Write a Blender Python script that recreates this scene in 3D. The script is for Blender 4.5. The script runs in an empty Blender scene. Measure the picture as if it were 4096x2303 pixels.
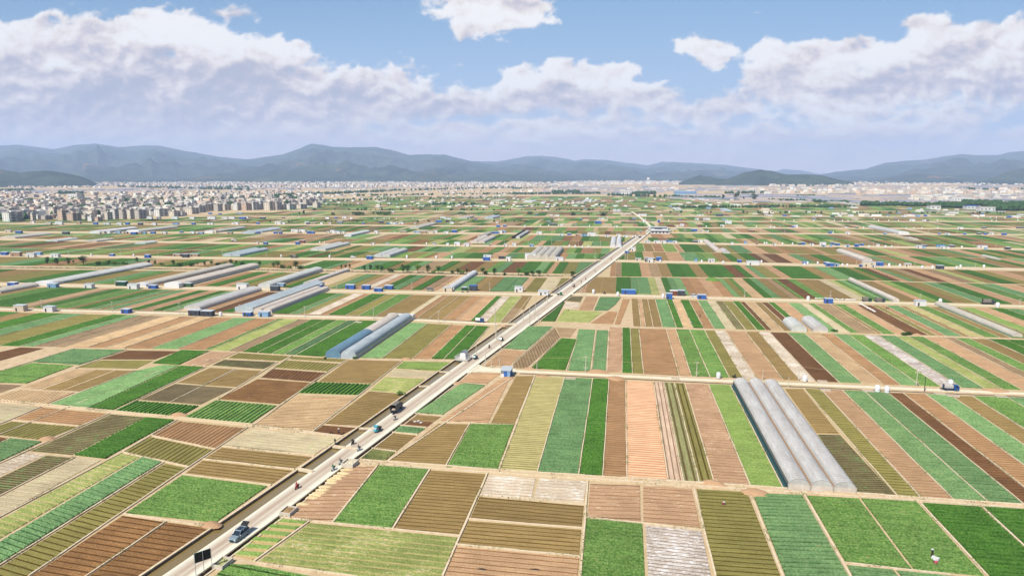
import bpy, math, random
import numpy as np
from mathutils import Vector, noise
random.seed(7)
R = math.radians
S = bpy.context.scene
COL = S.collection

# ------------------------------------------------------------------ camera, world, sun
F = 4096 * 24 / 36.0
PITCH = R(9.38)
CH = 72.0
SP, CP = math.sin(PITCH), math.cos(PITCH)
cd = bpy.data.cameras.new('camera'); cam = bpy.data.objects.new('camera', cd); COL.objects.link(cam)
cd.lens = 24; cd.sensor_width = 36; cd.clip_start = 1; cd.clip_end = 60000
cam.location = (0, 0, CH); cam.rotation_euler = (R(90) - PITCH, 0, 0)
S.camera = cam
S.view_settings.view_transform = 'Standard'; S.view_settings.look = 'None'
S.view_settings.exposure = .84; S.view_settings.gamma = 1
SUN_AZ, SUN_EL = R(218), R(50)          # compass angle the light comes from (0 = +Y, clockwise)
sd = bpy.data.lights.new('sun', 'SUN'); sun = bpy.data.objects.new('sun', sd); COL.objects.link(sun)
sd.energy = 4.9; sd.angle = R(.5); sd.color = (1, .955, .87)
sdir = Vector((math.sin(SUN_AZ) * math.cos(SUN_EL), math.cos(SUN_AZ) * math.cos(SUN_EL), math.sin(SUN_EL)))
sun.rotation_euler = sdir.to_track_quat('Z', 'Y').to_euler()

def px_dir(x, y):
    u = (x - 2048) / F; v = (1151.5 - y) / F
    return Vector((u, CP + v * SP, -SP + v * CP))
def g(x, y, z=0.0):
    d = px_dir(x, y); t = (z - CH) / d.z
    return Vector((d.x * t, d.y * t, z))
def at_depth(x, y, Y):
    d = px_dir(x, y); t = Y / d.y
    return Vector((d.x * t, Y, CH + d.z * t))
def ppm(y):                                # photo pixels per metre for things standing on the ground at row y
    v = (y - 1151.5) / F
    return F * (SP + v * CP) / CH

def NT(tree):
    n, l = tree.nodes, tree.links
    def mk(t, **k):
        o = n.new(t)
        for a, b in k.items():
            if a.startswith('i_'):
                key = a[2:]; key = int(key) if key.isdigit() else key.replace('_', ' ')
                o.inputs[key].default_value = b
            else: setattr(o, a, b)
        return o
    def ma(op, a, b=None, c=None, clamp=False):
        o = n.new('ShaderNodeMath'); o.operation = op; o.use_clamp = clamp
        for i, q in enumerate((a, b, c)):
            if q is None: continue
            if hasattr(q, 'links'): l.new(q, o.inputs[i])
            else: o.inputs[i].default_value = q
        return o.outputs[0]
    return n, l, mk, ma

def mixc(mk, l, f, a, b, bt='MIX'):
    m = mk('ShaderNodeMix', data_type='RGBA', blend_type=bt)
    for s, q in ((m.inputs[0], f), (m.inputs[6], a), (m.inputs[7], b)):
        if hasattr(q, 'links'): l.new(q, s)
        else: s.default_value = q if not isinstance(q, tuple) or len(q) == 4 else tuple(q) + (1,)
    return m.outputs[2]

def sky_colors(X, Y):
    """X, Y: photo-pixel coordinates (arrays) of sky directions -> linear rgb"""
    rs = np.random.RandomState(11)
    T = rs.rand(256, 256) * 2 * np.pi; GX, GY = np.cos(T), np.sin(T)
    def pn(x, y):
        xi = np.floor(x).astype(int); yi = np.floor(y).astype(int); xf = x - xi; yf = y - yi
        def gr(i, j):
            a = (xi + i) & 255; b = (yi + j) & 255; return GX[a, b] * (xf - i) + GY[a, b] * (yf - j)
        u = xf ** 3 * (xf * (xf * 6 - 15) + 10); v = yf ** 3 * (yf * (yf * 6 - 15) + 10)
        a = gr(0, 0) * (1 - u) + gr(1, 0) * u; b = gr(0, 1) * (1 - u) + gr(1, 1) * u
        return (a * (1 - v) + b * v) * 1.5
    def fbm(x, y, n, k=.5, s=1):
        o = 0; a = 1; t = 0
        for i in range(n): o = o + a * pn(x + 17.3 * i + s, y + 9.1 * i + s); t += a; a *= k; x, y = x * 1.62 - y * 1.22, x * 1.22 + y * 1.62
        return o / t
    def bil(x, y, n, k=.5, s=3):
        o = 0; a = 1; t = 0
        for i in range(n): o = o + a * (1 - 2.2 * np.abs(pn(x + 7.7 * i + s, y + 3.3 * i + s))); t += a; a *= k; x, y = x * 1.65 + y * 1.24, y * 1.65 - x * 1.24
        return o / t
    def ss(x, a, b):
        t = np.clip((x - a) / (b - a), 0, 1); return t * t * (3 - 2 * t)
    # cx, cy, rx, ry, weight, whiteness
    B = [(40, 300, 300, 210, 1, .75), (330, 250, 330, 180, 1, .6), (120, 120, 220, 55, .75, .5), (560, 120, 190, 65, .95, .85), (700, 110, 200, 90, 1.05, 1.25), (860, 190, 170, 80, 1, 1.1),
         (1000, 260, 180, 110, .95, .6), (1150, 205, 95, 55, 1.15, 1.5), (500, 330, 500, 170, 1.1, .2), (900, 420, 650, 190, 1.15, .15), (1290, 360, 170, 120, .95, .7), (1440, 300, 90, 50, .95, .9),
         (1560, 350, 170, 95, .85, .65), (1690, 430, 200, 80, .75, .5), (960, 60, 110, 40, .6, .3), (880, 40, 80, 30, .5, .3), (200, 470, 620, 170, 1.1, .3), (1650, 260, 60, 22, .42, .3),
         (1960, 10, 240, 95, 1.1, .9), (2080, 60, 150, 70, .95, .85), (1890, 120, 110, 55, .85, .7), (1740, 60, 60, 30, .4, .4),
         (2080, 340, 110, 85, 1.0, 1.1), (2280, 290, 110, 75, 1.1, 1.35), (2420, 320, 140, 80, 1, 1.0), (2280, 390, 330, 90, 1.1, .4), (2580, 390, 160, 55, .8, .7), (1840, 270, 70, 22, .42, .3),
         (2750, 185, 85, 48, .95, 1.1), (2860, 200, 110, 48, .95, .9), (2850, 245, 80, 45, .75, .5), (3010, 52, 26, 14, .5, .5),
         (3090, 210, 90, 50, 1, 1.1), (3230, 220, 190, 75, 1.05, 1.1), (3480, 205, 170, 65, 1, 1.2), (3160, 320, 220, 95, 1.1, .75), (3500, 350, 420, 110, 1.1, .25), (3720, 180, 140, 85, .95, .8), (3690, 95, 90, 45, .75, .5),
         (3850, 170, 160, 80, 1, .8), (4050, 150, 150, 90, 1, .85), (4000, 290, 300, 170, 1.15, .5), (4300, 250, 320, 190, 1.1, .6), (2900, 430, 200, 60, .7, .5), (3380, 430, 80, 50, .8, 1.0),
         (1780, 370, 110, 40, .55, .6), (1900, 430, 240, 55, .9, .5), (1400, 430, 420, 90, 1.1, .3), (2720, 440, 170, 40, .8, .7), (2950, 430, 160, 40, .7, .6), (2760, 480, 200, 34, .9, .85), (2150, 500, 260, 30, .9, .9), (3350, 470, 230, 45, .9, .9), (3250, 410, 60, 45, .8, 1.1), (1700, 545, 260, 26, .8, .9), (900, 530, 260, 28, .8, .85), (350, 520, 300, 40, .9, .7), (1290, 460, 130, 26, .8, .9), (2450, 470, 130, 26, .8, .8), (3800, 480, 250, 40, .9, .7), (-350, 300, 350, 210, 1.1, .6), (-900, 260, 350, 130, 1, .8), (4900, 220, 300, 120, 1, .9), (5500, 300, 400, 150, 1, .6)]
    wx = X + 62 * fbm(X / 150, Y / 110, 4, .55, 40); wy = Y + 48 * fbm(X / 150, Y / 110, 4, .55, 80)
    acc = np.zeros_like(X); wh = np.zeros_like(X); wt = np.zeros_like(X) + 1e-4
    for cx, cy, rx, ry, w, q in B:
        d = ((wx - cx) / rx) ** 2 + ((wy - cy) / ry) ** 2
        e = np.exp(-d * .95) * w; acc += e ** 2.2; k = e ** 3
        wh += k * q; wt += k
    acc = acc ** (1 / 2.2); wh = wh / wt
    bank = ss(Y + 90 * fbm(X / 420, Y / 130, 4, .5, 21), 410, 560) * 1.0
    tex = bil(X / 130, Y / 88, 6, .52); tf = fbm(X / 260, Y / 140, 7, .55, 5)
    lowband = bil(X / 210, Y / 60, 6, .55, 31)
    D = np.maximum(acc, bank) + .36 * (tex - .25) + .34 * tf
    soft = ss(Y, 300, 520)
    edge = .12 + .24 * soft + .10 * ss(-wh, -.6, -.3)
    al = ss(D, .50 - edge * .35, .50 + edge + .1)
    # light: relief from the billows, brighter towards the upper left
    def rel(s): return np.clip(s, -1, 1)
    tex2 = bil((X + 9) / 130, (Y + 13) / 88, 6, .52); r1 = (bil((X - 11) / 130, (Y - 15) / 88, 6, .52) - tex2)
    big = fbm((X - 30) / 260, (Y - 45) / 150, 4, .5, 5) - fbm((X + 30) / 260, (Y + 45) / 150, 4, .5, 5)
    lit = .34 + .46 * wh - .7 * big * (1 - .5 * soft) - .50 * r1 + .30 * (tex - .3) - .42 * ss(D, .75, 1.5) * (1 - ss(wh, .5, 1.1))
    lit -= .12 * ss(Y, 200, 420)
    lit = np.where(Y > 380, lit * (1 - .5 * ss(Y, 380, 560)) + .34 * .5 * ss(Y, 380, 560) + .16 * (lowband - .2) * (1 - .6 * ss(Y, 520, 660)), lit)
    lit = (.5 + .5 * np.tanh((lit - .40) * 2.2))[..., None]
    c0 = np.array([.45, .47, .57]); c1 = np.array([.70, .65, .69]); c2 = np.array([.88, .81, .78]); c3 = np.array([1.0, .985, .97])
    t = lit
    col = np.where(t < .33, c0 + (c1 - c0) * t / .33, np.where(t < .62, c1 + (c2 - c1) * (t - .33) / .29, c2 + (c3 - c2) * np.clip((t - .62) / .3, 0, 1)))
    h = np.clip(Y / 700, 0, 1)[..., None]
    s0 = np.array([.25, .45, .72]); s1 = np.array([.40, .57, .79]); s2 = np.array([.62, .68, .80])
    sky = np.where(h < .5, s0 + (s1 - s0) * h / .5, s1 + (s2 - s1) * (h - .5) / .5)
    left = ss(X, 3200, 0)[..., None] * ss(h, .4, .0) * .12
    sky = sky * (1 - left)
    out = sky + (col - sky) * al[..., None]
    # haze near the horizon
    hz = ss(Y, 480, 700)[..., None] * .55; hc = np.array([1.04, .86, .74])
    return out * (1 - hz) + hc * hz

def sky_world():
    w = bpy.data.worlds.new('World'); S.world = w; w.use_nodes = True
    t = w.node_tree; t.nodes.clear(); n, l, mk, ma = NT(t)
    out = n.new('ShaderNodeOutputWorld'); bg = mk('ShaderNodeBackground', i_Strength=.095)
    sk = mk('ShaderNodeTexSky', sky_type='NISHITA', sun_disc=False, sun_elevation=SUN_EL, sun_rotation=SUN_AZ, altitude=1800, air_density=1.0, dust_density=1.0, ozone_density=2.0)
    l.new(sk.outputs[0], bg.inputs[0]); l.new(bg.outputs[0], out.inputs[0])
    # the cloudy sky in front: a piece of dome 30 km away, its clouds computed here
    nx, ny, RD = 1500, 300, 30000.0
    AZs = np.linspace(-1.05, 1.05, nx); ELs = np.linspace(-.02, .46, ny)
    az, el = np.meshgrid(AZs, ELs)
    dx, dy, dz = np.sin(az) * np.cos(el), np.cos(az) * np.cos(el), np.sin(el)
    X = 2048 + az * F * .93; Y = 700 - np.tan(el) * F * 1.0
    # undo the perspective of the photograph inside the view so the clouds sit where it has them
    yc = dy * CP - dz * SP; zc = dy * SP + dz * CP
    Xp = 2048 + F * dx / np.maximum(yc, .35); Yp = 1151.5 - F * zc / np.maximum(yc, .35)
    c = sky_colors(Xp, Yp)
    me = bpy.data.meshes.new('sky'); co = np.stack([dx * RD, dy * RD, dz * RD + 72], -1).reshape(-1, 3).astype(np.float32)
    me.vertices.add(nx * ny); me.vertices.foreach_set('co', co.ravel())
    i = np.arange(nx - 1)[None, :] + np.arange(ny - 1)[:, None] * nx
    q = np.stack([i, i + nx, i + nx + 1, i + 1], -1).reshape(-1, 4)
    me.loops.add(q.size); me.loops.foreach_set('vertex_index', q.ravel().astype(np.int32))
    me.polygons.add(len(q)); me.polygons.foreach_set('loop_start', (np.arange(len(q)) * 4).astype(np.int32)); me.polygons.foreach_set('loop_total', np.full(len(q), 4, np.int32))
    at = me.attributes.new('cloud', 'FLOAT_COLOR', 'POINT'); at.data.foreach_set('color', np.concatenate([c.reshape(-1, 3), np.ones((nx * ny, 1))], 1).astype(np.float32).ravel())
    me.update(); me.validate()
    m = bpy.data.materials.new('sky'); m.use_nodes = True; m.node_tree.nodes.clear(); n, l, mk, ma = NT(m.node_tree)
    o = n.new('ShaderNodeOutputMaterial'); e = mk('ShaderNodeEmission', i_Strength=SKYK); a = mk('ShaderNodeAttribute', attribute_name='cloud')
    l.new(a.outputs['Color'], e.inputs[0]); l.new(e.outputs[0], o.inputs[0]); m.cycles.emission_sampling = 'NONE'
    me.materials.append(m); ob = bpy.data.objects.new('sky', me); COL.objects.link(ob); ob['kind'] = 'structure'
SKYK = .56
sky_world()

# ------------------------------------------------------------------ helpers
def lin(c):
    return tuple((v / 255 / 12.92) if v / 255 <= .04045 else ((v / 255 + .055) / 1.055) ** 2.4 for v in c)
EXPO = 2.05
def alb(c, k=1.0):                         # surface colour from the way it looks in full daylight
    return tuple(min(.82, v / EXPO * k) for v in lin(c))
MATS = {}
def mat(name, rgb, rough=.8, nz=.12, scale=3.0, spec=.3, metal=0, bump=0, alpha=1):
    if name in MATS: return MATS[name]
    m = bpy.data.materials.new(name); m.use_nodes = True; MATS[name] = m
    n, l, mk, ma = NT(m.node_tree); b = n['Principled BSDF']
    b.inputs['Roughness'].default_value = rough; b.inputs['Metallic'].default_value = metal
    b.inputs['Specular IOR Level'].default_value = spec
    if alpha < 1: b.inputs['Alpha'].default_value = alpha
    tc = mk('ShaderNodeTexCoord'); nt = mk('ShaderNodeTexNoise', i_Scale=scale, i_Detail=5.0, i_Roughness=.6); l.new(tc.outputs['Object'], nt.inputs['Vector'])
    f = mk('ShaderNodeMapRange'); l.new(nt.outputs['Fac'], f.inputs[0]); f.inputs[1].default_value = .3; f.inputs[2].default_value = .7
    f.inputs[3].default_value = 1 - nz; f.inputs[4].default_value = 1 + nz
    oi = mk('ShaderNodeObjectInfo'); rr = ma('ADD', ma('MULTIPLY', oi.outputs['Random'], .12), .94)
    vm = mk('ShaderNodeVectorMath', operation='SCALE'); vm.inputs[0].default_value = rgb; l.new(ma('MULTIPLY', f.outputs[0], rr), vm.inputs['Scale'])
    l.new(vm.outputs[0], b.inputs['Base Color'])
    if bump:
        bp = mk('ShaderNodeBump', i_Strength=bump, i_Distance=.05); l.new(nt.outputs['Fac'], bp.inputs['Height']); l.new(bp.outputs[0], b.inputs['Normal'])
    return m

class MB:
    def __init__(s): s.v = []; s.f = []; s.m = []; s.uv = []; s.hasuv = False; s.var = []
    def add(s, vs, fs, m=0, uv=None, var=0.5):
        o = len(s.v); s.v += [tuple(q) for q in vs]
        for f in fs:
            s.f.append(tuple(o + i for i in f)); s.m.append(m); s.var.append(var)
        if uv: s.hasuv = True; s.uv += uv
        else: s.uv += [(q[0], q[1]) for q in vs]
        return s
    def box(s, c, d, m=0, rz=0, tx=0, taper=1.0):
        hx, hy, hz = d[0] / 2, d[1] / 2, d[2] / 2; vs = []
        ca, sa = math.cos(rz), math.sin(rz); cx_, sx_ = math.cos(tx), math.sin(tx)
        for z in (-1, 1):
            k = taper if z > 0 else 1
            for x, y in ((-1, -1), (1, -1), (1, 1), (-1, 1)):
                px, py, pz = x * hx * k, y * hy * k, z * hz
                py, pz = py * cx_ - pz * sx_, py * sx_ + pz * cx_
                vs.append((c[0] + px * ca - py * sa, c[1] + px * sa + py * ca, c[2] + pz))
        return s.add(vs, [(0, 3, 2, 1), (4, 5, 6, 7), (0, 1, 5, 4), (1, 2, 6, 5), (2, 3, 7, 6), (3, 0, 4, 7)], m)
    def tube(s, a, b, r0, r1=None, n=8, m=0, caps=True):
        a = Vector(a); b = Vector(b); r1 = r0 if r1 is None else r1
        q = (b - a).to_track_quat('Z', 'Y'); vs = []
        for p, r in ((a, r0), (b, r1)):
            for i in range(n):
                t = 2 * math.pi * i / n; vs.append(p + q @ Vector((math.cos(t) * r, math.sin(t) * r, 0)))
        fs = [(i, (i + 1) % n, n + (i + 1) % n, n + i) for i in range(n)]
        if caps: fs += [tuple(range(n))[::-1], tuple(range(n, 2 * n))]
        return s.add(vs, fs, m)
    def lathe(s, prof, n=12, c=(0, 0, 0), m=0):
        vs = []; fs = []
        for r, z in prof:
            for i in range(n):
                t = 2 * math.pi * i / n; vs.append((c[0] + r * math.cos(t), c[1] + r * math.sin(t), c[2] + z))
        for j in range(len(prof) - 1):
            for i in range(n):
                fs.append((j * n + i, j * n + (i + 1) % n, (j + 1) * n + (i + 1) % n, (j + 1) * n + i))
        fs.append(tuple(range((len(prof) - 1) * n, len(prof) * n)))
        return s.add(vs, fs, m)
    def prism(s, poly, z0, z1, m=0, uvf=None, inset=0, var=.5, side=True):
        n = len(poly); cx = sum(p[0] for p in poly) / n; cy = sum(p[1] for p in poly) / n
        a = sum(poly[i][0] * poly[(i + 1) % n][1] - poly[(i + 1) % n][0] * poly[i][1] for i in range(n))
        if a < 0: poly = poly[::-1]
        bot = [(p[0], p[1], z0) for p in poly]; top = [(p[0], p[1], z1) for p in poly]
        uv = [uvf(p) if uvf else (p[0], p[1]) for p in poly] * 2
        fs = [tuple(range(n, 2 * n))]
        if side: fs += [(i, (i + 1) % n, n + (i + 1) % n, n + i) for i in range(n)]
        return s.add(bot + top, fs, m, uv, var)
    def build(s, name, mats, parent=None, smooth=False, kind=None):
        me = bpy.data.meshes.new(name); me.from_pydata(s.v, [], s.f)
        for q in (mats if isinstance(mats, (list, tuple)) else [mats]): me.materials.append(q)
        me.polygons.foreach_set('material_index', s.m)
        if smooth: me.polygons.foreach_set('use_smooth', [True] * len(s.f))
        if s.hasuv:
            u = me.uv_layers.new(name='UVMap'); li = [0] * len(me.loops); me.loops.foreach_get('vertex_index', li)
            d = []
            for i in li: d += s.uv[i]
            u.data.foreach_set('uv', d)
            at = me.attributes.new('var', 'FLOAT', 'FACE'); at.data.foreach_set('value', s.var)
        me.update()
        o = bpy.data.objects.new(name, me); COL.objects.link(o)
        if parent: o.parent = parent
        if kind: o['kind'] = kind
        return o
def tag(o, label, cat, group=None, kind=None):
    o['label'] = label; o['category'] = cat
    if group: o['group'] = group
    if kind: o['kind'] = kind
    return o
def empty(name, loc, rz=0):
    o = bpy.data.objects.new(name, None); COL.objects.link(o); o.location = loc; o.rotation_euler = (0, 0, rz); o.empty_display_size = .5; return o
def copy_tree(o, parent=None):
    c = o.copy(); COL.objects.link(c); c.parent = parent
    for ch in list(KIDS.get(o.name, o.children)): copy_tree(ch, c)
    return c
KIDS = {}
ORD = 'first second third fourth fifth sixth seventh eighth ninth tenth eleventh twelfth thirteenth fourteenth fifteenth sixteenth seventeenth eighteenth nineteenth twentieth'.split()
TENS = {2: 'twenty', 3: 'thirty', 4: 'forty', 5: 'fifty', 6: 'sixty'}
TENTH = {2: 'twentieth', 3: 'thirtieth', 4: 'fortieth', 5: 'fiftieth', 6: 'sixtieth'}
def nth(i):
    if i < 20: return ORD[i]
    t, u = divmod(i + 1, 10)
    return TENTH[t] if u == 0 else TENS[t] + '-' + ORD[u - 1]

VP = (2490.0, 700.0)                       # where the field strips run to
AZ = R(9.1)
EU = Vector((math.sin(AZ), math.cos(AZ), 0)); EV = Vector((math.cos(AZ), -math.sin(AZ), 0))
RZ = -AZ                                   # rotation that turns local +Y along the strips

# ------------------------------------------------------------------ ground, canal, roads
road_r = [(640, 2412), (792, 2302), (1119, 2066), (1220, 1981), (1380, 1860), (1476, 1790), (1598, 1702), (1680, 1636), (1780, 1557), (1867, 1492), (1913, 1457), (2003, 1389), (2085, 1330), (2259, 1199), (2382, 1104), (2457, 1045), (2566, 959), (2604, 926)]
road_l = [(560, 2362), (720, 2255), (888, 2144), (995, 2062), (1120, 1973), (1250, 1879), (1431, 1750), (1488, 1710), (1596, 1627), (1674, 1571), (1780, 1497), (1858, 1441), (1905, 1408), (2028, 1319), (2247, 1158), (2402, 1047), (2500, 978), (2585, 922)]
bank_l = [(480, 2362), (720, 2200), (866, 2101), (936, 2058), (1120, 1932), (1199, 1874), (1330, 1782), (1384, 1745), (1436, 1710), (1563, 1622), (1630, 1574), (1780, 1468), (1879, 1399), (1993, 1322), (2199, 1172), (2310, 1097), (2401, 1036), (2490, 975), (2579, 920)]
def resamp(pl, ys):
    out = []
    for y in ys:
        for (x0, y0), (x1, y1) in zip(pl, pl[1:]):
            if y1 <= y <= y0: out.append((x0 + (x1 - x0) * (y - y0) / (y1 - y0), y)); break
        else:
            (x0, y0), (x1, y1) = (pl[0], pl[1]) if y > pl[0][1] else (pl[-2], pl[-1])
            out.append((x0 + (x1 - x0) * (y - y0) / (y1 - y0), y))
    return out
def xb(pl, y): return resamp(pl, [y])[0][0]
YS = [2412, 2300, 2200, 2100, 2000, 1900, 1800, 1700, 1600, 1500, 1450, 1400, 1350, 1300, 1250, 1200, 1150, 1100, 1050, 1000, 960, 926]
def smoothw(pl):
    w = [g(*p) for p in resamp(pl, YS)]
    for _ in range(2): w = [w[0]] + [(w[i - 1] + w[i] * 2 + w[i + 1]) / 4 for i in range(1, len(w) - 1)] + [w[-1]]
    return w
ROADR = smoothw(road_r); ROADL = smoothw(road_l); BANKL = smoothw(bank_l)
DITCHR = []
for i, p in enumerate(ROADR):
    q = ROADR[min(i + 1, len(ROADR) - 1)] - ROADR[max(i - 1, 0)]; q = q.normalized()
    DITCHR.append(p + Vector((q.y, -q.x, 0)) * 1.15)

def field_mat(code, A, B, FU, period, gap, leaf, patch, bump=.5, along=0, dots=None, stripe=1.0):
    m = bpy.data.materials.new('field_' + code); m.use_nodes = True
    n, l, mk, ma = NT(m.node_tree); b = n['Principled BSDF']; b.inputs['Roughness'].default_value = .9; b.inputs['Specular IOR Level'].default_value = .12
    uv = mk('ShaderNodeUVMap'); sp = mk('ShaderNodeSeparateXYZ'); l.new(uv.outputs[0], sp.inputs[0])
    at = mk('ShaderNodeAttribute', attribute_name='var')
    # wobbly bed lines
    nw = mk('ShaderNodeTexNoise', i_Scale=.35, i_Detail=3.0); l.new(uv.outputs[0], nw.inputs['Vector'])
    yy = ma('ADD', sp.outputs[1], ma('MULTIPLY', ma('SUBTRACT', nw.outputs['Fac'], .5), .22))
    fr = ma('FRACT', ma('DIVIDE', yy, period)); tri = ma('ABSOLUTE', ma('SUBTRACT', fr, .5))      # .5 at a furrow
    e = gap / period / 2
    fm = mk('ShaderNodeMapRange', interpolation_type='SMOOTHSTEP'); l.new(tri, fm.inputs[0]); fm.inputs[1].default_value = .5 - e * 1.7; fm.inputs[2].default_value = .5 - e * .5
    vo = mk('ShaderNodeTexVoronoi', i_Scale=1.0 / leaf, i_Randomness=.75); l.new(uv.outputs[0], vo.inputs['Vector'])
    n1 = mk('ShaderNodeTexNoise', i_Scale=2.6, i_Detail=6.0, i_Roughness=.7); l.new(uv.outputs[0], n1.inputs['Vector'])
    n2 = mk('ShaderNodeTexNoise', i_Scale=.11, i_Detail=7.0, i_Roughness=.6, i_Distortion=.6); l.new(uv.outputs[0], n2.inputs['Vector'])
    lf = ma('ADD', ma('MULTIPLY', vo.outputs['Distance'], 1.15), ma('MULTIPLY', ma('SUBTRACT', n1.outputs['Fac'], .5), 1.5))
    c1 = mixc(mk, l, ma('ADD', lf, 0, clamp=True), A, B)
    pm = mk('ShaderNodeMapRange'); l.new(n2.outputs['Fac'], pm.inputs[0]); pm.inputs[1].default_value = .3; pm.inputs[2].default_value = .7; pm.inputs[3].default_value = 1 - patch * 1.7; pm.inputs[4].default_value = 1 + patch * 1.3
    n3 = mk('ShaderNodeTexNoise', i_Scale=1.0, i_Detail=3.0); mp = mk('ShaderNodeMapping'); mp.inputs['Scale'].default_value = (.12, 1.4, 1); l.new(uv.outputs[0], mp.inputs[0]); l.new(mp.outputs[0], n3.inputs['Vector'])
    st = ma('ADD', ma('MULTIPLY', ma('SUBTRACT', n3.outputs['Fac'], .5), .85 * stripe), 1)
    vv = ma('ADD', ma('MULTIPLY', at.outputs['Fac'], .26), .87)
    sc = ma('MULTIPLY', ma('MULTIPLY', pm.outputs[0], st), vv)
    vm = mk('ShaderNodeVectorMath', operation='SCALE'); l.new(c1, vm.inputs[0]); l.new(sc, vm.inputs['Scale'])
    c2 = vm.outputs[0]
    if dots:
        n4 = mk('ShaderNodeTexNoise', i_Scale=1.3, i_Detail=4.0, i_Roughness=.7); mq = mk('ShaderNodeMapping'); mq.inputs['Scale'].default_value = (.6, 1.5, 1); mq.inputs['Location'].default_value = (7, 3, 1)
        l.new(uv.outputs[0], mq.inputs[0]); l.new(mq.outputs[0], n4.inputs['Vector'])
        df = mk('ShaderNodeMapRange'); l.new(ma('ADD', n4.outputs['Fac'], ma('MULTIPLY', ma('SUBTRACT', n2.outputs['Fac'], .5), .5)), df.inputs[0]); df.inputs[1].default_value = dots[1]; df.inputs[2].default_value = dots[1] + .07
        c2 = mixc(mk, l, df.outputs[0], c2, dots[0])
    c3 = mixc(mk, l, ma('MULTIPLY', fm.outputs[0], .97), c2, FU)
    l.new(c3, b.inputs['Base Color'])
    bp = mk('ShaderNodeBump', i_Strength=bump, i_Distance=.22); l.new(ma('SUBTRACT', lf, ma('MULTIPLY', fm.outputs[0], .6)), bp.inputs['Height']); l.new(bp.outputs[0], b.inputs['Normal'])
    bp.invert = True
    return m
A_ = alb
# code: A, B, furrow, period, furrow width, leaf size, patchiness, bump, bed height, dots
CR = {
 'O': (A_((184, 156, 100)), A_((160, 132, 80)), A_((112, 84, 36)), 1.5, .36, .30, .07, .35, .12, None),
 'b': (A_((182, 136, 88)), A_((146, 106, 62)), A_((104, 70, 32)), 1.7, .40, .35, .14, .5, .14, None),
 'e': (A_((150, 132, 98)), A_((114, 100, 68)), A_((92, 76, 48)), 1.2, .24, .32, .12, .4, .12, None),
 'q': (A_((176, 166, 96)), A_((146, 136, 70)), A_((96, 78, 24)), 1.6, .38, .30, .10, .4, .12, None),
 'l': (A_((216, 204, 142)), A_((194, 180, 116)), A_((122, 106, 44)), 1.3, .40, .30, .06, .4, .14, None),
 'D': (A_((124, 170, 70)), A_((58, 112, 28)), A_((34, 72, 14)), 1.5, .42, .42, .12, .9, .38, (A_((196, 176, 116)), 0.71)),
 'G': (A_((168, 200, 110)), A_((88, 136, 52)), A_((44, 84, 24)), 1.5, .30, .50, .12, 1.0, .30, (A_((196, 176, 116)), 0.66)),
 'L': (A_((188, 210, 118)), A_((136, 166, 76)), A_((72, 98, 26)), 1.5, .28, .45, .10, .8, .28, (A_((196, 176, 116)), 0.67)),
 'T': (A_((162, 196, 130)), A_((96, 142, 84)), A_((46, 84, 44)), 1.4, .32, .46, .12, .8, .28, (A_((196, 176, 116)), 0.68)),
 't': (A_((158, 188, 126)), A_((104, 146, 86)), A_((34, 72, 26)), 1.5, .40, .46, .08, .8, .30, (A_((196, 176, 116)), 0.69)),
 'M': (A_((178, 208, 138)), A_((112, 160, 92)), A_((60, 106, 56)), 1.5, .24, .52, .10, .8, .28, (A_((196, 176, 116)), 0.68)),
 'B': (A_((204, 162, 116)), A_((184, 142, 98)), A_((136, 88, 46)), 1.45, .36, .35, .10, .45, .13, None),
 'R': (A_((150, 108, 70)), A_((118, 82, 48)), A_((84, 54, 26)), 1.5, .30, .35, .14, .45, .12, None),
 'P': (A_((226, 186, 142)), A_((206, 164, 120)), A_((148, 104, 66)), 1.6, .34, .35, .10, .45, .15, None),
 'p': (A_((228, 188, 148)), A_((208, 164, 124)), A_((140, 98, 58)), 1.75, .34, .35, .10, .5, .16, (A_((252, 232, 204)), .62)),
 'N': (A_((255, 218, 174)), A_((248, 200, 156)), A_((206, 118, 60)), 1.45, .42, .30, .05, .4, .12, None),
 'W': (A_((244, 226, 200)), A_((222, 198, 168)), A_((176, 146, 112)), 1.5, .26, .35, .10, .4, .12, (A_((255, 250, 234)), .54)),
 'w': (A_((228, 216, 202)), A_((188, 170, 152)), A_((140, 122, 104)), 1.2, .26, .40, .10, .4, .12, (A_((255, 248, 242)), .52)),
 'Y': (A_((248, 220, 174)), A_((226, 186, 138)), A_((156, 118, 70)), 1.3, .50, .35, .12, .4, .14, None),
 'K': (A_((164, 150, 106)), A_((126, 114, 74)), A_((74, 64, 30)), 1.1, .40, .30, .14, .5, .14, (A_((136, 172, 100)), .58)),
 'H': (A_((196, 168, 128)), A_((172, 142, 104)), A_((130, 102, 66)), 1.25, .30, .32, .12, .4, .12, None),
 'h': (A_((184, 156, 118)), A_((160, 132, 98)), A_((112, 88, 58)), 1.6, .20, .30, .12, .4, .12, None),
 'S': (A_((206, 206, 124)), A_((144, 164, 80)), A_((212, 184, 132)), 1.9, .30, .40, .14, .6, .18, (A_((224, 206, 156)), .58)),
 's': (A_((236, 218, 180)), A_((212, 192, 150)), A_((156, 132, 92)), 1.6, .22, .34, .12, .4, .16, (A_((196, 206, 138)), .60)),
 'x': (A_((176, 198, 112)), A_((120, 156, 66)), A_((226, 190, 136)), 2.6, .9, .40, .10, .5, .20, None),
 'k': (A_((194, 188, 128)), A_((152, 152, 96)), A_((112, 92, 52)), 1.9, .5, .30, .12, .4, .14, None),
 'u': (A_((242, 212, 182)), A_((220, 186, 156)), A_((160, 124, 92)), 1.3, .26, .30, .10, .4, .14, None),
 'g': (A_((170, 168, 100)), A_((112, 126, 64)), A_((140, 118, 72)), 2.2, .2, .55, .26, .9, .30, None),
}
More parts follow.
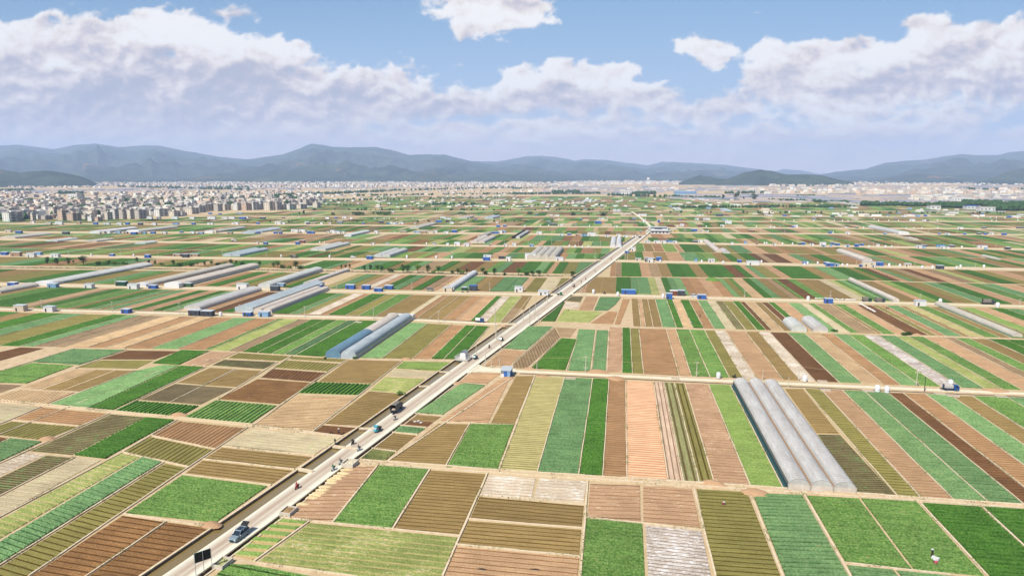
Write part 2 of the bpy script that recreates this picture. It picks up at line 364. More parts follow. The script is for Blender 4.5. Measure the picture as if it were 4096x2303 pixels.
FM = {k: field_mat(k, v[0], v[1], v[2], v[3], v[4], v[5], v[6], v[7], dots=v[9]) for k, v in CR.items()}
FKEYS = list(CR); FIDX = {k: i for i, k in enumerate(FKEYS)}; FLIST = [FM[k] for k in FKEYS]

def soil_mat(name, A, B, C, s1=.35, bump=.4):
    m = bpy.data.materials.new(name); m.use_nodes = True
    n, l, mk, ma = NT(m.node_tree); b = n['Principled BSDF']; b.inputs['Roughness'].default_value = .92; b.inputs['Specular IOR Level'].default_value = .15
    ge = mk('ShaderNodeNewGeometry')
    n1 = mk('ShaderNodeTexNoise', i_Scale=s1, i_Detail=9.0, i_Roughness=.68); l.new(ge.outputs['Position'], n1.inputs['Vector'])
    n2 = mk('ShaderNodeTexNoise', i_Scale=.012, i_Detail=6.0, i_Roughness=.6); l.new(ge.outputs['Position'], n2.inputs['Vector'])
    r1 = mk('ShaderNodeMapRange'); l.new(n1.outputs['Fac'], r1.inputs[0]); r1.inputs[1].default_value = .35; r1.inputs[2].default_value = .65
    r2 = mk('ShaderNodeMapRange'); l.new(n2.outputs['Fac'], r2.inputs[0]); r2.inputs[1].default_value = .42; r2.inputs[2].default_value = .6
    c = mixc(mk, l, r1.outputs[0], A, B); c = mixc(mk, l, ma('MULTIPLY', r2.outputs[0], .7), c, C); l.new(c, b.inputs['Base Color'])
    bp = mk('ShaderNodeBump', i_Strength=bump, i_Distance=.1); l.new(n1.outputs['Fac'], bp.inputs['Height']); l.new(bp.outputs[0], b.inputs['Normal'])
    return m
M_ground = soil_mat('dry_ground', A_((240, 214, 176)), A_((212, 178, 134)), A_((214, 192, 142)))
M_bund = soil_mat('bund_soil', A_((255, 240, 208)), A_((232, 200, 158)), A_((248, 224, 186)), 1.4)
M_ditch = mat('wet_ditch_soil', A_((96, 76, 50)), .7, .3, .8, bump=.5)
M_stone = mat('stone_wall', A_((150, 122, 92)), .9, .35, .9, bump=.6)

def road_mat():
    m = bpy.data.materials.new('concrete_road'); m.use_nodes = True
    n, l, mk, ma = NT(m.node_tree); b = n['Principled BSDF']; b.inputs['Roughness'].default_value = .85; b.inputs['Specular IOR Level'].default_value = .2
    uv = mk('ShaderNodeUVMap'); sp = mk('ShaderNodeSeparateXYZ'); l.new(uv.outputs[0], sp.inputs[0])
    mp = mk('ShaderNodeMapping'); mp.inputs['Scale'].default_value = (2.5, .06, 1); l.new(uv.outputs[0], mp.inputs[0])
    n1 = mk('ShaderNodeTexNoise', i_Scale=1.0, i_Detail=6.0, i_Roughness=.6); l.new(mp.outputs[0], n1.inputs['Vector'])
    n2 = mk('ShaderNodeTexNoise', i_Scale=.5, i_Detail=7.0, i_Roughness=.65); l.new(uv.outputs[0], n2.inputs['Vector'])
    # tyre polish: two dark bands (x of the UV runs 0..1 across)
    w1 = ma('SUBTRACT', 1.1, ma('MULTIPLY', ma('ABSOLUTE', ma('SUBTRACT', sp.outputs[0], .38)), 3.2), clamp=True)
    w2 = ma('SUBTRACT', 1, ma('MULTIPLY', ma('ABSOLUTE', ma('SUBTRACT', sp.outputs[0], .62)), 4.6), clamp=True)
    k = ma('MULTIPLY', ma('MAXIMUM', w1, w2), ma('ADD', n1.outputs['Fac'], .42), clamp=True)
    c = mixc(mk, l, k, A_((255, 250, 226)), A_((202, 176, 152)))
    r2 = mk('ShaderNodeMapRange'); l.new(n2.outputs['Fac'], r2.inputs[0]); r2.inputs[1].default_value = .58; r2.inputs[2].default_value = .75
    c = mixc(mk, l, ma('MULTIPLY', r2.outputs[0], .5), c, A_((216, 186, 150)))
    j = ma('FRACT', ma('DIVIDE', sp.outputs[1], 5.0)); jj = ma('LESS_THAN', j, .012)
    c = mixc(mk, l, ma('MULTIPLY', jj, .35), c, A_((150, 130, 110))); l.new(c, b.inputs['Base Color'])
    return m
M_road = road_mat()
M_lane = soil_mat('lane_concrete', A_((255, 252, 226)), A_((246, 230, 196)), A_((252, 240, 208)), .5, .15)
def water_mat():
    m = bpy.data.materials.new('canal_water'); m.use_nodes = True
    n, l, mk, ma = NT(m.node_tree); b = n['Principled BSDF']; b.inputs['Roughness'].default_value = .12; b.inputs['Specular IOR Level'].default_value = .5
    ge = mk('ShaderNodeNewGeometry'); n1 = mk('ShaderNodeTexNoise', i_Scale=.12, i_Detail=5.0); l.new(ge.outputs['Position'], n1.inputs['Vector'])
    c = mixc(mk, l, n1.outputs['Fac'], A_((140, 118, 66)), A_((160, 136, 88))); l.new(c, b.inputs['Base Color'])
    n2 = mk('ShaderNodeTexNoise', i_Scale=3.0, i_Detail=3.0); l.new(ge.outputs['Position'], n2.inputs['Vector'])
    bp = mk('ShaderNodeBump', i_Strength=.15, i_Distance=.03); l.new(n2.outputs['Fac'], bp.inputs['Height']); l.new(bp.outputs[0], b.inputs['Normal'])
    return m
M_water = water_mat()

BIG = 22000
def ext(pl, k):                            # run the canal lines on behind the camera
    d = (pl[0] - pl[1]).normalized(); return [pl[0] + d * k] + pl
gm = MB()
EL, ER, DL, DR = ext(BANKL, 200), ext(ROADL, 200), ext(ROADR, 200), ext(DITCHR, 200)
def q4(mb, a, b, c, d, m=0): mb.add([a, b, c, d], [(0, 1, 2, 3)], m)
nE = len(EL)
for i in range(nE - 1):
    q4(gm, (-BIG, EL[i].y, 0), tuple(EL[i]), tuple(EL[i + 1]), (-BIG, EL[i + 1].y, 0))
    q4(gm, tuple(ER[i]), tuple(DL[i]), tuple(DL[i + 1]), tuple(ER[i + 1]))
    q4(gm, tuple(DR[i]), (BIG, DR[i].y, 0), (BIG, DR[i + 1].y, 0), tuple(DR[i + 1]))
    for P, Q, dz in ((EL, ER, -1.5), (DL, DR, -1.0)):     # sunken beds
        a, b, c, d = [Vector((p.x, p.y, dz)) for p in (P[i], Q[i], Q[i + 1], P[i + 1])]
        q4(gm, a, b, c, d, 1)
        q4(gm, P[i], a, d, P[i + 1], 2); q4(gm, b, Q[i], Q[i + 1], c, 2)
e = nE - 1
ys = sorted([(EL[e]), ER[e], DL[e], DR[e]], key=lambda p: p.x)
fy = BIG
q4(gm, (-BIG, EL[e].y, 0), tuple(EL[e]), (EL[e].x, fy, 0), (-BIG, fy, 0))
q4(gm, tuple(EL[e]), tuple(ER[e]), (ER[e].x, fy, 0), (EL[e].x, fy, 0))
q4(gm, tuple(ER[e]), tuple(DL[e]), (DL[e].x, fy, 0), (ER[e].x, fy, 0))
q4(gm, tuple(DL[e]), tuple(DR[e]), (DR[e].x, fy, 0), (DL[e].x, fy, 0))
q4(gm, tuple(DR[e]), (BIG, DR[e].y, 0), (BIG, fy, 0), (DR[e].x, fy, 0))
q4(gm, (-BIG, EL[0].y - 500, 0), (BIG, EL[0].y - 500, 0), (BIG, EL[0].y - 1, 0), (-BIG, EL[0].y - 1, 0))
gm.build('ground', [M_ground, M_ditch, M_stone], kind='structure')
wm = MB()
for i in range(nE - 1):
    a, b, c, d = [Vector((p.x, p.y, -.45)) for p in (EL[i], ER[i], ER[i + 1], EL[i + 1])]
    q4(wm, a, b, c, d)
wm.build('canal_water', M_water, kind='structure')

def sheet(name, left, right, z0, z1, m, kind='structure'):
    mb = MB(); s = 0; n = len(left)
    for i in range(n - 1):
        ds = ((left[i + 1] + right[i + 1]) / 2 - (left[i] + right[i]) / 2).length
        vs = [Vector((p.x, p.y, z1)) for p in (left[i], right[i], right[i + 1], left[i + 1])]
        mb.add(vs, [(0, 1, 2, 3)], 0, [(0, s), (1, s), (1, s + ds), (0, s + ds)])
        for a, b in ((left[i + 1], left[i]), (right[i], right[i + 1])):
            mb.add([(a.x, a.y, z0), (b.x, b.y, z0), (b.x, b.y, z1), (a.x, a.y, z1)], [(0, 1, 2, 3)], 0, [(0, 0)] * 4)
        s += ds
    return mb.build(name, m, kind=kind)
# main road, on past the last house to the far plain
FARR = [g(2606, 912), g(2586, 891), g(2564, 873), g(2543, 858), g(2527, 848)]
RL = ER + [p + Vector((-2.2, 0, 0)) for p in FARR]; RR = DL + [p + Vector((2.2, 0, 0)) for p in FARR]
off = []
for i, (a, b) in enumerate(zip(RL, RR)):
    d = (b - a).normalized(); off.append((a + d * .1, b - d * .12))
nf = len(FARR)
sheet('main_road', [a for a, b in off[:-nf]], [b for a, b in off[:-nf]], -.3, .14, M_road)
sheet('far_road', [a for a, b in off[-nf - 1:]], [b for a, b in off[-nf - 1:]], -.1, .5, M_lane)
# canal wall on the field side, ditch wall on the right of the road
def kerb(name, line, w, z0, z1, m, side, lo=0, hi=None):
    hi = hi or len(line); L, Rr = [], []
    for i in range(lo, hi):
        q = (line[min(i + 1, len(line) - 1)] - line[max(i - 1, 0)]).normalized(); nn = Vector((q.y, -q.x, 0)) * side
        L.append(line[i] + nn * .02); Rr.append(line[i] + nn * (w + .02))
    if side > 0: return sheet(name, L, Rr, z0, z1, m)
    return sheet(name, Rr, L, z0, z1, m)
o = kerb('canal_wall', EL, .5, -.2, .2, M_bund, -1)
tag(o, 'long pale earth and stone wall along the field side of the canal', 'wall', kind='structure')
o = kerb('ditch_wall', DR, .35, -.2, .2, M_bund, 1)
tag(o, 'low dark stone wall on the outer side of the roadside ditch', 'wall', kind='structure')

# side lanes: pixel polylines (centre) and width in metres
LANES = {
 'r1': ([(1990, 1479), (2060, 1484), (2925, 1525), (4096, 1575), (5200, 1623)], 2.1),
 'l2': ([(-900, 1198), (0, 1236), (1024, 1261), (1533, 1273), (1990, 1297)], 2.4),
 'l3': ([(-900, 1100), (0, 1137), (1024, 1157), (1282, 1163), (2240, 1180)], 2.6),
 'r3': ([(2270, 1176), (3072, 1199), (4096, 1226), (5200, 1256)], 2.8),
 'l4': ([(-900, 1006), (0, 1020), (1024, 1034), (2047, 1040), (2400, 1042)], 2.8),
 'r4': ([(2455, 1043), (3072, 1056), (4096, 1078), (5200, 1102)], 2.8),
 'l5': ([(1024, 974), (2047, 985), (2497, 989)], 2.6),
 'l5b': ([(-900, 950), (0, 957), (1024, 973)], 2.4),
 'r5': ([(2560, 968), (3072, 979), (4096, 997), (5200, 1016)], 2.6),
 'l6': ([(-900, 922), (0, 928), (1024, 931), (2047, 934), (2560, 945)], 2.6),
 'r6': ([(2590, 930), (3072, 934), (4096, 939), (5200, 946)], 2.6),
 'l7': ([(-900, 892), (0, 893), (1024, 898), (2047, 906), (2600, 909)], 2.8),
 'r7': ([(2620, 911), (3072, 913), (4096, 916), (5200, 920)], 2.8),
 'l8': ([(-900, 872), (1100, 876), (2047, 878), (2600, 886)], 3),
 'r8': ([(2610, 884), (3072, 885), (4096, 886), (5200, 888)], 3),
 'l9': ([(1250, 858), (2047, 863), (4096, 866), (5200, 868)], 3),
 'l10': ([(1250, 842), (2047, 846), (4096, 850), (5200, 852)], 3),
 'm_tree': ([(-300, 1070), (1024, 1078), (2290, 1108)], .01),
}
for k, (pl, w) in LANES.items():
    if w < .1: continue
    W = [g(*p) for p in pl]; L, Rr = [], []
    for i in range(len(W)):
        q = (W[min(i + 1, len(W) - 1)] - W[max(i - 1, 0)]).normalized(); nn = Vector((q.y, -q.x, 0))
        L.append(W[i] - nn * w / 2); Rr.append(W[i] + nn * w / 2)
    sheet('side_lane', L, Rr, -.1, .17, M_lane)
# splayed mouth of the nearest lane
mo = MB()
mo.prism([g(*p).to_2d() for p in ((1869, 1490), (1915, 1458), (1932, 1467), (1960, 1472), (2062, 1476), (2062, 1493), (1990, 1489), (1925, 1486), (1895, 1489), (1868, 1494))], -.2, .15)
mo.build('lane_mouth', M_lane, kind='structure')
# little slab bridges over the canal
bd = MB()
for a, b, w in (((1340, 1786), (1424, 1797), 1.0), ((1204, 1878), (1246, 1886), 1.0), ((1444, 1714), (1492, 1715), .8), ((1681, 1545), (1718, 1545), .5), ((1762, 1487), (1796, 1489), .5), ((1990, 1297), (2062, 1297), 2.6), ((2200, 1176), (2262, 1178), 2.6), ((2390, 1041), (2440, 1043), 3.0)):
    A, B = g(*a), g(*b); c = (A + B) / 2; d = B - A
    bd.box((c.x, c.y, .05), (d.length + 1, w, .5), rz=math.atan2(d.y, d.x))
bd.build('canal_crossings', M_bund, kind='structure')

# ------------------------------------------------------------------ fields
def clip(poly, p, nrm):                    # keep the side where (q-p).nrm >= 0
    out = []
    for i in range(len(poly)):
        a, b = poly[i], poly[(i + 1) % len(poly)]
        da = (a[0] - p[0]) * nrm[0] + (a[1] - p[1]) * nrm[1]; db = (b[0] - p[0]) * nrm[0] + (b[1] - p[1]) * nrm[1]
        if da >= 0: out.append(a)
        if (da >= 0) != (db >= 0):
            t = da / (da - db); out.append((a[0] + (b[0] - a[0]) * t, a[1] + (b[1] - a[1]) * t))
    return out
def inset(poly, d):
    n = len(poly); ar = sum(poly[i][0] * poly[(i + 1) % n][1] - poly[(i + 1) % n][0] * poly[i][1] for i in range(n))
    sg = 1 if ar > 0 else -1; out = list(poly)
    for i in range(n):
        a, b = poly[i], poly[(i + 1) % n]; ex, ey = b[0] - a[0], b[1] - a[1]; L = math.hypot(ex, ey)
        if L < 1e-4: continue
        nx, ny = -ey / L * sg, ex / L * sg
        out = clip(out, (a[0] + nx * d, a[1] + ny * d), (nx, ny))
        if len(out) < 3: return []
    return out
FAR = MB(); BUND = MB(); NPLOT = [0]
NAMES = {'O': 'brown seedling', 'q': 'olive green seedling', 'l': 'striped lime', 'D': 'dark green vegetable', 'G': 'green vegetable', 'L': 'lime green vegetable', 'T': 'blue green cabbage', 't': 'dull teal cabbage',
         'M': 'mint green cabbage', 'B': 'bare brown', 'R': 'dark reddish brown', 'P': 'pale pink brown', 'p': 'pale tan bedded', 'N': 'orange soil', 'W': 'whitish film covered', 'w': 'silvery film covered', 'Y': 'straw yellow',
         'K': 'dark sparse', 'H': 'taupe bare', 'h': 'grey brown', 'S': 'yellowish sparse', 's': 'pale harvested', 'x': 'green and tan striped', 'g': 'rough grassy', 'k': 'grey green', 'b': 'warm brown', 'e': 'dull grey brown', 'u': 'pale taupe'}
def plot(px, code, rows='c', near=None, ins=.17, ext0=True):
    px = [list(p) for p in px]
    if ext0:                               # run plots on past the left edge of the view
        n = len(px)
        idx = [i for i in range(n) if abs(px[i][0]) < 1]
        if len(idx) == 2:
            new = {}; XE = 260 if n == 4 else 36
            for i in idx:
                for j in ((i + 1) % n, (i - 1) % n):
                    if j not in idx:
                        s = (px[i][1] - px[j][1]) / (px[i][0] - px[j][0]); new[i] = [-XE, px[i][1] - XE * s]
            for i, v in new.items(): px[i] = v
    W = [g(*p).to_2d() for p in px]
    ymax = max(p[1] for p in px)
    poly = inset([tuple(p) for p in W], ins)
    if len(poly) < 3: return
    c = CR[code]; h = c[8]; per, gap = c[3], c[4]
    e1 = (W[1] - W[0]) if rows == 'c' else (W[2] - W[1]); e1 = e1.normalized(); e2 = Vector((-e1.y, e1.x))
    if rows == 'c' and e1.x < 0: e1 = -e1; e2 = -e2
    uvf = lambda p: (p[0] * e1.x + p[1] * e1.y, p[0] * e2.x + p[1] * e2.y)
    var = random.random()
    if near is None: near = ymax > 1290
    if not near:
        FAR.prism(poly, 0, .05 + h * .8, FIDX[code], uvf, var=var); return
    mb = MB()
    mb.prism(poly, 0, .035, 0, uvf, var=var)
    ks = [uvf(p)[1] for p in poly]; k0, k1 = int(min(ks) / per) - 1, int(max(ks) / per) + 2
    for k in range(k0, k1):
        lo, hi = k * per + gap / 2 - 0, (k + 1) * per - gap / 2
        # furrows are centred on whole multiples of the period
        s = clip(poly, (e2.x * lo, e2.y * lo), (e2.x, e2.y))
        if len(s) < 3: continue
        s = clip(s, (e2.x * hi, e2.y * hi), (-e2.x, -e2.y))
        if len(s) < 3: continue
        hh = h * random.uniform(.85, 1.15)
        t = inset(s, min(.1, (hi - lo) * .15))
        n = len(s)
        if len(t) == n and n == 4:
            a = sum(s[i][0] * s[(i + 1) % n][1] - s[(i + 1) % n][0] * s[i][1] for i in range(n))
            # match order: inset keeps vertices in cyclic order but may start elsewhere
            st = min(range(n), key=lambda r_: sum((s[i][0] - t[(i + r_) % n][0]) ** 2 + (s[i][1] - t[(i + r_) % n][1]) ** 2 for i in range(n)))
            t = [t[(i + st) % n] for i in range(n)]
            if a < 0: s = s[::-1]; t = t[::-1]
            mb.add([(p[0], p[1], .03) for p in s] + [(p[0], p[1], hh) for p in t], [(4, 5, 6, 7)] + [(i, (i + 1) % 4, 4 + (i + 1) % 4, 4 + i) for i in range(4)], 0, [uvf(p) for p in s] + [uvf(p) for p in t], var)
        else: mb.prism(s, .03, hh, 0, uvf, var=var)
    o = mb.build('field', FM[code], kind='structure')
    o['label'] = NAMES[code] + ' field plot with narrow beds'
    NPLOT[0] += 1
WEED = []
def bund(a, b, w=.34, h=.3):
    if max(a[1], b[1]) > 1300: WEED.append((g(*a), g(*b)))
    w *= .8
    A, B = g(*a).to_2d(), g(*b).to_2d(); d = (B - A); L = d.length
    if L < 1: return
    d /= L; n = Vector((-d.y, d.x))
    k = max(1, int(L / 6)); pts = []
    for i in range(k + 1):
        j = random.uniform(-.07, .07); pts.append(A + d * L * i / k + n * j)
    for i in range(k):
        p, q = pts[i], pts[i + 1]
        BUND.prism([tuple(p - n * w / 2), tuple(q - n * w / 2), tuple(q + n * w / 2), tuple(p + n * w / 2)], 0, h * random.uniform(.85, 1.1))
def yl(line, x):
    for (x0, y0), (x1, y1) in zip(line, line[1:]):
        if x <= x1 or (x1, y1) == line[-1]:
            if x >= x0 or (x0, y0) == line[0]: return y0 + (y1 - y0) * (x - x0) / (x1 - x0)
def hit(line, x, y):                       # where the strip edge through (x,y) meets a cross line
    yy = yl(line, x)
    for _ in range(12):
        xx = VP[0] + (x - VP[0]) * (yy - VP[1]) / (y - VP[1]); yy = yl(line, xx)
    return (VP[0] + (x - VP[0]) * (yy - VP[1]) / (y - VP[1]), yy)
def band(up, lo, ref, items, side=None, near=None, bunds=True, marg=(0, 0)):
    up2 = [(x, y + marg[0]) for x, y in up]; lo2 = [(x, y - marg[1]) for x, y in lo]
    R_ = up2 if ref == 'U' else lo2; O_ = lo2 if ref == 'U' else up2
    for it in items:
        x0, x1, code = it[:3]; rows = it[3] if len(it) > 3 else 'c'
        a = (x0, yl(R_, x0)); b = (x1, yl(R_, x1)); c = hit(O_, *b); d = hit(O_, *a)
        quad = [a, b, c, d] if ref == 'U' else [d, c, b, a]
        if side:
            pl = bank_l if side == 'L' else road_r
            ya = min(p[1] for p in quad); yb_ = max(p[1] for p in quad)
            xa, xc = xb(pl, ya), xb(pl, yb_)
            if side == 'L': xa -= .6 * ppm(ya); xc -= .6 * ppm(yb_)
            else: xa += 1.7 * ppm(ya); xc += 1.7 * ppm(yb_)
            nx, ny = (yb_ - ya), -(xc - xa)          # points right of the line have (q-p).n > 0
            if side == 'L': nx, ny = -nx, -ny
            quad = clip(quad, (xa, ya), (nx, ny))
            if len(quad) < 3: continue
        plot(quad, code, rows, near, ins=.16 if ppm(a[1]) > 6 else .1, ext0=False)
        if bunds and quad[0] and ppm(max(a[1], d[1])) > 7.0:
            bund(quad[1], quad[2])
def strip(s, f):                           # 'x:code ' text in crop coordinates -> items; x = left edge, last x closes
    t = s.split(); out = []
    for i in range(len(t) - 1):
        x, c = t[i].split(':'); x2 = t[i + 1].split(':')[0]
        if c[0] == '_': continue
        out.append((f(float(x)), f(float(x2)), c[0], 'a' if len(c) > 1 else 'c'))
    return out
def rnd_items(x0, x1, wm, y, pal, jit=.5):
    out = []; x = x0; last = ''
    while x < x1:
        w = wm * ppm(y) * random.uniform(1 - jit, 1 + jit)
        c = random.choice(pal)
        if c == last: c = random.choice(pal)
        out.append((x, x + w, c)); x += w; last = c
    return out
PAL = 'OOOqqqqqqDDDDDGGGGGTBPSSLLLLRYMqHGsbeHO'

LA = [(1434, 1846), (2048, 1892), (3072, 1957), (4096, 2029), (5600, 2135)]           # wide double path across the right
LAu = [(x, y - 7) for x, y in LA]
Lr1u = [(2048, 1473), (2923, 1514), (4096, 1563), (5600, 1626)]; Lr1d = [(2048, 1495), (2923, 1536), (4096, 1588), (5600, 1652)]
Lr2 = [(2100, 1298), (2326, 1302), (3072, 1323), (4096, 1356), (5600, 1404)]
Lr3u = [(2200, 1168), (3072, 1193), (4096, 1220), (5600, 1260)]; Lr3d = [(2200, 1181), (3072, 1206), (4096, 1233), (5600, 1273)]
Lr35 = [(2300, 1106), (3072, 1113), (4096, 1138), (5600, 1175)]
Lr4u = [(2400, 1037), (3072, 1051), (4096, 1073), (5600, 1105)]; Lr4d = [(2400, 1047), (3072, 1062), (4096, 1084), (5600, 1116)]
Ll3 = [(-1200, 1360), (0, 1386), (840, 1402), (1365, 1434), (1850, 1440)]
Ll2u = [(-1200, 1182), (0, 1230), (1024, 1255), (1533, 1267), (1990, 1292)]; Ll2d = [(-1200, 1200), (0, 1244), (1024, 1270), (1533, 1281), (1990, 1305)]
Ll1u = [(-1200, 1082), (0, 1131), (1024, 1151), (1282, 1157), (2260, 1173)]; Ll1d = [(-1200, 1095), (0, 1144), (1024, 1164), (1282, 1170), (2260, 1187)]
Lt_u = [(-1200, 1050), (0, 1064), (1024, 1072), (2300, 1098)]; Lt_d = [(-1200, 1058), (0, 1076), (1024, 1086), (2300, 1112)]
Ll4u = [(-1200, 1004), (0, 1015), (1024, 1030), (2400, 1037)]; Ll4d = [(-1200, 1014), (0, 1026), (1024, 1040), (2400, 1047)]

# --- bottom right
P = plot
P([(1390, 1864), (1513, 1864), (1330, 2086), (1128, 2066)], 'p')
P([(1517, 1862), (1718, 1877), (1569, 2113), (1332, 2087)], 'D' and 'G')
P([(1722, 1879), (1947, 1894), (1837, 2139), (1573, 2113)], 'O')
P([(1953, 1897), (2146, 1911), (2129, 1993), (1917, 1981)], 'W'); P([(2153, 1911), (2352, 1923), (2338, 2011), (2133, 1994)], 'W')
P([(1915, 1986), (2338, 2022), (2330, 2110), (1877, 2073)], 'O'); P([(1873, 2080), (2328, 2116), (2320, 2223), (1829, 2176)], 'O')
P([(1827, 2183), (2320, 2229), (2308, 2400), (1732, 2400)], 'P')
P([(2358, 1935), (2563, 1942), (2565, 2086), (2348, 2067)], 'p'); P([(2569, 1942), (2770, 1954), (2806, 2114), (2571, 2088)], 'p')
P([(2344, 2072), (2573, 2095), (2588, 2400), (2312, 2400)], 'G'); P([(2579, 2098), (2810, 2122), (2868, 2400), (2594, 2400)], 'w')
P([(2782, 1954), (2991, 1966), (3165, 2400), (2882, 2400)], 'q')
P([(3007, 1972), (3211, 1978), (3452, 2400), (3176, 2400)], 't')
P([(3223, 1980), (3436, 1992), (3651, 2280), (3378, 2247)], 'G'); P([(3440, 1993), (3669, 2007), (3943, 2305), (3655, 2280)], 'G')
P([(3382, 2256), (3571, 2275), (3680, 2400), (3460, 2400)], 't'); P([(3577, 2277), (3943, 2314), (4040, 2400), (3690, 2400)], 't')
P([(3681, 2009), (3919, 2025), (4330, 2400), (4046, 2400)], 'D'); P([(3929, 2027), (4500, 2064), (4500, 2400), (4335, 2395)], 'D')
P([(1115, 2073), (1235, 2082), (1015, 2241), (921, 2221)], 'x')
P([(1241, 2088), (1835, 2146), (1750, 2350), (1028, 2247)], 'S')
P([(1008, 2260), (1690, 2388), (1600, 2440), (730, 2400), (920, 2256)], 'G')
for a, b in (((1513, 1860), (1330, 2090)), ((1720, 1877), (1570, 2116)), ((1950, 1893), (1770, 2303)), ((2352, 1922), (2322, 2303)), ((2776, 1953), (2860, 2303)), ((2998, 1966), (3130, 2303)), ((3217, 1978), (3400, 2303)), ((3675, 2006), (3950, 2303)), ((3924, 2024), (4200, 2280)), ((1024, 2252), (1430, 2306)), ((1235, 2084), (1840, 2144)), ((3378, 2251), (3800, 2298)), ((1121, 2068), (1235, 2082)), ((1238, 2084), (1018, 2244)), ((2344, 2069), (2812, 2119)), ((1875, 2076), (2332, 2113)), ((1828, 2179), (2322, 2226)), ((1917, 1983), (2340, 2018))):
    bund(a, b, .5)
# wide double path
for dy in (-7, 6):
    pts = [(x, yl(LA, x) + dy) for x in range(1440, 5300, 300)]
    for a, b in zip(pts, pts[1:]): bund(a, b, .6, .42)
# --- right, between the path and the nearest lane
P([(1870, 1492), (2003, 1494), (1946, 1538), (1832, 1527)], 'P'); P([(1846, 1532), (1943, 1542), (1772, 1659), (1662, 1651)], 'M')
P([(1993, 1520), (2040, 1518), (1955, 1691), (1760, 1683)], 'P'); P([(2062, 1504), (2138, 1503), (2058, 1699), (1960, 1693)], 'O')
P([(1658, 1657), (1768, 1665), (1738, 1687), (1628, 1679)], 'O'); P([(1628, 1679), (1738, 1687), (1708, 1709), (1601, 1698)], 'R')
P([(1599, 1703), (1706, 1713), (1672, 1735), (1571, 1726)], 'T'); P([(1566, 1731), (1668, 1741), (1589, 1804), (1490, 1791)], 'O')
P([(1487, 1796), (1585, 1808), (1541, 1846), (1438, 1836)], 'g')
P([(1752, 1693), (1877, 1696), (1778, 1865), (1547, 1848)], 'O'); P([(1881, 1696), (2058, 1700), (1991, 1882), (1784, 1868)], 'G')
bund((2040, 1517), (1545, 1850), .55); bund((1879, 1694), (1780, 1868)); bund((1757, 1688), (2060, 1700)); bund((2140, 1502), (1993, 1886), .5)
bund((1660, 1654), (1770, 1662)); bund((1600, 1701), (1706, 1711)); bund((1569, 1729), (1670, 1738)); bund((1488, 1793), (1587, 1806)); bund((1845, 1530), (1945, 1540))
f3 = lambda x: 2048 + x / 2.514; f4 = lambda x: 3072 + x / 2.514
band(Lr1d, LAu, 'U', strip('240:l 527:T 812:D 975:B 1142:N 1422:ua 1527:ka 1632:qa 1735:p 1975:L 2195:_ 2280:_', f3), 'R', True, marg=(5, 2))
b_after = strip('150:O 360:q 530:P 745:M 965:t 1197:R 1355:B 1580:M 1825:O 2050:G 2405:T 2600:O 2800:G 3000:B 3200:D 3400:q 3650:P 3900:T 4200:O', f4)
band(Lr1d, LAu, 'U', b_after[1:], 'R', True, marg=(5, 2))
P([(3138, 1555), (3213, 1555), (3361, 1736), (3266, 1733)], 'O'); P([(3269, 1738), (3363, 1740), (3585, 1979), (3428, 1971)], 'K'); bund((3213, 1552), (3588, 1982))
# --- right, above the nearest lane
P([(2112, 1305), (2213, 1307), (2107, 1400), (2014, 1394)], 'T'); P([(2012, 1398), (2104, 1405), (2042, 1460), (1934, 1463)], 'P')
P([(2221, 1309), (2308, 1314), (2281, 1350), (2241, 1349)], 'H'); P([(2219, 1309), (2243, 1350), (2106, 1474), (2052, 1472), (2052, 1458)], 'H')
P([(2245, 1353), (2307, 1358), (2263, 1481), (2126, 1473)], 'D'); P([(2313, 1317), (2382, 1320), (2361, 1485), (2271, 1482)], 'T'); P([(2386, 1321), (2434, 1322), (2424, 1486), (2367, 1486)], 'T')
bund((2216, 1306), (2048, 1458), .5); bund((2309, 1356), (2266, 1482)); bund((2384, 1320), (2364, 1486)); bund((2240, 1352), (2122, 1474)); bund((2436, 1322), (2427, 1488))
band(Lr2, Lr1u, 'U', strip('980:p 1108:D 1188:q 1275:B 1550:P 1645:G 1785:G 1935:q 2040:W 2145:P 2345:O 2475:W 2586:R 2767:M 2940:Y 3097:B 3230:M 3380:G 3532:w 3682:T 3857:S 3992:G 4137:P 4345:H 4450:G 4597:O 4780:D 4960:D 5150:q 5400:P 5600:G 5900:O 6200:M 6500:D 6900:q', f3), 'R', True, marg=(5, 3))
bund((3953, 1353), (4500, 1620), .4)
# --- right, next band up
f7 = lambda x: 2048 + x / 2.516; f8 = lambda x: 3072 + x / 2.516
P([(2254, 1209), (2260, 1209), (2221, 1286), (2162, 1285)], 'D'); P([(2272, 1186), (2333, 1186), (2322, 1209), (2262, 1203)], 'K'); P([(2263, 1210), (2321, 1213), (2312, 1233), (2249, 1232)], 'W')
P([(2344, 1187), (2393, 1188), (2370, 1241), (2314, 1240)], 'P'); P([(2399, 1189), (2485, 1189), (2462, 1219), (2431, 1242), (2375, 1243)], 'T')
P([(2257, 1237), (2410, 1249), (2356, 1291), (2222, 1287)], 'S'); P([(2434, 1245), (2472, 1248), (2452, 1297), (2361, 1292)], 'B'); P([(2490, 1196), (2521, 1197), (2481, 1299), (2457, 1298)], 'B')
band(Lr3d, Lr2, 'U', strip('1200:O 1265:P 1302:O 1365:O 1440:T 1555:D 1615:Y 1692:D 1780:B 1865:M 1965:s 2042:K 2122:q 2217:D 2290:R 2342:Y 2435:O 2505:R 2576:D 2640:P 2771:M 2891:s 2976:G 3046:H 3196:O 3240:G 3346:P 3456:R 3616:q 3686:B 3756:T 3886:O 3950:l 4060:G 4190:O 4280:D 4400:q 4500:L 4640:P 4800:D 4950:T 5100:O 5250:G 5450:S 5700:R 5950:D 6200:q', f7), 'R', True, marg=(4, 3))
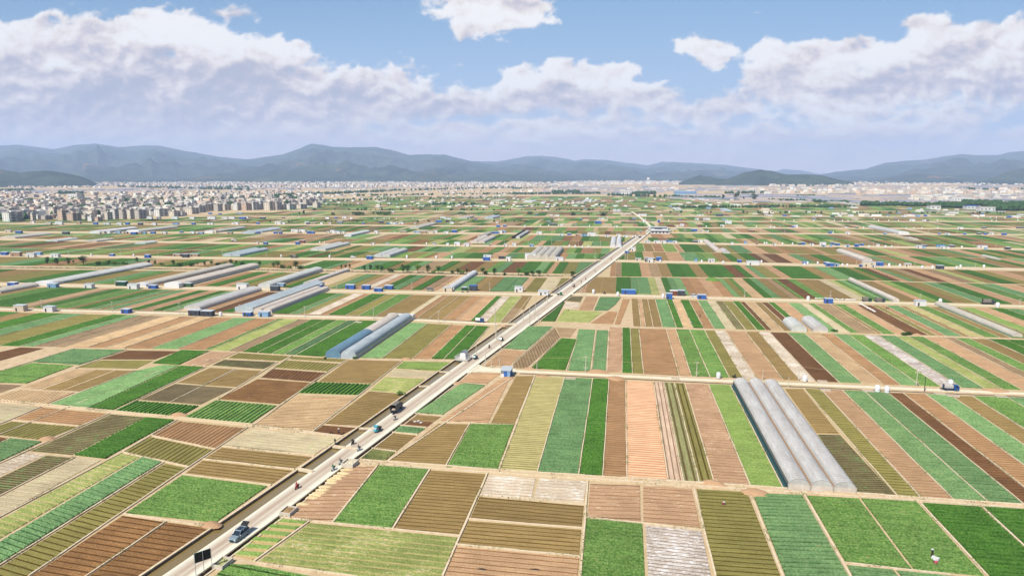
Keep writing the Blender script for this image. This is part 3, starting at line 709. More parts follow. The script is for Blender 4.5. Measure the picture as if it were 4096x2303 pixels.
# --- right, far bands
band(Lr35, Lr3u, 'U', strip('700:P 795:O 918:O 1050:D 1192:T 1262:T 1365:S 1435:s 1495:D 1558:T 1622:M 1692:B 1772:B 1865:P 1980:B 2062:M 2115:q 2177:G 2215:Y 2315:D 2382:T 2455:O 2545:H 2606:q 2616:G 2651:R 2761:G 2846:O 2946:O 3080:s 3180:S 3236:G 3286:M 3350:D 3420:q 3500:O 3620:P 3700:L 3800:D 3900:O 4020:q 4120:T 4250:D 4400:P 4550:G 4700:T 4850:P 5050:O 5200:D 5400:q 5700:G', f7), 'R', False, marg=(2, 2))
band(Lr4d, Lr35, 'U', strip('1000:B 1050:H 1100:D 1280:P 1365:H 1455:O 1550:D 1668:D 1770:O 1870:D 2000:D 2112:R 2210:D 2280:P 2340:T 2400:q 2520:P 2616:D 2900:O 3030:M 3190:D 3350:q 3440:D 3500:R 3570:P 3640:T 3700:q 3800:H 3900:R 3990:P 4120:h 4230:S 4330:O 4450:D 4600:q 4750:P 4950:O 5200:G 5500:R', f7), 'R', False, marg=(2, 2))
Lr5u = [(2500, 964), (3072, 975), (4096, 993), (5600, 1018)]; Lr5d = [(2500, 972), (3072, 984), (4096, 1002), (5600, 1027)]
Lr45 = [(2500, 1006), (3072, 1014), (4096, 1035), (5600, 1060)]
band(Lr45, Lr4u, 'U', [(2440, 2500, 'D')] + rnd_items(2500, 5400, 10, 1015, 'DDGTOOBPqqHLRMP'), 'R', False, marg=(1, 1))
band(Lr5d, Lr45, 'U', [(2540, 2570, 'G'), (2572, 2605, 'O'), (2607, 2642, 'B'), (2644, 2690, 'L'), (2694, 2712, 'P'), (2714, 2790, 'D')] + rnd_items(2792, 5400, 10, 990, 'DDGTOOBPqqSLYP'), 'R', False, marg=(1, 1))
# --- left, between second lane and the cross path
f1 = lambda x: x / 2.514; f2 = lambda x: 1024 + x / 2.514
band(Ll2d, Ll3, 'L', strip('-1900:q -1500:D -1150:O -900:D -600:T -350:q 0:D 205:T 345:h 490:h 640:Y 885:B 1055:Y 1245:B 1525:M 1785:B 2065:G 2120:S 2305:h 2440:D 2590:D 2738:G 2862:Ta 2980:D 3262:_ 3600:_', f1), 'L', True, marg=(4, 3))
band(Ll2d, Ll3, 'L', strip('1045:M 1272:q 1580:B 1760:D 1890:D 2060:q', f2), 'L', True, marg=(4, 3))
# --- left, between third and second lane
f5 = lambda x: x / 2.516; f6 = lambda x: 1024 + x / 2.516
band(Ll1d, Ll2u, 'L', strip('-2400:q -2100:D -1850:O -1600:G -1350:P -1100:D -900:q -650:O -450:G -250:D 0:D 120:Y 260:h 330:D 480:G 690:O 760:D 900:T 990:q 1065:T 1170:P 1290:D 1410:P 1535:D 1645:M 1760:_ 1850:_', f5), 'L', False, marg=(3, 3))
band(Ll1d, Ll2u, 'L', strip('1950:P 2100:R 2230:D 2350:_', f5), 'L', False, marg=(3, 3))
band(Ll1d, Ll2u, 'L', strip('165:D 342:T 434:q 520:W 645:B 726:D 905:q 1035:G 1210:O 1484:s 1548:B 1625:O 1742:O 1885:B 2020:P 2158:D 2226:W 2325:S 2462:H 2560:O', f6), 'L', True, marg=(3, 3))
P([(2084, 1183), (2128, 1184), (2095, 1240), (2050, 1226)], 'O', ext0=False)
# --- left, between tree ditch and third lane
band(Lt_d, Ll1u, 'L', strip('-2400:O -2000:D -1700:q -1400:T -1100:q -800:D -500:O -200:q 120:D 380:_ 560:D 650:q 760:O 870:T 1000:G 1140:O 1290:_ 1480:_', f5), 'L', False, marg=(2, 3))
band(Lt_d, Ll1u, 'L', strip('1580:B 1660:_ 1700:_', f5), 'L', False, marg=(2, 3))
band(Lt_d, Ll1u, 'L', strip('1950:B 2060:D 2200:P 2310:G 2400:q 2500:O 2590:_ 2700:_', f5), 'L', False, marg=(2, 3))
band(Lt_d, Ll1u, 'L', strip('150:q 270:D 400:_ 560:_', f6), 'L', False, marg=(2, 3))
band(Lt_d, Ll1u, 'L', strip('640:l 740:T 860:q 960:P 1060:W 1150:P 1240:D 1330:T 1440:B 1560:D 1660:H 1760:P 1820:_ 1900:_', f6), 'L', False, marg=(2, 3))
band(Lt_d, Ll1u, 'L', strip('1960:M 2130:O 2230:O 2345:T 2510:T 2620:Y 2695:q 2830:s 2990:q 3100:O', f6), 'L', False, marg=(2, 3))
# --- left, between fourth lane and tree ditch
band(Ll4d, Lt_u, 'L', strip('-2200:D -1900:q -1600:P -1300:T -1000:D -700:O -400:q -100:T 120:D 330:B 560:q 760:D 1000:T 1180:P 1400:q 1620:D 1820:Y 1980:O 2140:D 2330:G 2560:q', f5), 'L', False, marg=(2, 2))
band(Ll4d, Lt_u, 'L', strip('0:q 130:B 260:O 330:s 420:D 560:D 660:T 740:B 840:Y 960:T 1130:D 1280:O 1380:D 1480:M 1580:H 1780:D 1880:q 1990:R 2160:O 2300:G 2380:T 2470:R 2620:D 2690:D 2780:M 2880:D 2920:P 2980:D 3070:G 3080:q 3200:T 3400:T', f6), 'L', False, marg=(2, 2))
# --- left, upper bands
U5 = [(-1200, 944), (0, 957), (1024, 974), (2500, 989)]
Lm = [(-1200, 985), (0, 992), (1024, 1003), (2460, 1015)]
band(Lm, Ll4u, 'L', rnd_items(-900, 2440, 10, 1015, 'OqDDGTBPRMqLGq'), 'L', False, marg=(1, 1))
band([(x, y + 4) for x, y in U5], Lm, 'L', rnd_items(-900, 2460, 10, 995, 'OqDDGTBqRSMPGL'), 'L', False, marg=(1, 1))
def farband(up, lo, x0, x1, wm, pal, side=None):
    ym = (yl(up, 2048) + yl(lo, 2048)) / 2
    band(up, lo, 'U', rnd_items(x0, x1, wm, ym, pal), side, False, bunds=False)
L6 = [(-1200, 926), (1024, 931), (2047, 934), (2560, 945)]
farband([(x, y + 5) for x, y in L6], [(-1200, 940), (0, 941), (1024, 951), (2540, 967)], -500, 2520, 10, PAL, 'L')
farband([(-1200, 941), (0, 942), (1024, 952), (2540, 968)], [(x, y - 4) for x, y in U5], -500, 2500, 10, PAL, 'L')
L7 = [(-1200, 892), (1024, 898), (2047, 906), (2600, 909)]
farband([(x, y + 3) for x, y in L7], [(-1200, 910), (1024, 914), (2580, 925)], -300, 2570, 10.5, PAL)
farband([(-1200, 911), (1024, 915), (2580, 926)], [(x, y - 4) for x, y in L6], -300, 2560, 10.5, PAL)
L8 = [(-1200, 872), (1100, 876), (2047, 878), (2600, 885)]
farband([(x, y + 3) for x, y in L8], [(-1200, 884), (1024, 887), (2600, 895)], 0, 2590, 11, PAL + 'qqLGs')
farband([(-1200, 885), (1024, 888), (2600, 896)], [(x, y - 3) for x, y in L7], 0, 2590, 11, PAL + 'qqLGs')
R6 = [(2600, 930), (3072, 934), (4096, 939), (5600, 946)]
farband([(x, y + 4) for x, y in R6], [(2560, 950), (3072, 956), (4096, 967), (5600, 983)], 2600, 5200, 10, PAL + 'DqS', 'R')
farband([(2560, 951), (3072, 957), (4096, 968), (5600, 984)], Lr5u, 2590, 5200, 10, PAL + 'DqS', 'R')
farband([(2620, 914), (4096, 919), (5600, 924)], [(x, y - 3) for x, y in R6], 2640, 5000, 10.5, PAL + 'qqLGs')
farband([(2620, 888), (4096, 889), (5600, 891)], [(2620, 898), (4096, 901), (5600, 904)], 2630, 5000, 11, PAL + 'qqLGDsS')
farband([(2620, 899), (4096, 902), (5600, 905)], [(2620, 908), (4096, 912), (5600, 917)], 2630, 5000, 11, PAL + 'qqLGDsS')
yy = 884.0; FP = PAL + 'qqLLGGsSSHHL'
rows_ = [(884, 876), (875.5, 868.5), (864, 857.5), (857, 851), (850, 846), (843.5, 838), (837.5, 833), (832.5, 828), (827.5, 822), (821.5, 816), (815.5, 811), (810.5, 806), (805.5, 801), (800.5, 796), (795.5, 791), (790.5, 786)]
for i, (b_, t_) in enumerate(rows_):
    xs_ = (420, 760, 880, 960, 1130, 1170, 1200, 1240)[i] if i < 8 else (1300 if b_ > 800 else 1500)
    farband([(-3000, t_), (9000, t_)], [(-3000, b_), (9000, b_)], xs_, 4500, 13 + i, FP)

# --- left bottom
for pts, c, *r in [
 ([(0, 1407), (80, 1389), (181, 1392), (0, 1444)], 'R'), ([(191, 1393), (288, 1395), (76, 1456), (0, 1453), (0, 1449)], 'R'), ([(294, 1396), (501, 1400), (318, 1460), (129, 1448)], 'T'),
 ([(511, 1401), (718, 1404), (620, 1438), (404, 1437)], 'R'), ([(402, 1441), (618, 1441), (549, 1474), (302, 1471)], 'q'), ([(724, 1401), (839, 1405), (716, 1460), (609, 1453)], 'D'),
 ([(845, 1407), (949, 1410), (827, 1464), (722, 1460)], 'p'), ([(127, 1452), (296, 1463), (107, 1534), (0, 1531), (0, 1486)], 'G'), ([(302, 1476), (378, 1478), (159, 1556), (82, 1551)], 'Y'),
 ([(382, 1478), (457, 1480), (243, 1562), (165, 1558)], 'O'), ([(463, 1480), (541, 1482), (318, 1565), (247, 1562)], 'O'), ([(652, 1460), (720, 1462), (356, 1632), (199, 1617), (545, 1484)], 'M'),
 ([(724, 1463), (823, 1468), (449, 1642), (358, 1632)], 'D'), ([(76, 1558), (304, 1569), (183, 1619), (0, 1604), (0, 1580)], 'Y', 'a'), ([(0, 1536), (95, 1540), (-60, 1592), (-260, 1580), (-260, 1536)], 'h'),
 ([(0, 1613), (163, 1627), (44, 1679), (0, 1693)], 's'), ([(169, 1629), (434, 1654), (318, 1701), (50, 1679)], 'B'), ([(46, 1684), (316, 1706), (175, 1762), (0, 1741), (0, 1699)], 'q', 'a'),
 ([(441, 1657), (581, 1669), (290, 1820), (115, 1805)], 'K'), ([(583, 1669), (704, 1679), (422, 1836), (294, 1821)], 'D'), ([(551, 1604), (799, 1624), (728, 1664), (457, 1643)], 'D', 'a'),
 ([(700, 1534), (811, 1542), (676, 1608), (557, 1599)], 'e'), ([(815, 1543), (939, 1552), (803, 1619), (682, 1608)], 'e'), ([(839, 1470), (943, 1476), (813, 1538), (708, 1530)], 'O'),
 ([(947, 1477), (1058, 1483), (945, 1548), (817, 1540)], 'O'), ([(895, 1438), (1117, 1448), (1054, 1476), (847, 1461)], 'K', 'a'), ([(955, 1411), (1161, 1424), (1123, 1444), (911, 1432)], 'q', 'a'),
 ([(1165, 1425), (1390, 1436), (1366, 1449), (1155, 1436)], 'q', 'a'), ([(1145, 1440), (1362, 1454), (1314, 1486), (1092, 1470)], 'q', 'a'), ([(1084, 1474), (1310, 1490), (1263, 1528), (1038, 1510)], 'R', 'a'),
 ([(1394, 1438), (1607, 1443), (1491, 1534), (1271, 1526)], 'O'), ([(1030, 1515), (1250, 1530), (1119, 1616), (871, 1596)], 'b'), ([(1263, 1528), (1489, 1538), (1434, 1580), (1191, 1572)], 'D', 'a'),
 ([(1187, 1582), (1426, 1589), (1251, 1721), (1012, 1700)], 'Y'), ([(863, 1601), (1111, 1622), (1005, 1695), (736, 1669)], 'G', 'a'), ([(1473, 1565), (1625, 1576), (1443, 1703), (1296, 1695)], 'O'),
 ([(1290, 1699), (1428, 1710), (1370, 1740), (1253, 1726)], 'R'), ([(1539, 1508), (1704, 1516), (1621, 1572), (1477, 1562)], 'S'), ([(1573, 1477), (1748, 1487), (1708, 1513), (1543, 1504)], 's'),
 ([(1613, 1446), (1806, 1450), (1756, 1484), (1581, 1473)], 'L'), ([(1010, 1714), (1370, 1749), (1262, 1818), (889, 1783)], 's'), ([(712, 1683), (986, 1711), (861, 1793), (611, 1741)], 'B', 'a'),
 ([(603, 1746), (857, 1798), (756, 1866), (489, 1807)], 'q', 'a'), ([(887, 1788), (1254, 1826), (1180, 1874), (814, 1833)], 'O'), ([(810, 1839), (1174, 1880), (1088, 1938), (735, 1894)], 'O'),
 ([(728, 1900), (1076, 1944), (866, 2092), (499, 2053)], 'G'), ([(489, 2060), (662, 2086), (200, 2400), (-30, 2400)], 'b'), ([(668, 2086), (845, 2110), (425, 2400), (208, 2400)], 'b'),
 ([(660, 1851), (752, 1869), (113, 2303), (-30, 2400), (-260, 2432), (-260, 2430)], 'q'), ([(567, 1827), (652, 1847), (0, 2256), (0, 2163)], 'T'), ([(485, 1812), (563, 1827), (0, 2157), (0, 2077)], 'S'),
 ([(308, 1829), (412, 1839), (0, 2067), (0, 1987)], 's'), ([(187, 1819), (296, 1829), (0, 1979), (0, 1908)], 'K'), ([(107, 1808), (183, 1819), (0, 1903), (0, 1857)], 'W'),
 ([(42, 1752), (173, 1766), (0, 1848), (0, 1770)], 't'), ([(0, 1746), (38, 1752), (-100, 1810), (-260, 1790), (-260, 1715)], 'R')]:
    if c == 'q' and pts[0] == (660, 1851): pts = [(660, 1851), (752, 1869), (-30, 2400), (-260, 2428)]
    P(pts, c, *r, ins=.24)
for a, b in (((2, 1607), (1010, 1704)), ((2, 1600), (1010, 1697)), ((1010, 1700), (1375, 1744)), ((1010, 1708), (1370, 1747)), ((840, 1404), (-20, 1745)), ((952, 1408), (720, 1480)), ((1392, 1436), (1250, 1528)), ((1250, 1528), (1010, 1704)),
             ((1610, 1441), (1430, 1586)), ((1430, 1586), (1252, 1724)), ((990, 1710), (755, 1868)), ((755, 1868), (115, 2303)), ((708, 1680), (488, 1810)), ((488, 1810), (-100, 2122)), ((656, 1849), (-40, 2286)), ((300, 1829), (-80, 2024)),
             ((438, 1654), (-60, 1880)), ((545, 1482), (190, 1620)), ((823, 1468), (452, 1645)), ((166, 1627), (-40, 1712)), ((1110, 1448), (870, 1600)), ((493, 2056), (850, 2108)), ((666, 2086), (335, 2310)), ((730, 1897), (1084, 1941)), ((812, 1836), (1178, 1877)), ((888, 1785), (1258, 1822)),
             ((1166, 1423), (1040, 1512)), ((298, 1394), (-40, 1498)), ((505, 1399), (300, 1474)), ((942, 1476), (680, 1610)), ((608, 1743), (860, 1796)), ((488, 1809), (757, 1867)), ((50, 1681), (317, 1703))):
    bund(a, b, .42, .28)
BUND.build('field_bunds', M_bund, kind='structure')
FAR.build('distant_fields', FLIST, kind='structure')
# narrow wet channels beside the second lane
ch = MB()
for pl, dy in (([(-600, 1216), (0, 1230), (1024, 1254), (1533, 1266), (1960, 1288)], 0), ([(2080, 1494), (2920, 1535), (4096, 1587), (5000, 1626)], 1)):
    W = [g(*p) for p in pl]
    for a, b in zip(W, W[1:]):
        c = (a + b) / 2; d = b - a; ch.box((c.x, c.y, .03), (d.length, .7, .06), rz=math.atan2(d.y, d.x))
ch.build('irrigation_channel', mat('channel_mud', A_((66, 48, 32)), .4, .3, 1), kind='structure')
# ------------------------------------------------------------------ hills
M_forest = soil_mat('forest_hill', A_((62, 84, 52)), A_((44, 62, 40)), A_((88, 98, 64)), .004, 0)
def hill_mat(name, bare=.66):
    m = bpy.data.materials.new(name); m.use_nodes = True
    n, l, mk, ma = NT(m.node_tree); b = n['Principled BSDF']; b.inputs['Roughness'].default_value = 1; b.inputs['Specular IOR Level'].default_value = 0
    ge = mk('ShaderNodeNewGeometry')
    n1 = mk('ShaderNodeTexNoise', i_Scale=.02, i_Detail=9.0, i_Roughness=.7); n2 = mk('ShaderNodeTexNoise', i_Scale=.0018, i_Detail=7.0, i_Roughness=.62, i_Distortion=.5)
    for q in (n1, n2): l.new(ge.outputs['Position'], q.inputs['Vector'])
    n3 = mk('ShaderNodeTexNoise', i_Scale=.0035, i_Detail=8.0, i_Roughness=.62, i_Distortion=1.2); l.new(ge.outputs['Position'], n3.inputs['Vector'])
    f3 = mk('ShaderNodeMapRange'); l.new(n3.outputs['Fac'], f3.inputs[0]); f3.inputs[1].default_value = .36; f3.inputs[2].default_value = .64  # broad dark and light forest tones also paint in the shading of folds
    c = mixc(mk, l, ma('MULTIPLY_ADD', n1.outputs['Fac'], .5, ma('MULTIPLY', f3.outputs[0], .5)), A_((14, 36, 36)), A_((112, 130, 96)))
    r = mk('ShaderNodeMapRange'); l.new(n2.outputs['Fac'], r.inputs[0]); r.inputs[1].default_value = bare; r.inputs[2].default_value = bare + .06
    c = mixc(mk, l, ma('MULTIPLY', r.outputs[0], .8), c, A_((190, 140, 104)))
    l.new(c, b.inputs['Base Color'])
    bp = mk('ShaderNodeBump', i_Strength=1.0, i_Distance=30.0); l.new(n1.outputs['Fac'], bp.inputs['Height']); l.new(bp.outputs[0], b.inputs['Normal'])
    return m
M_hill = hill_mat('far_hill', .63); M_hill2 = hill_mat('near_hill', .60)
def hill(sil, D, W, m, seed=0, amp=1.0, step=10):
    x = sil[0][0]; cols = []
    while x <= sil[-1][0]:
        cols.append((x, yl(sil, x))); x += step
    nt = 34; vs = []
    for x, y in cols:
        y += 1.6 * noise.noise(Vector((x / 40, seed, 0))) + .8 * noise.noise(Vector((x / 13, seed, 5)))
        c = at_depth(x, y, D)
        for j in range(nt + 1):
            t = j / nt * 1.5; Y = D - W + W * t
            if t <= 1: z = c.z * (t ** 1.15 * .62 + .38 * t ** 3)
            else: z = c.z * max(0, 1 - (t - 1) * 1.9)
            if 0 < t < 1:
                xx = c.x * Y / D
                rn = noise.ridged_multi_fractal(Vector((xx / 1500 + seed, Y / 2600, seed)), 1.0, 2.1, 5, 1.0, 2.0) - 1.0
                z += c.z * .60 * amp * rn * math.sin(math.pi * min(1, t * 1.05)) * (1 - t * .3)
                z = min(z, (CH + (c.z - CH) * Y / D) * .985 if c.z > CH else c.z)
            vs.append((c.x * Y / D, Y, max(z, -2)))
    mb = MB(); k = nt + 1; n = len(cols)
    mb.add(vs, [(i * k + j, (i + 1) * k + j, (i + 1) * k + j + 1, i * k + j + 1) for i in range(n - 1) for j in range(nt)])
    return mb.build('hill', m, smooth=True, kind='structure')
hill([(-1500, 600), (-700, 560), (0, 577), (80, 575), (215, 593), (300, 575), (380, 570), (440, 578), (470, 584), (575, 577), (640, 579), (740, 600), (800, 610), (880, 625), (985, 635), (1080, 650), (1300, 690), (1500, 735)], 13000, 6400, M_hill, 1)
hill([(600, 720), (800, 665), (985, 636), (1024, 630), (1130, 615), (1200, 590), (1225, 577), (1247, 570), (1275, 573), (1330, 583), (1400, 585), (1500, 584), (1560, 595), (1640, 617), (1700, 614), (1780, 616), (1880, 641), (1960, 655), (2150, 690), (2400, 725)], 11800, 5400, M_hill, 2)
hill([(1750, 650), (1880, 643), (1990, 643), (2048, 634), (2110, 622), (2170, 620), (2240, 628), (2300, 640), (2340, 634), (2430, 638), (2500, 648), (2590, 660), (2650, 645), (2740, 648), (2900, 658), (3030, 675), (3150, 690), (3300, 712)], 15500, 7500, M_hill, 3)
hill([(3050, 700), (3130, 676), (3200, 680), (3260, 692), (3360, 712)], 17500, 4000, M_hill, 4)
hill([(3230, 706), (3290, 695), (3380, 682), (3460, 675), (3540, 650), (3600, 643), (3700, 636), (3760, 625), (3850, 613), (3900, 617), (3990, 618), (4040, 605), (4096, 600), (4500, 590), (5300, 640)], 12500, 6000, M_hill, 5)
hill([(1380, 728), (1500, 712), (1700, 716), (1900, 700), (2050, 676), (2200, 690), (2350, 712), (2450, 728)], 9400, 2600, M_hill, 6, .7)
hill([(3450, 725), (3650, 698), (3850, 676), (4000, 670), (4200, 660), (4700, 690), (5200, 730)], 8600, 2600, M_hill, 7, .8)
hill([(300, 728), (340, 650), (450, 668), (560, 690), (700, 712), (830, 730)], 8200, 2100, M_hill2, 8, .8)
hill([(2715, 731), (2760, 712), (2800, 700), (2850, 708), (2925, 722), (2960, 731)], 5700, 500, M_hill2, 9, .6, 6)
hill([(2860, 731), (2920, 712), (2975, 690), (3040, 677), (3080, 682), (3130, 694), (3200, 712), (3250, 731)], 5300, 550, M_hill2, 10, .7, 6)
hill([(3080, 735), (3130, 703), (3160, 697), (3230, 696), (3290, 701), (3330, 712), (3420, 732)], 5000, 450, M_hill2, 11, .7, 6)
hill([(3900, 736), (3960, 712), (4040, 682), (4110, 670), (4300, 662), (4700, 736)], 6000, 900, M_hill2, 12, .6, 6)
hill([(-900, 700), (-300, 660), (0, 676), (80, 690), (125, 684), (200, 682), (260, 690), (330, 707), (395, 736)], 4700, 700, M_hill2, 13, .7, 6)
hill([(-600, 725), (-200, 705), (0, 716), (38, 738)], 4300, 200, M_hill2, 14, .5, 6)

# ------------------------------------------------------------------ materials of things
W_ = lambda n, c, **k: mat(n, A_(c), **k)
WALL = {'w': W_('white_sheet', (252, 250, 246), rough=.5, nz=.05), 'c': W_('cream_wall', (240, 222, 196), nz=.08), 'b': W_('blue_sheet', (62, 112, 196), rough=.5, nz=.1), 'k': W_('charcoal_sheet', (76, 82, 92), rough=.5),
        'g': W_('green_sheet', (22, 84, 58), rough=.5), 'B': W_('brown_sheet', (140, 80, 56)), 'l': W_('light_blue_sheet', (150, 190, 226), rough=.5), 'y': W_('yellow_sheet', (226, 192, 92)), 't': W_('tan_brick', (190, 160, 130), scale=8),
        'G': W_('grey_sheet', (150, 156, 160), rough=.5), 'o': W_('olive_green_sheet', (74, 110, 66), rough=.5)}
M_door = W_('door_paint', (70, 60, 54)); M_glass = W_('dark_glass', (40, 52, 64), rough=.1, spec=.6); M_black = W_('black_paint', (18, 18, 18), rough=.6)
M_roofw = W_('pale_roof_sheet', (214, 220, 224), rough=.5, nz=.06); M_conc = W_('old_concrete', (226, 214, 194), rough=.9, nz=.14); M_metal = W_('galvanised_metal', (190, 192, 192), rough=.4, metal=.3)
M_tyre = W_('tyre_rubber', (26, 26, 26), rough=.9); M_rim = W_('alloy', (180, 184, 188), rough=.3, metal=.5)
WN = {'w': 'white', 'c': 'cream', 'b': 'blue', 'k': 'charcoal grey', 'g': 'dark green', 'B': 'brown', 'l': 'light blue', 'y': 'yellow', 't': 'tan', 'G': 'grey', 'o': 'olive green'}

def lane_of(x, y):
    side = 'left' if x < xb(road_l, max(930, min(2350, y))) else 'right'
    if y > 1400: n = 'nearest lane'
    elif y > 1215 and side == 'left' or y > 1255: n = 'second lane'
    elif y > 1125: n = 'blue shed lane'
    elif y > 1018: n = 'mid valley lane'
    elif y > 962: n = 'low arch lane'
    elif y > 923: n = 'white house lane'
    elif y > 903: n = 'lane beyond white house'
    elif y > 880: n = 'far pale lane'
    else: n = 'farthest tracks'
    return n + ' ' + side + ' of road'
PEND = {}
def later(o, kind, desc, x, y, cat, group):
    PEND.setdefault((kind, desc, lane_of(x, y)), []).append((x, o, cat, group))
def flush():
    for (kind, desc, ln), L in PEND.items():
        L.sort(key=lambda q: q[0])
        for i, (x, o, cat, group) in enumerate(L):
            if len(L) == 1: lab = '%s on the %s' % (desc, ln)
            else: lab = '%s, %s from left on %s' % (desc, nth(i), ln)
            if len(lab.split()) > 16: lab = lab.replace('small ', '').replace('long ', '')
            tag(o, lab, cat, group)

# ------------------------------------------------------------------ sheds
def shed(xl, xr, yb, hp, col, roof=None, door=True, win=False, dep=3.0, stand=0.0):
    k = ppm(yb); c = g((xl + xr) / 2, yb); w = (xr - xl) / k; d = min(dep, max(1.8, w * .8)); v = (yb - 1151.5) / F
    dpr = math.atan2(SP + v * CP, CP - v * SP)
    h = max(1.9, hp / k - d * math.sin(dpr) * .8); h = min(h, 3.6 if w < 9 else 6)
    t = empty('shed', c, RZ); big = (xr - xl) > 11
    wm_ = WALL[col]; b = MB(); b.box((0, d / 2, h / 2 + stand), (w, d, h))
    # corrugation ribs on the front
    if big and (xr - xl) > 20:
        nb = int(w / .45)
        for i in range(nb): b.box((-w / 2 + w * (i + .5) / nb, -.012, h / 2 + stand), (.12, .05, h - .1))
        for i in range(5): b.box((w / 2 + .012, d * (i + .5) / 5, h / 2 + stand), (.05, .12, h - .1))
    b.build('wall', wm_, t)
    rm = WALL[roof] if roof else M_roofw
    r = MB(); r.box((0, d / 2, h + .07 + stand), (w + .3, d + .3, .12), tx=R(2.5)); r.build('roof', rm, t)
    if big and door:
        q = MB(); dx = -w * .22; q.box((dx, -.06, .95 + stand), (.85, .08, 1.85)); q.build('door', M_door, t)
    if big and win and w > 2:
        q = MB(); q.box((w * .2, -.06, h * .58 + stand), (.9, .08, .8)); q.build('window', M_glass, t)
    sz = 'long ' if w > 7 else ('small ' if w < 3.2 else '')
    rn = '' if not roof else ' with %s roof' % WN[roof]
    later(t, 'shed', sz + WN[col] + ' shed' + ('' if sz == 'small ' and col == 'k' else rn), (xl + xr) / 2, yb, 'shed', 'sheds along the farm lanes')
    return t
def many(base, sc, txt, fn):
    for item in txt.split(';'):
        p = item.split(',')
        if len(p) < 3: continue
        fn(base, sc, [q.strip() for q in p])
def sh(base, sc, p):
    xl, xr, yb, hp = [float(q) for q in p[:4]]; col = p[4][0]; roof = p[4][1] if len(p[4]) > 1 and p[4][1] in WALL else None
    shed(base[0] + xl / sc, base[0] + xr / sc, base[1] + yb / sc, hp / sc, col, roof, win='*' in p[4])
B5, B6, B7, B8 = (0, 850), (1024, 850), (2048, 850), (3072, 850)
many(B5, 2.516, '130,245,995,70,c;430,535,1000,62,w;1215,1297,1016,52,b;1890,2008,1040,66,k*;2012,2135,1045,64,k*;2440,2525,1045,50,b;68,158,740,42,bw;470,568,760,50,l;837,928,765,50,w;1155,1265,742,52,g;1277,1383,770,55,w;1487,1570,768,42,b;1845,1922,750,44,o;2375,2487,775,70,w;'
     '0,68,430,34,b;98,205,440,44,tw;258,350,450,46,w;330,410,430,34,l;500,590,452,38,w*;1095,1140,440,26,b;1450,1505,458,36,b;1827,1893,455,40,k;1735,1815,442,26,t;1898,1995,442,26,t;'
     '148,215,210,26,b;620,690,220,28,k;985,1055,214,26,c;1055,1110,210,26,w;1155,1210,208,20,l;1240,1280,215,22,t;1310,1368,222,26,b;1370,1425,218,22,t;1432,1465,218,22,l;1510,1558,216,24,b;1625,1672,216,24,w;1910,1955,214,24,w;1985,2045,216,20,l;2105,2180,208,30,c;2285,2335,215,20,t;2485,2530,205,26,l;1805,1835,205,16,b;45,110,200,24,c;'
     '935,978,120,22,b;1040,1105,125,24,wk;1172,1225,128,30,w;1258,1298,125,28,b;1383,1432,128,32,k;1525,1570,130,32,w;1732,1798,122,18,lb;1925,1960,122,22,b;2085,2110,122,18,w;2118,2142,122,18,w;2330,2352,120,16,w;2358,2398,122,24,w;455,515,125,32,c;550,630,125,34,w;305,345,108,20,w;765,808,116,26,t;'
     '1475,1530,68,28,w;1575,1615,66,24,G;1725,1790,70,30,w;1905,1955,68,28,w;2085,2170,72,32,w;2230,2290,68,24,w;2298,2362,68,26,w;2405,2470,66,22,b;2470,2498,60,20,w;2095,2130,18,16,b;2195,2225,20,14,b;2375,2440,16,14,l', sh)
many(B6, 2.516, '20,125,1050,60,l;140,227,792,56,kG;207,280,745,34,l;582,660,762,40,b;897,988,772,50,b;1062,1143,775,48,b;1184,1265,800,45,b;1291,1372,775,46,b;1880,1975,795,48,c;2067,2120,787,40,g;2145,2222,790,60,kb;'
     '1110,1172,472,38,b;1255,1298,450,30,b;2288,2368,455,30,w;2283,2350,485,40,b;2440,2495,467,32,kt;2517,2560,488,42,w;395,432,322,30,b;432,488,308,30,B;70,110,320,24,b;0,22,320,24,c;1157,1190,325,20,w;1915,1940,330,24,w;1995,2052,330,34,w;2090,2145,342,34,w;2495,2527,342,24,w;2343,2372,337,20,t;'
     '175,210,213,22,b;228,257,215,24,b;0,32,212,22,b;350,425,196,26,w;428,495,196,26,w;415,450,210,18,t;510,540,213,28,b;541,585,213,24,b;706,738,212,22,c;745,790,208,32,w;790,845,212,28,wb;860,890,212,22,w;1190,1225,212,44,w;1440,1515,208,22,t;1583,1650,205,15,l;1655,1715,212,28,t;1712,1785,212,24,c;1790,1825,206,24,w;1890,1937,212,22,w;1968,2020,203,28,b;2370,2440,214,22,b;2440,2478,208,26,w;2480,2512,206,24,l;'
     '0,28,118,22,b;187,250,119,26,w;258,290,119,20,w;500,530,118,18,k;565,598,118,18,t;645,672,118,18,w;722,757,118,18,c;1065,1092,115,16,b;1235,1280,108,24,kw;1312,1340,118,18,b;1345,1374,118,24,w;1376,1400,118,18,w;1400,1420,118,18,l;1442,1485,118,20,w;1580,1608,118,16,c;1950,1990,118,24,w;2418,2455,145,20,b;2485,2520,143,18,b;'
     '36,92,68,22,k;256,286,60,14,B;695,735,66,26,wk;790,812,62,18,b;865,912,58,22,w;945,972,66,16,w;2198,2218,72,12,b;1853,1905,62,20,w;1898,1965,74,20,w;425,440,52,12,w', sh)
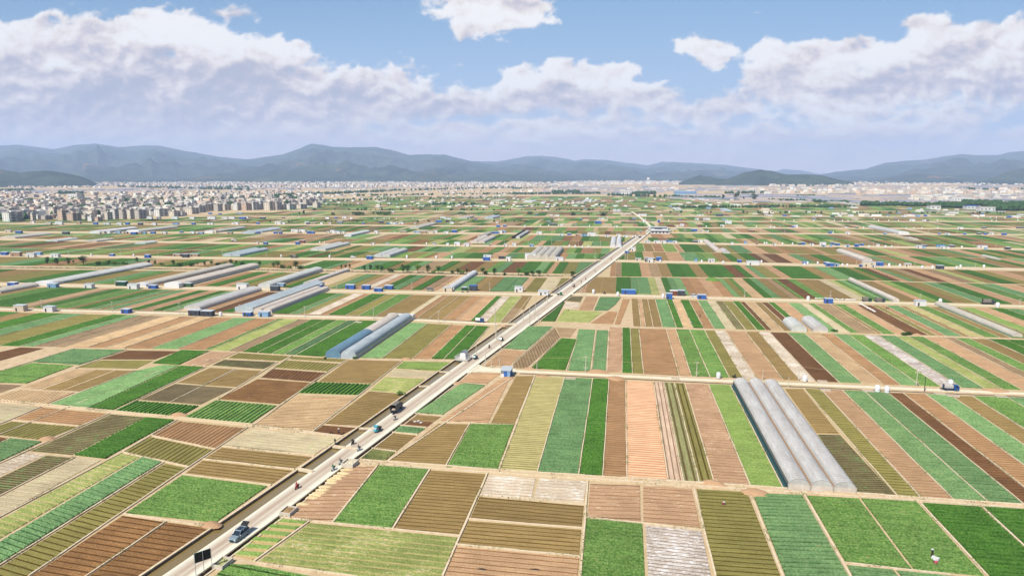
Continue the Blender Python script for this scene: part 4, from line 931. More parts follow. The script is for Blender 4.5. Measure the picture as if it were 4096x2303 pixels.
many(B7, 2.516, '25,108,800,58,w*;262,365,835,52,w*;1103,1242,822,50,bl;1590,1662,835,54,Bw;1553,1612,872,64,b;1670,1740,838,60,k;1870,1952,872,50,b;130,242,470,60,w;440,515,485,36,w;1368,1420,502,40,w;1380,1435,482,24,g;1452,1502,487,40,bl;1840,1862,498,34,lb;1977,2038,500,34,w*;2270,2310,503,28,bl;2365,2487,530,46,w;1243,1300,485,26,c;1335,1375,495,44,G;'
     '1333,1390,305,24,w*;1427,1495,308,26,w;1505,1545,310,28,w;1548,1615,302,20,lb;1620,1662,310,24,w;1133,1175,412,28,b;1200,1240,388,38,w;1820,1870,302,16,k;1875,1918,303,28,w;2205,2230,322,22,w;2338,2362,315,26,lb;2457,2475,322,14,B;175,215,345,26,l;0,38,338,30,w;'
     '247,300,220,28,w;478,517,235,26,wk;555,592,228,20,bw;637,685,238,24,tc;700,752,240,22,lb;760,842,238,38,w;937,978,248,22,w;1052,1092,242,24,w;1124,1165,252,24,w;1625,1675,195,20,y;1803,1862,190,24,b;1280,1315,208,20,t;1692,1730,140,28,w;1730,1755,188,16,t;1890,1930,196,14,c;1952,1982,198,14,w;2098,2130,142,20,w;2385,2445,195,18,Bw;'
     '465,515,135,16,w;1030,1068,148,14,w;370,452,130,20,k;1465,1490,98,22,b;1370,1440,102,16,cg;1675,1702,82,12,b;1840,1882,76,18,w;1925,1992,76,20,w;2110,2152,80,10,l;872,930,68,12,w;683,705,74,14,b;395,435,56,12,t;620,650,135,12,t;'
     '2055,2125,38,18,kb;1865,1895,36,16,w;1895,1930,32,14,w;1490,1515,34,14,w;610,630,30,14,w;230,258,26,12,b;1095,1200,18,12,c;1270,1355,36,24,wk', sh)
many(B8, 2.516, '575,652,915,56,b;1488,1590,940,60,w;357,405,520,26,bl;570,622,524,26,b;590,663,542,36,b;678,713,542,30,l;953,1080,545,52,c*;1100,1160,538,40,bl;922,950,548,26,b;1378,1440,545,36,c*;1703,1770,570,40,k;1050,1078,555,18,w;'
     '305,332,325,16,g;333,372,325,26,b;50,80,332,20,w;425,462,333,20,w;525,583,330,32,w;545,578,345,18,l;637,665,325,24,b;627,645,344,22,l;680,722,333,24,b;770,787,350,22,w;788,817,350,26,l;877,912,347,32,b;932,965,335,24,b;1095,1122,340,22,w;1497,1550,358,28,w;1552,1600,345,16,k;1560,1582,362,20,l;1705,1780,352,28,lb;1740,1780,365,24,w;1800,1825,365,22,w;1825,1880,350,14,k;2120,2205,355,24,w;2185,2208,372,14,l;2395,2440,372,26,kw;'
     '612,640,212,22,b;787,825,220,24,w;1165,1197,222,16,l;1717,1740,220,16,b;1787,1832,230,22,w;1970,1995,222,14,b;2108,2150,222,18,gw;2178,2205,224,18,b;2235,2270,222,20,w;2362,2402,228,22,b;240,265,152,16,b;265,300,150,26,w;108,130,152,14,t;885,910,158,12,o;1915,1962,168,22,w;2160,2200,162,14,kw;2510,2576,160,14,k;1255,1282,212,12,t;'
     '850,905,78,18,c;1430,1475,88,22,w;1560,1590,88,16,w;1590,1620,88,16,k;1275,1300,72,18,G;110,130,80,12,t;635,670,45,16,g;705,738,42,24,w;150,188,38,16,bl;480,545,38,14,w;1345,1392,46,16,w;1572,1600,40,18,b;2412,2450,52,20,b;10,45,40,16,w;2150,2170,22,16,b;1755,1820,20,12,c;1490,1530,44,30,l;1300,1335,10,12,l;1455,1475,12,10,b', sh)
# scattered far cabins (still countable)
for i in range(46):
    y = random.choice([895, 890, 877, 866, 862, 850, 846, 838, 828, 818]) + random.uniform(-2, 2); x = random.uniform(1200 if y > 850 else 1400, 4050)
    if abs(x - 2580) < 40: continue
    w = random.uniform(8, 22) * ppm(y) / 2.2; shed(x, x + w, y, w * random.uniform(.35, .6), random.choice('wwwwwbbclG'))

# striped shed at the lane mouth
t = empty('shed', g(2022, 1510), RZ); b = MB(); w, d, h = 3.4, 5.2, 2.6
b.box((0, d / 2, h / 2), (w, d, h)); b.build('wall', WALL['w'], t)
for x0, x1, z0, z1, m_ in ((-.55, .55, .3, 2.5, 'b'), (-1.68, -.6, 1.5, 2.5, 'G'), (.6, 1.68, .25, 2.5, 'l')):
    b = MB(); b.box(((x0 + x1) / 2, -.04, (z0 + z1) / 2), (x1 - x0, .07, z1 - z0)); b.build('wall_panel', WALL[m_], t)
b = MB()
for i in range(9): b.box((w / 2 + .03, d * (i + .5) / 9, h / 2), (.06, d / 18, h - .1))
b.build('wall_panel', WALL['b'], t)
b = MB(); b.box((0, d / 2, h + .1), (w + .5, d + .5, .12), tx=R(2)); b.build('roof', M_roofw, t)
tag(t, 'blue and white striped shed with flat pale roof at the nearest lane junction', 'shed')
# white pump hut on a deck over the canal
t = empty('pump_hut', g(1845, 1445), math.atan2(1, 1) * 0 - R(17)); 
b = MB(); b.box((0, 2.0, .45), (5.6, 4.6, .3)); b.build('deck', M_conc, t)
b = MB(); b.box((.3, 2.2, 1.95), (2.3, 2.8, 2.7)); b.build('wall', WALL['w'], t)
b = MB()
for s_ in (-1, 1): b.add([(.3 + s_ * 1.4, .5, 3.2), (.3, .5, 3.95), (.3, 3.9, 3.95), (.3 + s_ * 1.4, 3.9, 3.2)], [(0, 1, 2, 3) if s_ < 0 else (3, 2, 1, 0)])
b.add([(-.85, .8, 3.3), (1.45, .8, 3.3), (.3, .8, 3.85), (-.85, 3.6, 3.3), (1.45, 3.6, 3.3), (.3, 3.6, 3.85)], [(0, 1, 2), (3, 5, 4)])
b.build('roof', W_('grey_roof', (150, 158, 168)), t)
b = MB()
for x0, y0, x1, y1 in ((-2.7, -.2, 2.7, -.2), (-2.7, 4.2, 2.7, 4.2), (-2.7, -.2, -2.7, 4.2), (2.7, -.2, 2.7, 4.2)):
    n_ = 7
    for i in range(n_ + 1):
        x = x0 + (x1 - x0) * i / n_; y = y0 + (y1 - y0) * i / n_; b.box((x, y, 1.2), (.09, .09, 1.3))
    for z in (.75, 1.3, 1.85): b.tube((x0, y0, z), (x1, y1, z), .05, n=5)
b.build('railing', WALL['w'], t)
tag(t, 'white pump hut with grey gabled roof and railing on a deck over the canal', 'pump hut')
# two storey white house where the road bends
t = empty('house', g(2640, 936), RZ)
b = MB(); b.box((0, 6, 2), (46 * .5, 12, 4)); b.box((-1, 7, 6.0), (21, 9, 4)); b.build('wall', WALL['w'], t)
b = MB(); b.box((-1, 6, 4.2), (28, 15, .5)); b.box((-4, 6.5, 8.3), (24, 11, .5)); b.build('roof', M_roofw, t)
for i in range(5):
    q = MB(); q.box((-9 + i * 4.4, -.1, 2.0), (1.7, .2, 1.6)); q.build('window', M_glass, t)
q = MB(); q.box((-2, 2.4, 6.4), (9, .2, 1.1)); q.build('window', M_glass, t)
tag(t, 'two storey white house with overhanging flat roofs beside the road bend', 'house')

# ------------------------------------------------------------------ water tanks
tb = MB(); tb.lathe([(.62, 0), (.8, .08), (.82, .7), (.78, .74), (.82, .8), (.82, 1.5), (.78, 1.55), (.8, 2.0), (.66, 2.28), (.25, 2.42), (.25, 2.5), (.05, 2.52)], 16)
me_t = []
def tank(base, sc, p):
    x, yb = base[0] + float(p[0]) / sc, base[1] + float(p[1]) / sc
    k = float(p[2]) if len(p) > 2 else 1.0
    if not me_t:
        o = tb.build('water_tank', W_('white_plastic', (252, 252, 252), rough=.4, nz=.04), smooth=True); me_t.append(o)
    else: o = me_t[0].copy(); COL.objects.link(o)
    o.location = g(x, yb); o.rotation_euler = (0, 0, random.uniform(0, 6)); k *= .92; o.scale = (k, k, k)
    later(o, 'tank', 'white upright water tank', x, yb, 'water tank', 'white water tanks along the farm lanes')
many((2048, 1300), 2.514, '2075,536,1.05', tank); many((3072, 1300), 2.514, '368,568,1.05;1098,672,1.1;1193,682,1.1;1833,612,1.05', tank)
many(B5, 2.516, '2222,1040,1;920,437,1;592,437,1;1347,440,1', tank)
many(B6, 2.516, '255,449,1;742,456,1.1;1520,461,1.2;1815,463,1.1;1972,464,1.1;643,308,.9;690,310,.9;1717,325,1.1;55,210,.9;1400,208,.9;2082,212,.9;1190,69,1;1205,69,1;1290,69,1;1345,70,1;1415,69,1;1580,69,1;572,70,1;2462,70,1;2150,69,1', tank)
many(B7, 2.516, '820,814,1.15;1065,840,1.15;1520,860,1.15;1492,502,1;1910,504,1;2125,516,1.1;2510,506,1;578,346,1;637,353,1.2;708,359,1.1;768,356,1;1245,248,1;1218,252,1;2540,318,1;2563,318,1;2028,322,1;857,240,1;130,140,1;288,140,1;370,138,1;780,142,1;1343,75,1;1577,84,1;1327,105,1.6;470,72,1;962,60,1;1492,82,1;2165,84,1;2330,84,1;2460,150,1;1955,148,1;1665,148,1;2130,148,1', tank)
many(B8, 2.516, '403,886,1.2;1732,912,1.2;2308,956,1.3;367,534,1;398,522,1;500,520,1;748,540,1;797,542,1;1218,542,1.1;1327,547,1.1;1551,564,1.1;1654,565,1.1;1897,570,1.1;1936,556,1.1;2172,556,1.1;147,323,1;247,323,1;1017,352,1;1182,354,1.1;1245,354,1;1950,357,1;27,156,1;65,156,1;785,160,1;962,160,1;1058,162,1;1388,165,1;1468,165,1;1548,166,1;1707,166,1;655,210,1;'
     '33,86,1;163,88,1;262,86,1;460,88,1;602,88,1;667,86,1;748,88,1;805,88,1;1112,88,1;1215,86,1;1313,90,1;1478,88,1;1703,88,1;2252,86,1;2297,90,1;2514,86,1;1040,48,1;1150,52,1;1200,48,1;2115,58,1;2237,58,1;2297,60,1;2382,60,1;2513,62,1;460,46,1;1067,72,1', tank)

# ------------------------------------------------------------------ greenhouses
def film(name, c, alpha=.72, rough=.5):
    if name in MATS: return MATS[name]
    m = bpy.data.materials.new(name); m.use_nodes = True; MATS[name] = m
    n, l, mk, ma = NT(m.node_tree); b = n['Principled BSDF']; b.inputs['Roughness'].default_value = rough; b.inputs['Specular IOR Level'].default_value = .25
    tc = mk('ShaderNodeTexCoord'); mp = mk('ShaderNodeMapping'); mp.inputs['Scale'].default_value = (.5, .16, .5); l.new(tc.outputs['Object'], mp.inputs[0])
    nt = mk('ShaderNodeTexNoise', i_Scale=1.0, i_Detail=6.0, i_Roughness=.65, i_Distortion=.8); l.new(mp.outputs[0], nt.inputs['Vector'])
    r = mk('ShaderNodeMapRange'); l.new(nt.outputs['Fac'], r.inputs[0]); r.inputs[1].default_value = .3; r.inputs[2].default_value = .72
    cc = mixc(mk, l, r.outputs[0], tuple(v * .94 for v in alb(c)), alb(tuple(min(255, v * 1.05) for v in c))); l.new(cc, b.inputs['Base Color'])
    aa = mk('ShaderNodeMapRange'); l.new(nt.outputs['Fac'], aa.inputs[0]); aa.inputs[1].default_value = .3; aa.inputs[2].default_value = .7; aa.inputs[3].default_value = alpha - .07; aa.inputs[4].default_value = min(1, alpha + .07)
    l.new(aa.outputs[0], b.inputs['Alpha'])
    bp = mk('ShaderNodeBump', i_Strength=.1, i_Distance=.06); l.new(nt.outputs['Fac'], bp.inputs['Height']); l.new(bp.outputs[0], b.inputs['Normal'])
    return m
FILM = {'clear': film('clear_film', (246, 240, 234), .72), 'blue': film('blue_film', (128, 176, 204), .7), 'pink': film('dusty_film', (248, 230, 212), .90), 'white': film('white_film', (246, 244, 240), .97), 'grey': film('grey_film', (226, 216, 196), .92), 'pale': film('pale_film', (240, 240, 230), .84),
        'black': film('shade_net', (40, 42, 42), .97, .9), 'sky': film('bluish_film', (220, 232, 236), .78)}
M_hoop = W_('hoop_metal', (150, 144, 142), rough=.5)
def greenhouse(xl, xr, yn, yf, n, side, arch, colr, label, ribs=1.2, parts=None, cap=None, peak=False, group=None, inside=None):
    A = g(xl, yn); B = g(xr, yn + (xr - xl) * .045); wtot = (B - A).dot(EV); xf = VP[0] + (xl - VP[0]) * (yf - VP[1]) / (yn - VP[1]); L = (g(xf, yf) - A).dot(EU); w = wtot / n
    side *= .88; arch *= .82
    t = empty('greenhouse', A, RZ); tag(t, label, 'greenhouse', group or 'plastic greenhouses among the fields')
    ns = 10
    def sec(i, u):
        a = math.pi * u
        if peak: return (w * i + w * u, side + arch * (1 - abs(2 * u - 1)))
        ee = .28 if n > 1 and n < 4 else 0
        return (w * i + w / 2 - (w / 2 - ee) * math.cos(a), side + arch * math.sin(a) ** .9)
    if inside:
        q = MB(); per = CR[inside][3]; e = [(.3, .3), (wtot - .3, .3), (wtot - .3, L - .3), (.3, L - .3)]
        q.prism(e, .02, .12, 0, lambda p: p); q.build('bed', FM[inside], t)
    for i in range(n):
        segs = parts[i] if parts else [(0, 1, colr)]
        for u0, u1, cc in segs:
            b = MB(); nl = max(2, int(L * (u1 - u0) / 3)); vs = []; wob = lambda: random.uniform(-.04, .04)
            for j in range(nl + 1):
                y = L * (u0 + (u1 - u0) * j / nl)
                for q in range(ns + 1):
                    x, z = sec(i, q / ns); vs.append((x, y, z + wob()))
            m_ = ns + 1
            b.add(vs, [(j * m_ + q, j * m_ + q + 1, (j + 1) * m_ + q + 1, (j + 1) * m_ + q) for j in range(nl) for q in range(ns)])
            b.build('cover', FILM[cc], t, smooth=True)
        cc = segs[0][2]
        for y in (0, L):                   # gable ends
            b = MB(); top = [sec(i, q / ns) for q in range(ns + 1)]
            vs = [(w * i + .03, y, side), (w * i + w - .03, y, side)] + [(x, y, z) for x, z in top[1:-1][::-1]]
            b.add(vs, [tuple(range(len(vs)))]); b.build('gable', FILM[cc], t)
            b = MB(); b.add([(w * i + .03, y, 0), (w * i + w - .03, y, 0), (w * i + w - .03, y, side), (w * i + .03, y, side)], [(0, 1, 2, 3)])
            b.build('end_wall', FILM['pink' if cc in ('clear', 'pink') else cc], t)
    for x in (0, wtot):
        b = MB(); b.add([(x, 0, 0), (x, L, 0), (x, L, side), (x, 0, side)], [(0, 1, 2, 3)])
        b.build('side_wall', FILM['black'] if colr == 'black' else (W_('dark_teal', (52, 96, 98)) if (inside == 'q' and n == 3 and x == 0) else FILM['pale']), t)
    if inside == 'q' and n == 3:
        b = MB(); b.add([(-.9, 0, .03), (-.02, 0, .03), (-.02, L, .03), (-.9, L, .03)], [(0, 1, 2, 3)]); b.build('teal_strip', W_('dark_teal', (52, 96, 98)), t)  # flat dark teal strip on the ground along the left wall
    if ribs:
        b = MB(); nr = int(L / ribs)
        for j in range(nr + 1):
            y = L * j / nr
            for i in range(n):
                pts = [(w * i, y, 0)] + [(sec(i, q / 6)[0], y, sec(i, q / 6)[1] + .03) for q in range(7)] + [(w * i + w, y, 0)]
                for p_, q_ in zip(pts, pts[1:]): b.tube(p_, q_, .035, n=3, caps=False)
        for i in range(n + 1): b.tube((w * i, 0, side), (w * i, L, side), .06, n=4)
        if n > 1:
            gb = MB()
            for i in range(1, n): gb.box((w * i, L / 2, side + .02), (.62, L, .1))
        if n > 1: gb.build('gutter', W_('gutter_board', (176, 138, 98)), t)
        b.build('frame', M_hoop, t)
    if cap:                                # white arched entrance shed
        y0, y1 = (L, L + 3.5) if cap == 'far' else (-3.5, 0); b = MB(); vs = []
        for y in (y0, y1):
            vs.append((-.15, y, 0))
            for q in range(ns + 1):
                a = q / ns; x = -.15 + (wtot + .3) * a if n > 1 else -.15 + (w + .3) * (.5 - .5 * math.cos(math.pi * a)); z = side + (.9 if n > 1 else (arch + .15) * math.sin(math.pi * a) ** .8)
                vs.append((x, y, z))
            vs.append((wtot + .15, y, 0))
        m_ = ns + 3
        b.add(vs, [(q, q + 1, m_ + q + 1, m_ + q) for q in range(m_ - 1)] + [tuple(range(m_)), tuple(range(m_, 2 * m_))])
        b.build('entrance', WALL['w'], t)
    return t
GHs = greenhouse
GHs(3150, 3421, 1958, 1540, 3, 1.7, 1.7, 'clear', 'three span clear film greenhouse running down from the nearest lane', 1.0, cap=None, inside='q')
GHs(1302, 1425, 1430, 1277, 2, 1.9, 2.3, 'blue', 'twin arched greenhouse whose near left half has blue film', 1.1, parts=[[(0, .5, 'blue'), (.5, 1, 'pink')], [(0, 1, 'sky')]], cap='far', inside='K')
GHs(940, 1012, 1247, 1142, 1, 3.0, 1.8, 'sky', 'tall peaked bluish glass greenhouse beyond the second lane', 2.0, peak=True, inside='D')
GHs(1014, 1086, 1250, 1160, 2, 1.5, 1.7, 'pink', 'twin dusty pink tunnels right of the peaked glasshouse', 1.6)
GHs(735, 800, 1240, 1162, 1, 1.3, 2.3, 'clear', 'single clear tunnel behind the two charcoal cabins', 1.5, inside='B')
GHs(1032, 1080, 1152, 1085, 1, 2.0, 2.2, 'pale', 'pale clear tunnel with lattice sides left of the blue sheds', 2, inside='q')
GHs(1212, 1238, 1138, 1082, 1, .8, 1.6, 'pink', 'low narrow pinkish tunnel right of the pale clear tunnel', 2)
GHs(672, 726, 1148, 1070, 1, 2.6, 1.6, 'pink', 'wide flat arched greenhouse with bright white front', 2, cap='near')
GHs(551, 596, 1144, 1065, 1, 1.2, 1.9, 'grey', 'long grey green tunnel left of the wide white fronted one', 2, cap='near')
GHs(155, 216, 1138, 1063, 1, 1.4, 2.0, 'pale', 'very long pale tunnel with blue and white arched entrance', 2, cap='near')
GHs(-60, 0, 1172, 1143, 1, 1.0, 2.0, 'grey', 'grey tunnel at the left edge below the third lane', 2)
GHs(1787, 1816, 1160, 1096, 1, 1.3, 2.2, 'white', 'bright whitish tunnel with cream hut at its near end', 2)
GHs(1493, 1557, 1029, 1004, 2, 1.6, 2.2, 'pale', 'twin pale arches behind two blue sheds on mid valley lane', 2)
GHs(1242, 1298, 1003, 978, 2, 1.5, 2.0, 'pale', 'twin low clear tunnels below the lane with low arches', 2)
GHs(1376, 1402, 947, 930, 1, 2.0, 1.8, 'white', 'solid white long hall standing among left middle fields', 3)
GHs(1636, 1672, 916, 897, 1, 2.4, 2.2, 'grey', 'grey peaked greenhouse left of the white house', 3, peak=True)
GHs(890, 954, 1026, 1002, 2, 1.5, 2.2, 'sky', 'twin bluish tunnels by the brown walls on mid valley lane', 2)
GHs(513, 553, 929, 911, 1, 1.6, 2.4, 'grey', 'long grey brown tunnel in front of the town', 3, cap='near')
GHs(0, 50, 953, 938, 1, 1.2, 2.2, 'grey', 'greyish tunnel at left edge in front of the town', 3)
GHs(358, 392, 935, 918, 1, 2.6, 2, 'white', 'white hall with pale blue side in front of the town', 3)
GHs(183, 222, 967, 957, 2, .8, 1.6, 'pale', 'pair of low pale tunnels near the left edge', 3)
GHs(338, 380, 968, 959, 2, .8, 1.8, 'grey', 'pair of dusty low tunnels right of the pale pair', 3)
GHs(537, 575, 976, 969, 1, .8, 1.8, 'pale', 'short pale tunnel by a dark hedge left of centre', 3)
GHs(823, 852, 932, 914, 1, 1.8, 2, 'grey', 'grey tunnel with cream front in front of town end', 3, cap='near')
GHs(965, 1010, 935, 918, 1, 1.8, 2, 'sky', 'bluish pale tunnel left of the white long hall', 3)
GHs(1908, 1932, 950, 932, 2, .9, 1.8, 'grey', 'small twin grey tunnels left of the black net one', 3)
GHs(1879, 1936, 973, 951, 2, 1.4, 2.4, 'pink', 'twin dusty arches above the lane with low arches', 2.5)
GHs(2046, 2078, 954, 930, 2, 1.6, 2.2, 'black', 'twin tunnel with one black net half and one pale half', 3, parts=[[(0, 1, 'black')], [(0, 1, 'pale')]])
GHs(2108, 2222, 1037, 1000, 4, 2.4, 2.6, 'grey', 'four span greyish greenhouse beside the two storey building', 2.2)
GHs(2439, 2487, 990, 960, 2, 2.0, 3.0, 'white', 'twin whitish arches beside the canal and road', 2)
GHs(2863, 2890, 1009, 967, 1, 1.0, 2.2, 'pink', 'slim dusty tunnel slanting right above mid valley lane', 2.5)
GHs(2893, 2922, 1015, 1003, 1, 1.0, 2.4, 'clear', 'short clear tunnel touching the end of the slim dusty one', 2.5)
GHs(3165, 3228, 1325, 1292, 1, 1.0, 3.0, 'pale', 'small pale round tunnel left of its wider neighbour', 1.5, inside='q')
GHs(3253, 3313, 1328, 1288, 1, 1.1, 3.0, 'clear', 'wider short clear tunnel with brown door heap', 1.5, inside='P')
GHs(3573, 3598, 1209, 1124, 1, 1.2, 1.9, 'pink', 'very long slim tunnel ending at the blue shed lane', 2)
GHs(4050, 4092, 1350, 1220, 1, .9, 1.9, 'grey', 'very long slim grey tunnel at the right edge', 1.8)
GHs(3450, 3492, 1046, 1008, 1, 1.6, 2.4, 'pink', 'broad dusty tunnel behind the cream hut', 2)
GHs(3591, 3640, 938, 912, 1, 2.2, 2.6, 'clear', 'big tunnel with bright white front in right far fields', 3, cap='near')
GHs(3650, 3680, 961, 954, 2, .8, 1.8, 'grey', 'low rounded double tunnel in right fields', 3)
GHs(3985, 4006, 1041, 1027, 1, .8, 1.8, 'grey', 'short grey tunnel near the right edge', 3)
GHs(3470, 3488, 868, 862, 1, 1.2, 3, 'grey', 'flat grey tunnel among far right fields', 4)
for (x, y, yf, c_, lb) in ((1935, 876, 866, 'sky', 'bluish tunnel by a white low wall'), (1830, 876, 868, 'grey', 'dull tunnel left of the bluish one'), (2330, 806, 800, 'pale', 'pale tunnel near far centre trees'), (2450, 848, 842, 'pale', 'pale flat tunnel by pale house'), (2900, 846, 838, 'sky', 'long bluish tunnel right of the road bend'), (2700, 842, 834, 'pale', 'pale tunnel just right of far road'),
                          (2300, 815, 809, 'grey', 'grey dome tunnel left of far road'), (2800, 802, 797, 'pale', 'pale strip tunnel beyond tree belt'), (1960, 806, 800, 'grey', 'grey tunnel before far town'), (3200, 808, 801, 'pale', 'pale strip tunnel at foot of blue hall'), (2090, 810, 804, 'white', 'white arched tunnel in far fields'), (3420, 822, 814, 'grey', 'long grey strip tunnel in front of far grove')):
    GHs(x, x + 34, y, yf, 2, 1.4, 2.2, c_, lb, 0)

# ------------------------------------------------------------------ poles and wires
def pole(x, yb, hp, style='A'):
    k = ppm(yb); v = (yb - 1151.5) / F; h = hp / (k * (CP - v * SP) ** 0 * .97); h = max(3.5, min(h, 13)); r = .09 + .006 * h
    t = empty('utility_pole' if style != 'L' else 'street_lamp', g(x, yb), RZ); m_ = M_conc if style != 'K' else W_('dark_pole', (70, 60, 54))
    b = MB(); b.tube((0, 0, 0), (0, 0, h), r * 1.25, r * .8, 8); b.build('shaft', m_, t)
    if style == 'A':
        for z, w_ in ((h - .35, 1.5), (h * .28, 1.3)):
            q = MB(); q.box((0, .03, z), (w_, .12, .12))
            for s_ in (-1, 0, 1): q.tube((s_ * w_ * .44, .03, z + .05), (s_ * w_ * .44, .03, z + .3), .05, n=5)
            q.build('crossarm', M_conc, t)
    elif style == 'L':
        q = MB(); q.box((-.5, 0, h - .1), (1.0, .08, .08)); q.build('arm', M_metal, t)
        q = MB(); q.box((-.95, 0, h - .12), (.5, .22, .1)); q.build('lamp_head', M_black, t)
    nm = {'A': 'crossarmed concrete pole', 'P': 'plain white pole', 'L': 'short lamp post', 'K': 'thin dark pole'}[style]
    later(t, 'pole' + style, nm, x, yb, 'pole' if style != 'L' else 'street lamp', 'poles beside lanes and road')
def pl(base, sc, p): pole(base[0] + float(p[0]) / sc, base[1] + float(p[1]) / sc, float(p[2]) / sc, p[3] if len(p) > 3 else 'A')
many((2048, 1300), 2.514, '740,473,165;1855,522,155;2520,550,100,P;250,450,20,P', pl); many((3072, 1300), 2.514, '305,562,150;205,625,72,L;1490,616,150;1572,665,145,K', pl)
many((1780, 1330), 6.295, '1018,860,405;1175,882,125,L;1372,865,230,L;785,545,340,P;1290,175,330,P;1410,412,380', pl)
many(B6, 2.516, '492,1052,112;1183,1072,112;1838,1114,125;2408,1142,190,P;2412,1260,112,P;2560,1148,85,P;812,772,80;1570,782,80;2352,797,90;103,442,42;750,440,42;1845,448,46;2393,450,46;610,60,35,P;915,112,40;955,112,35;700,68,38,P;2115,142,75,P;2210,195,28,P;2500,325,40;1345,66,30,P;2255,300,30,P;2080,160,60,P;370,48,34,P', pl)
many(B7, 2.516, '112,1090,112,P;178,1147,205,P;235,1037,140,P;222,1082,100,P;268,1107,78,P;355,917,82,P;480,837,96,P;694,827,125;722,837,52,L;2340,857,72;835,477,88;1135,482,92,P;1163,482,86,P;1730,492,58;163,330,60,P;400,330,62;667,342,60;890,342,55;365,440,60,P;1155,330,55,P;2145,300,42;2388,312,40;1650,280,30,P;25,208,40,P;200,208,38,P;400,208,40,P;515,132,60,P;772,98,50,P;1075,98,40,P;1525,95,60,P;1540,95,55,P;2425,150,34,P;2257,198,40,P;2500,198,38,P;93,70,36,P;545,70,34,P;868,112,40,P;1180,240,38,P', pl)
many(B8, 2.516, '628,860,70;1527,887,72;2533,932,62;888,532,52;1475,547,52;2085,562,55;328,540,48;85,320,46,P;297,322,46,P;815,327,40,P;1060,337,42,P;1310,342,46,P;1547,347,42,P;1840,347,42,P;2072,347,42,P;2292,352,42,P;168,207,46;520,207,46;800,212,46;1050,212,46;1613,217,48;1900,217,44;2237,220,44;2543,220,42;150,150,32,P;445,155,34,P;753,155,34,P;1073,158,34,P;1350,160,34,P;1713,160,34,P;1962,160,34,P;2265,160,34,P;373,80,26,P;2115,70,46,P;1665,40,36,P;315,30,20,P', pl)
many(B5, 2.516, '420,965,92;1133,1002,106;1810,1027,122;2417,1022,96;690,433,48;1213,432,55;1592,458,62;2238,440,60;1162,742,74;1872,742,70;1462,120,34,P;1740,205,40,P;2105,250,34,P;2310,180,30,P;2497,108,34,P;2145,85,20,P', pl)
def wire(a, b, lab, sag=1.2):
    mb = MB(); n_ = 14; pts = []
    for i in range(n_ + 1):
        u = i / n_; p = a.lerp(b, u); pts.append((p.x, p.y, p.z - sag * 4 * u * (1 - u)))
    for p, q in zip(pts, pts[1:]): mb.tube(p, q, .03, n=4, caps=False)
    o = mb.build('power_line', W_('wire', (222, 190, 140))); tag(o, lab, 'cable', 'cables between power poles')
ps = [g(1942, 1466.6) + Vector((0, 0, 6)), g(2342, 1488) + Vector((0, 0, 5.7)), g(2786, 1507) + Vector((0, 0, 5.5)), g(3193, 1523) + Vector((0, 0, 5.4)), g(3665, 1545) + Vector((0, 0, 5.4)), g(4250, 1566) + Vector((0, 0, 5.4))]
for i, nmx in enumerate(('from the lane junction pole to the first field pole', 'from the first to the second field pole', 'from the second field pole towards the big greenhouse', 'from the pole behind the big greenhouse to the tank lane', 'from the pole by the blue truck to the right edge')):
    wire(ps[i], ps[i + 1], 'thin pale cable ' + nmx)

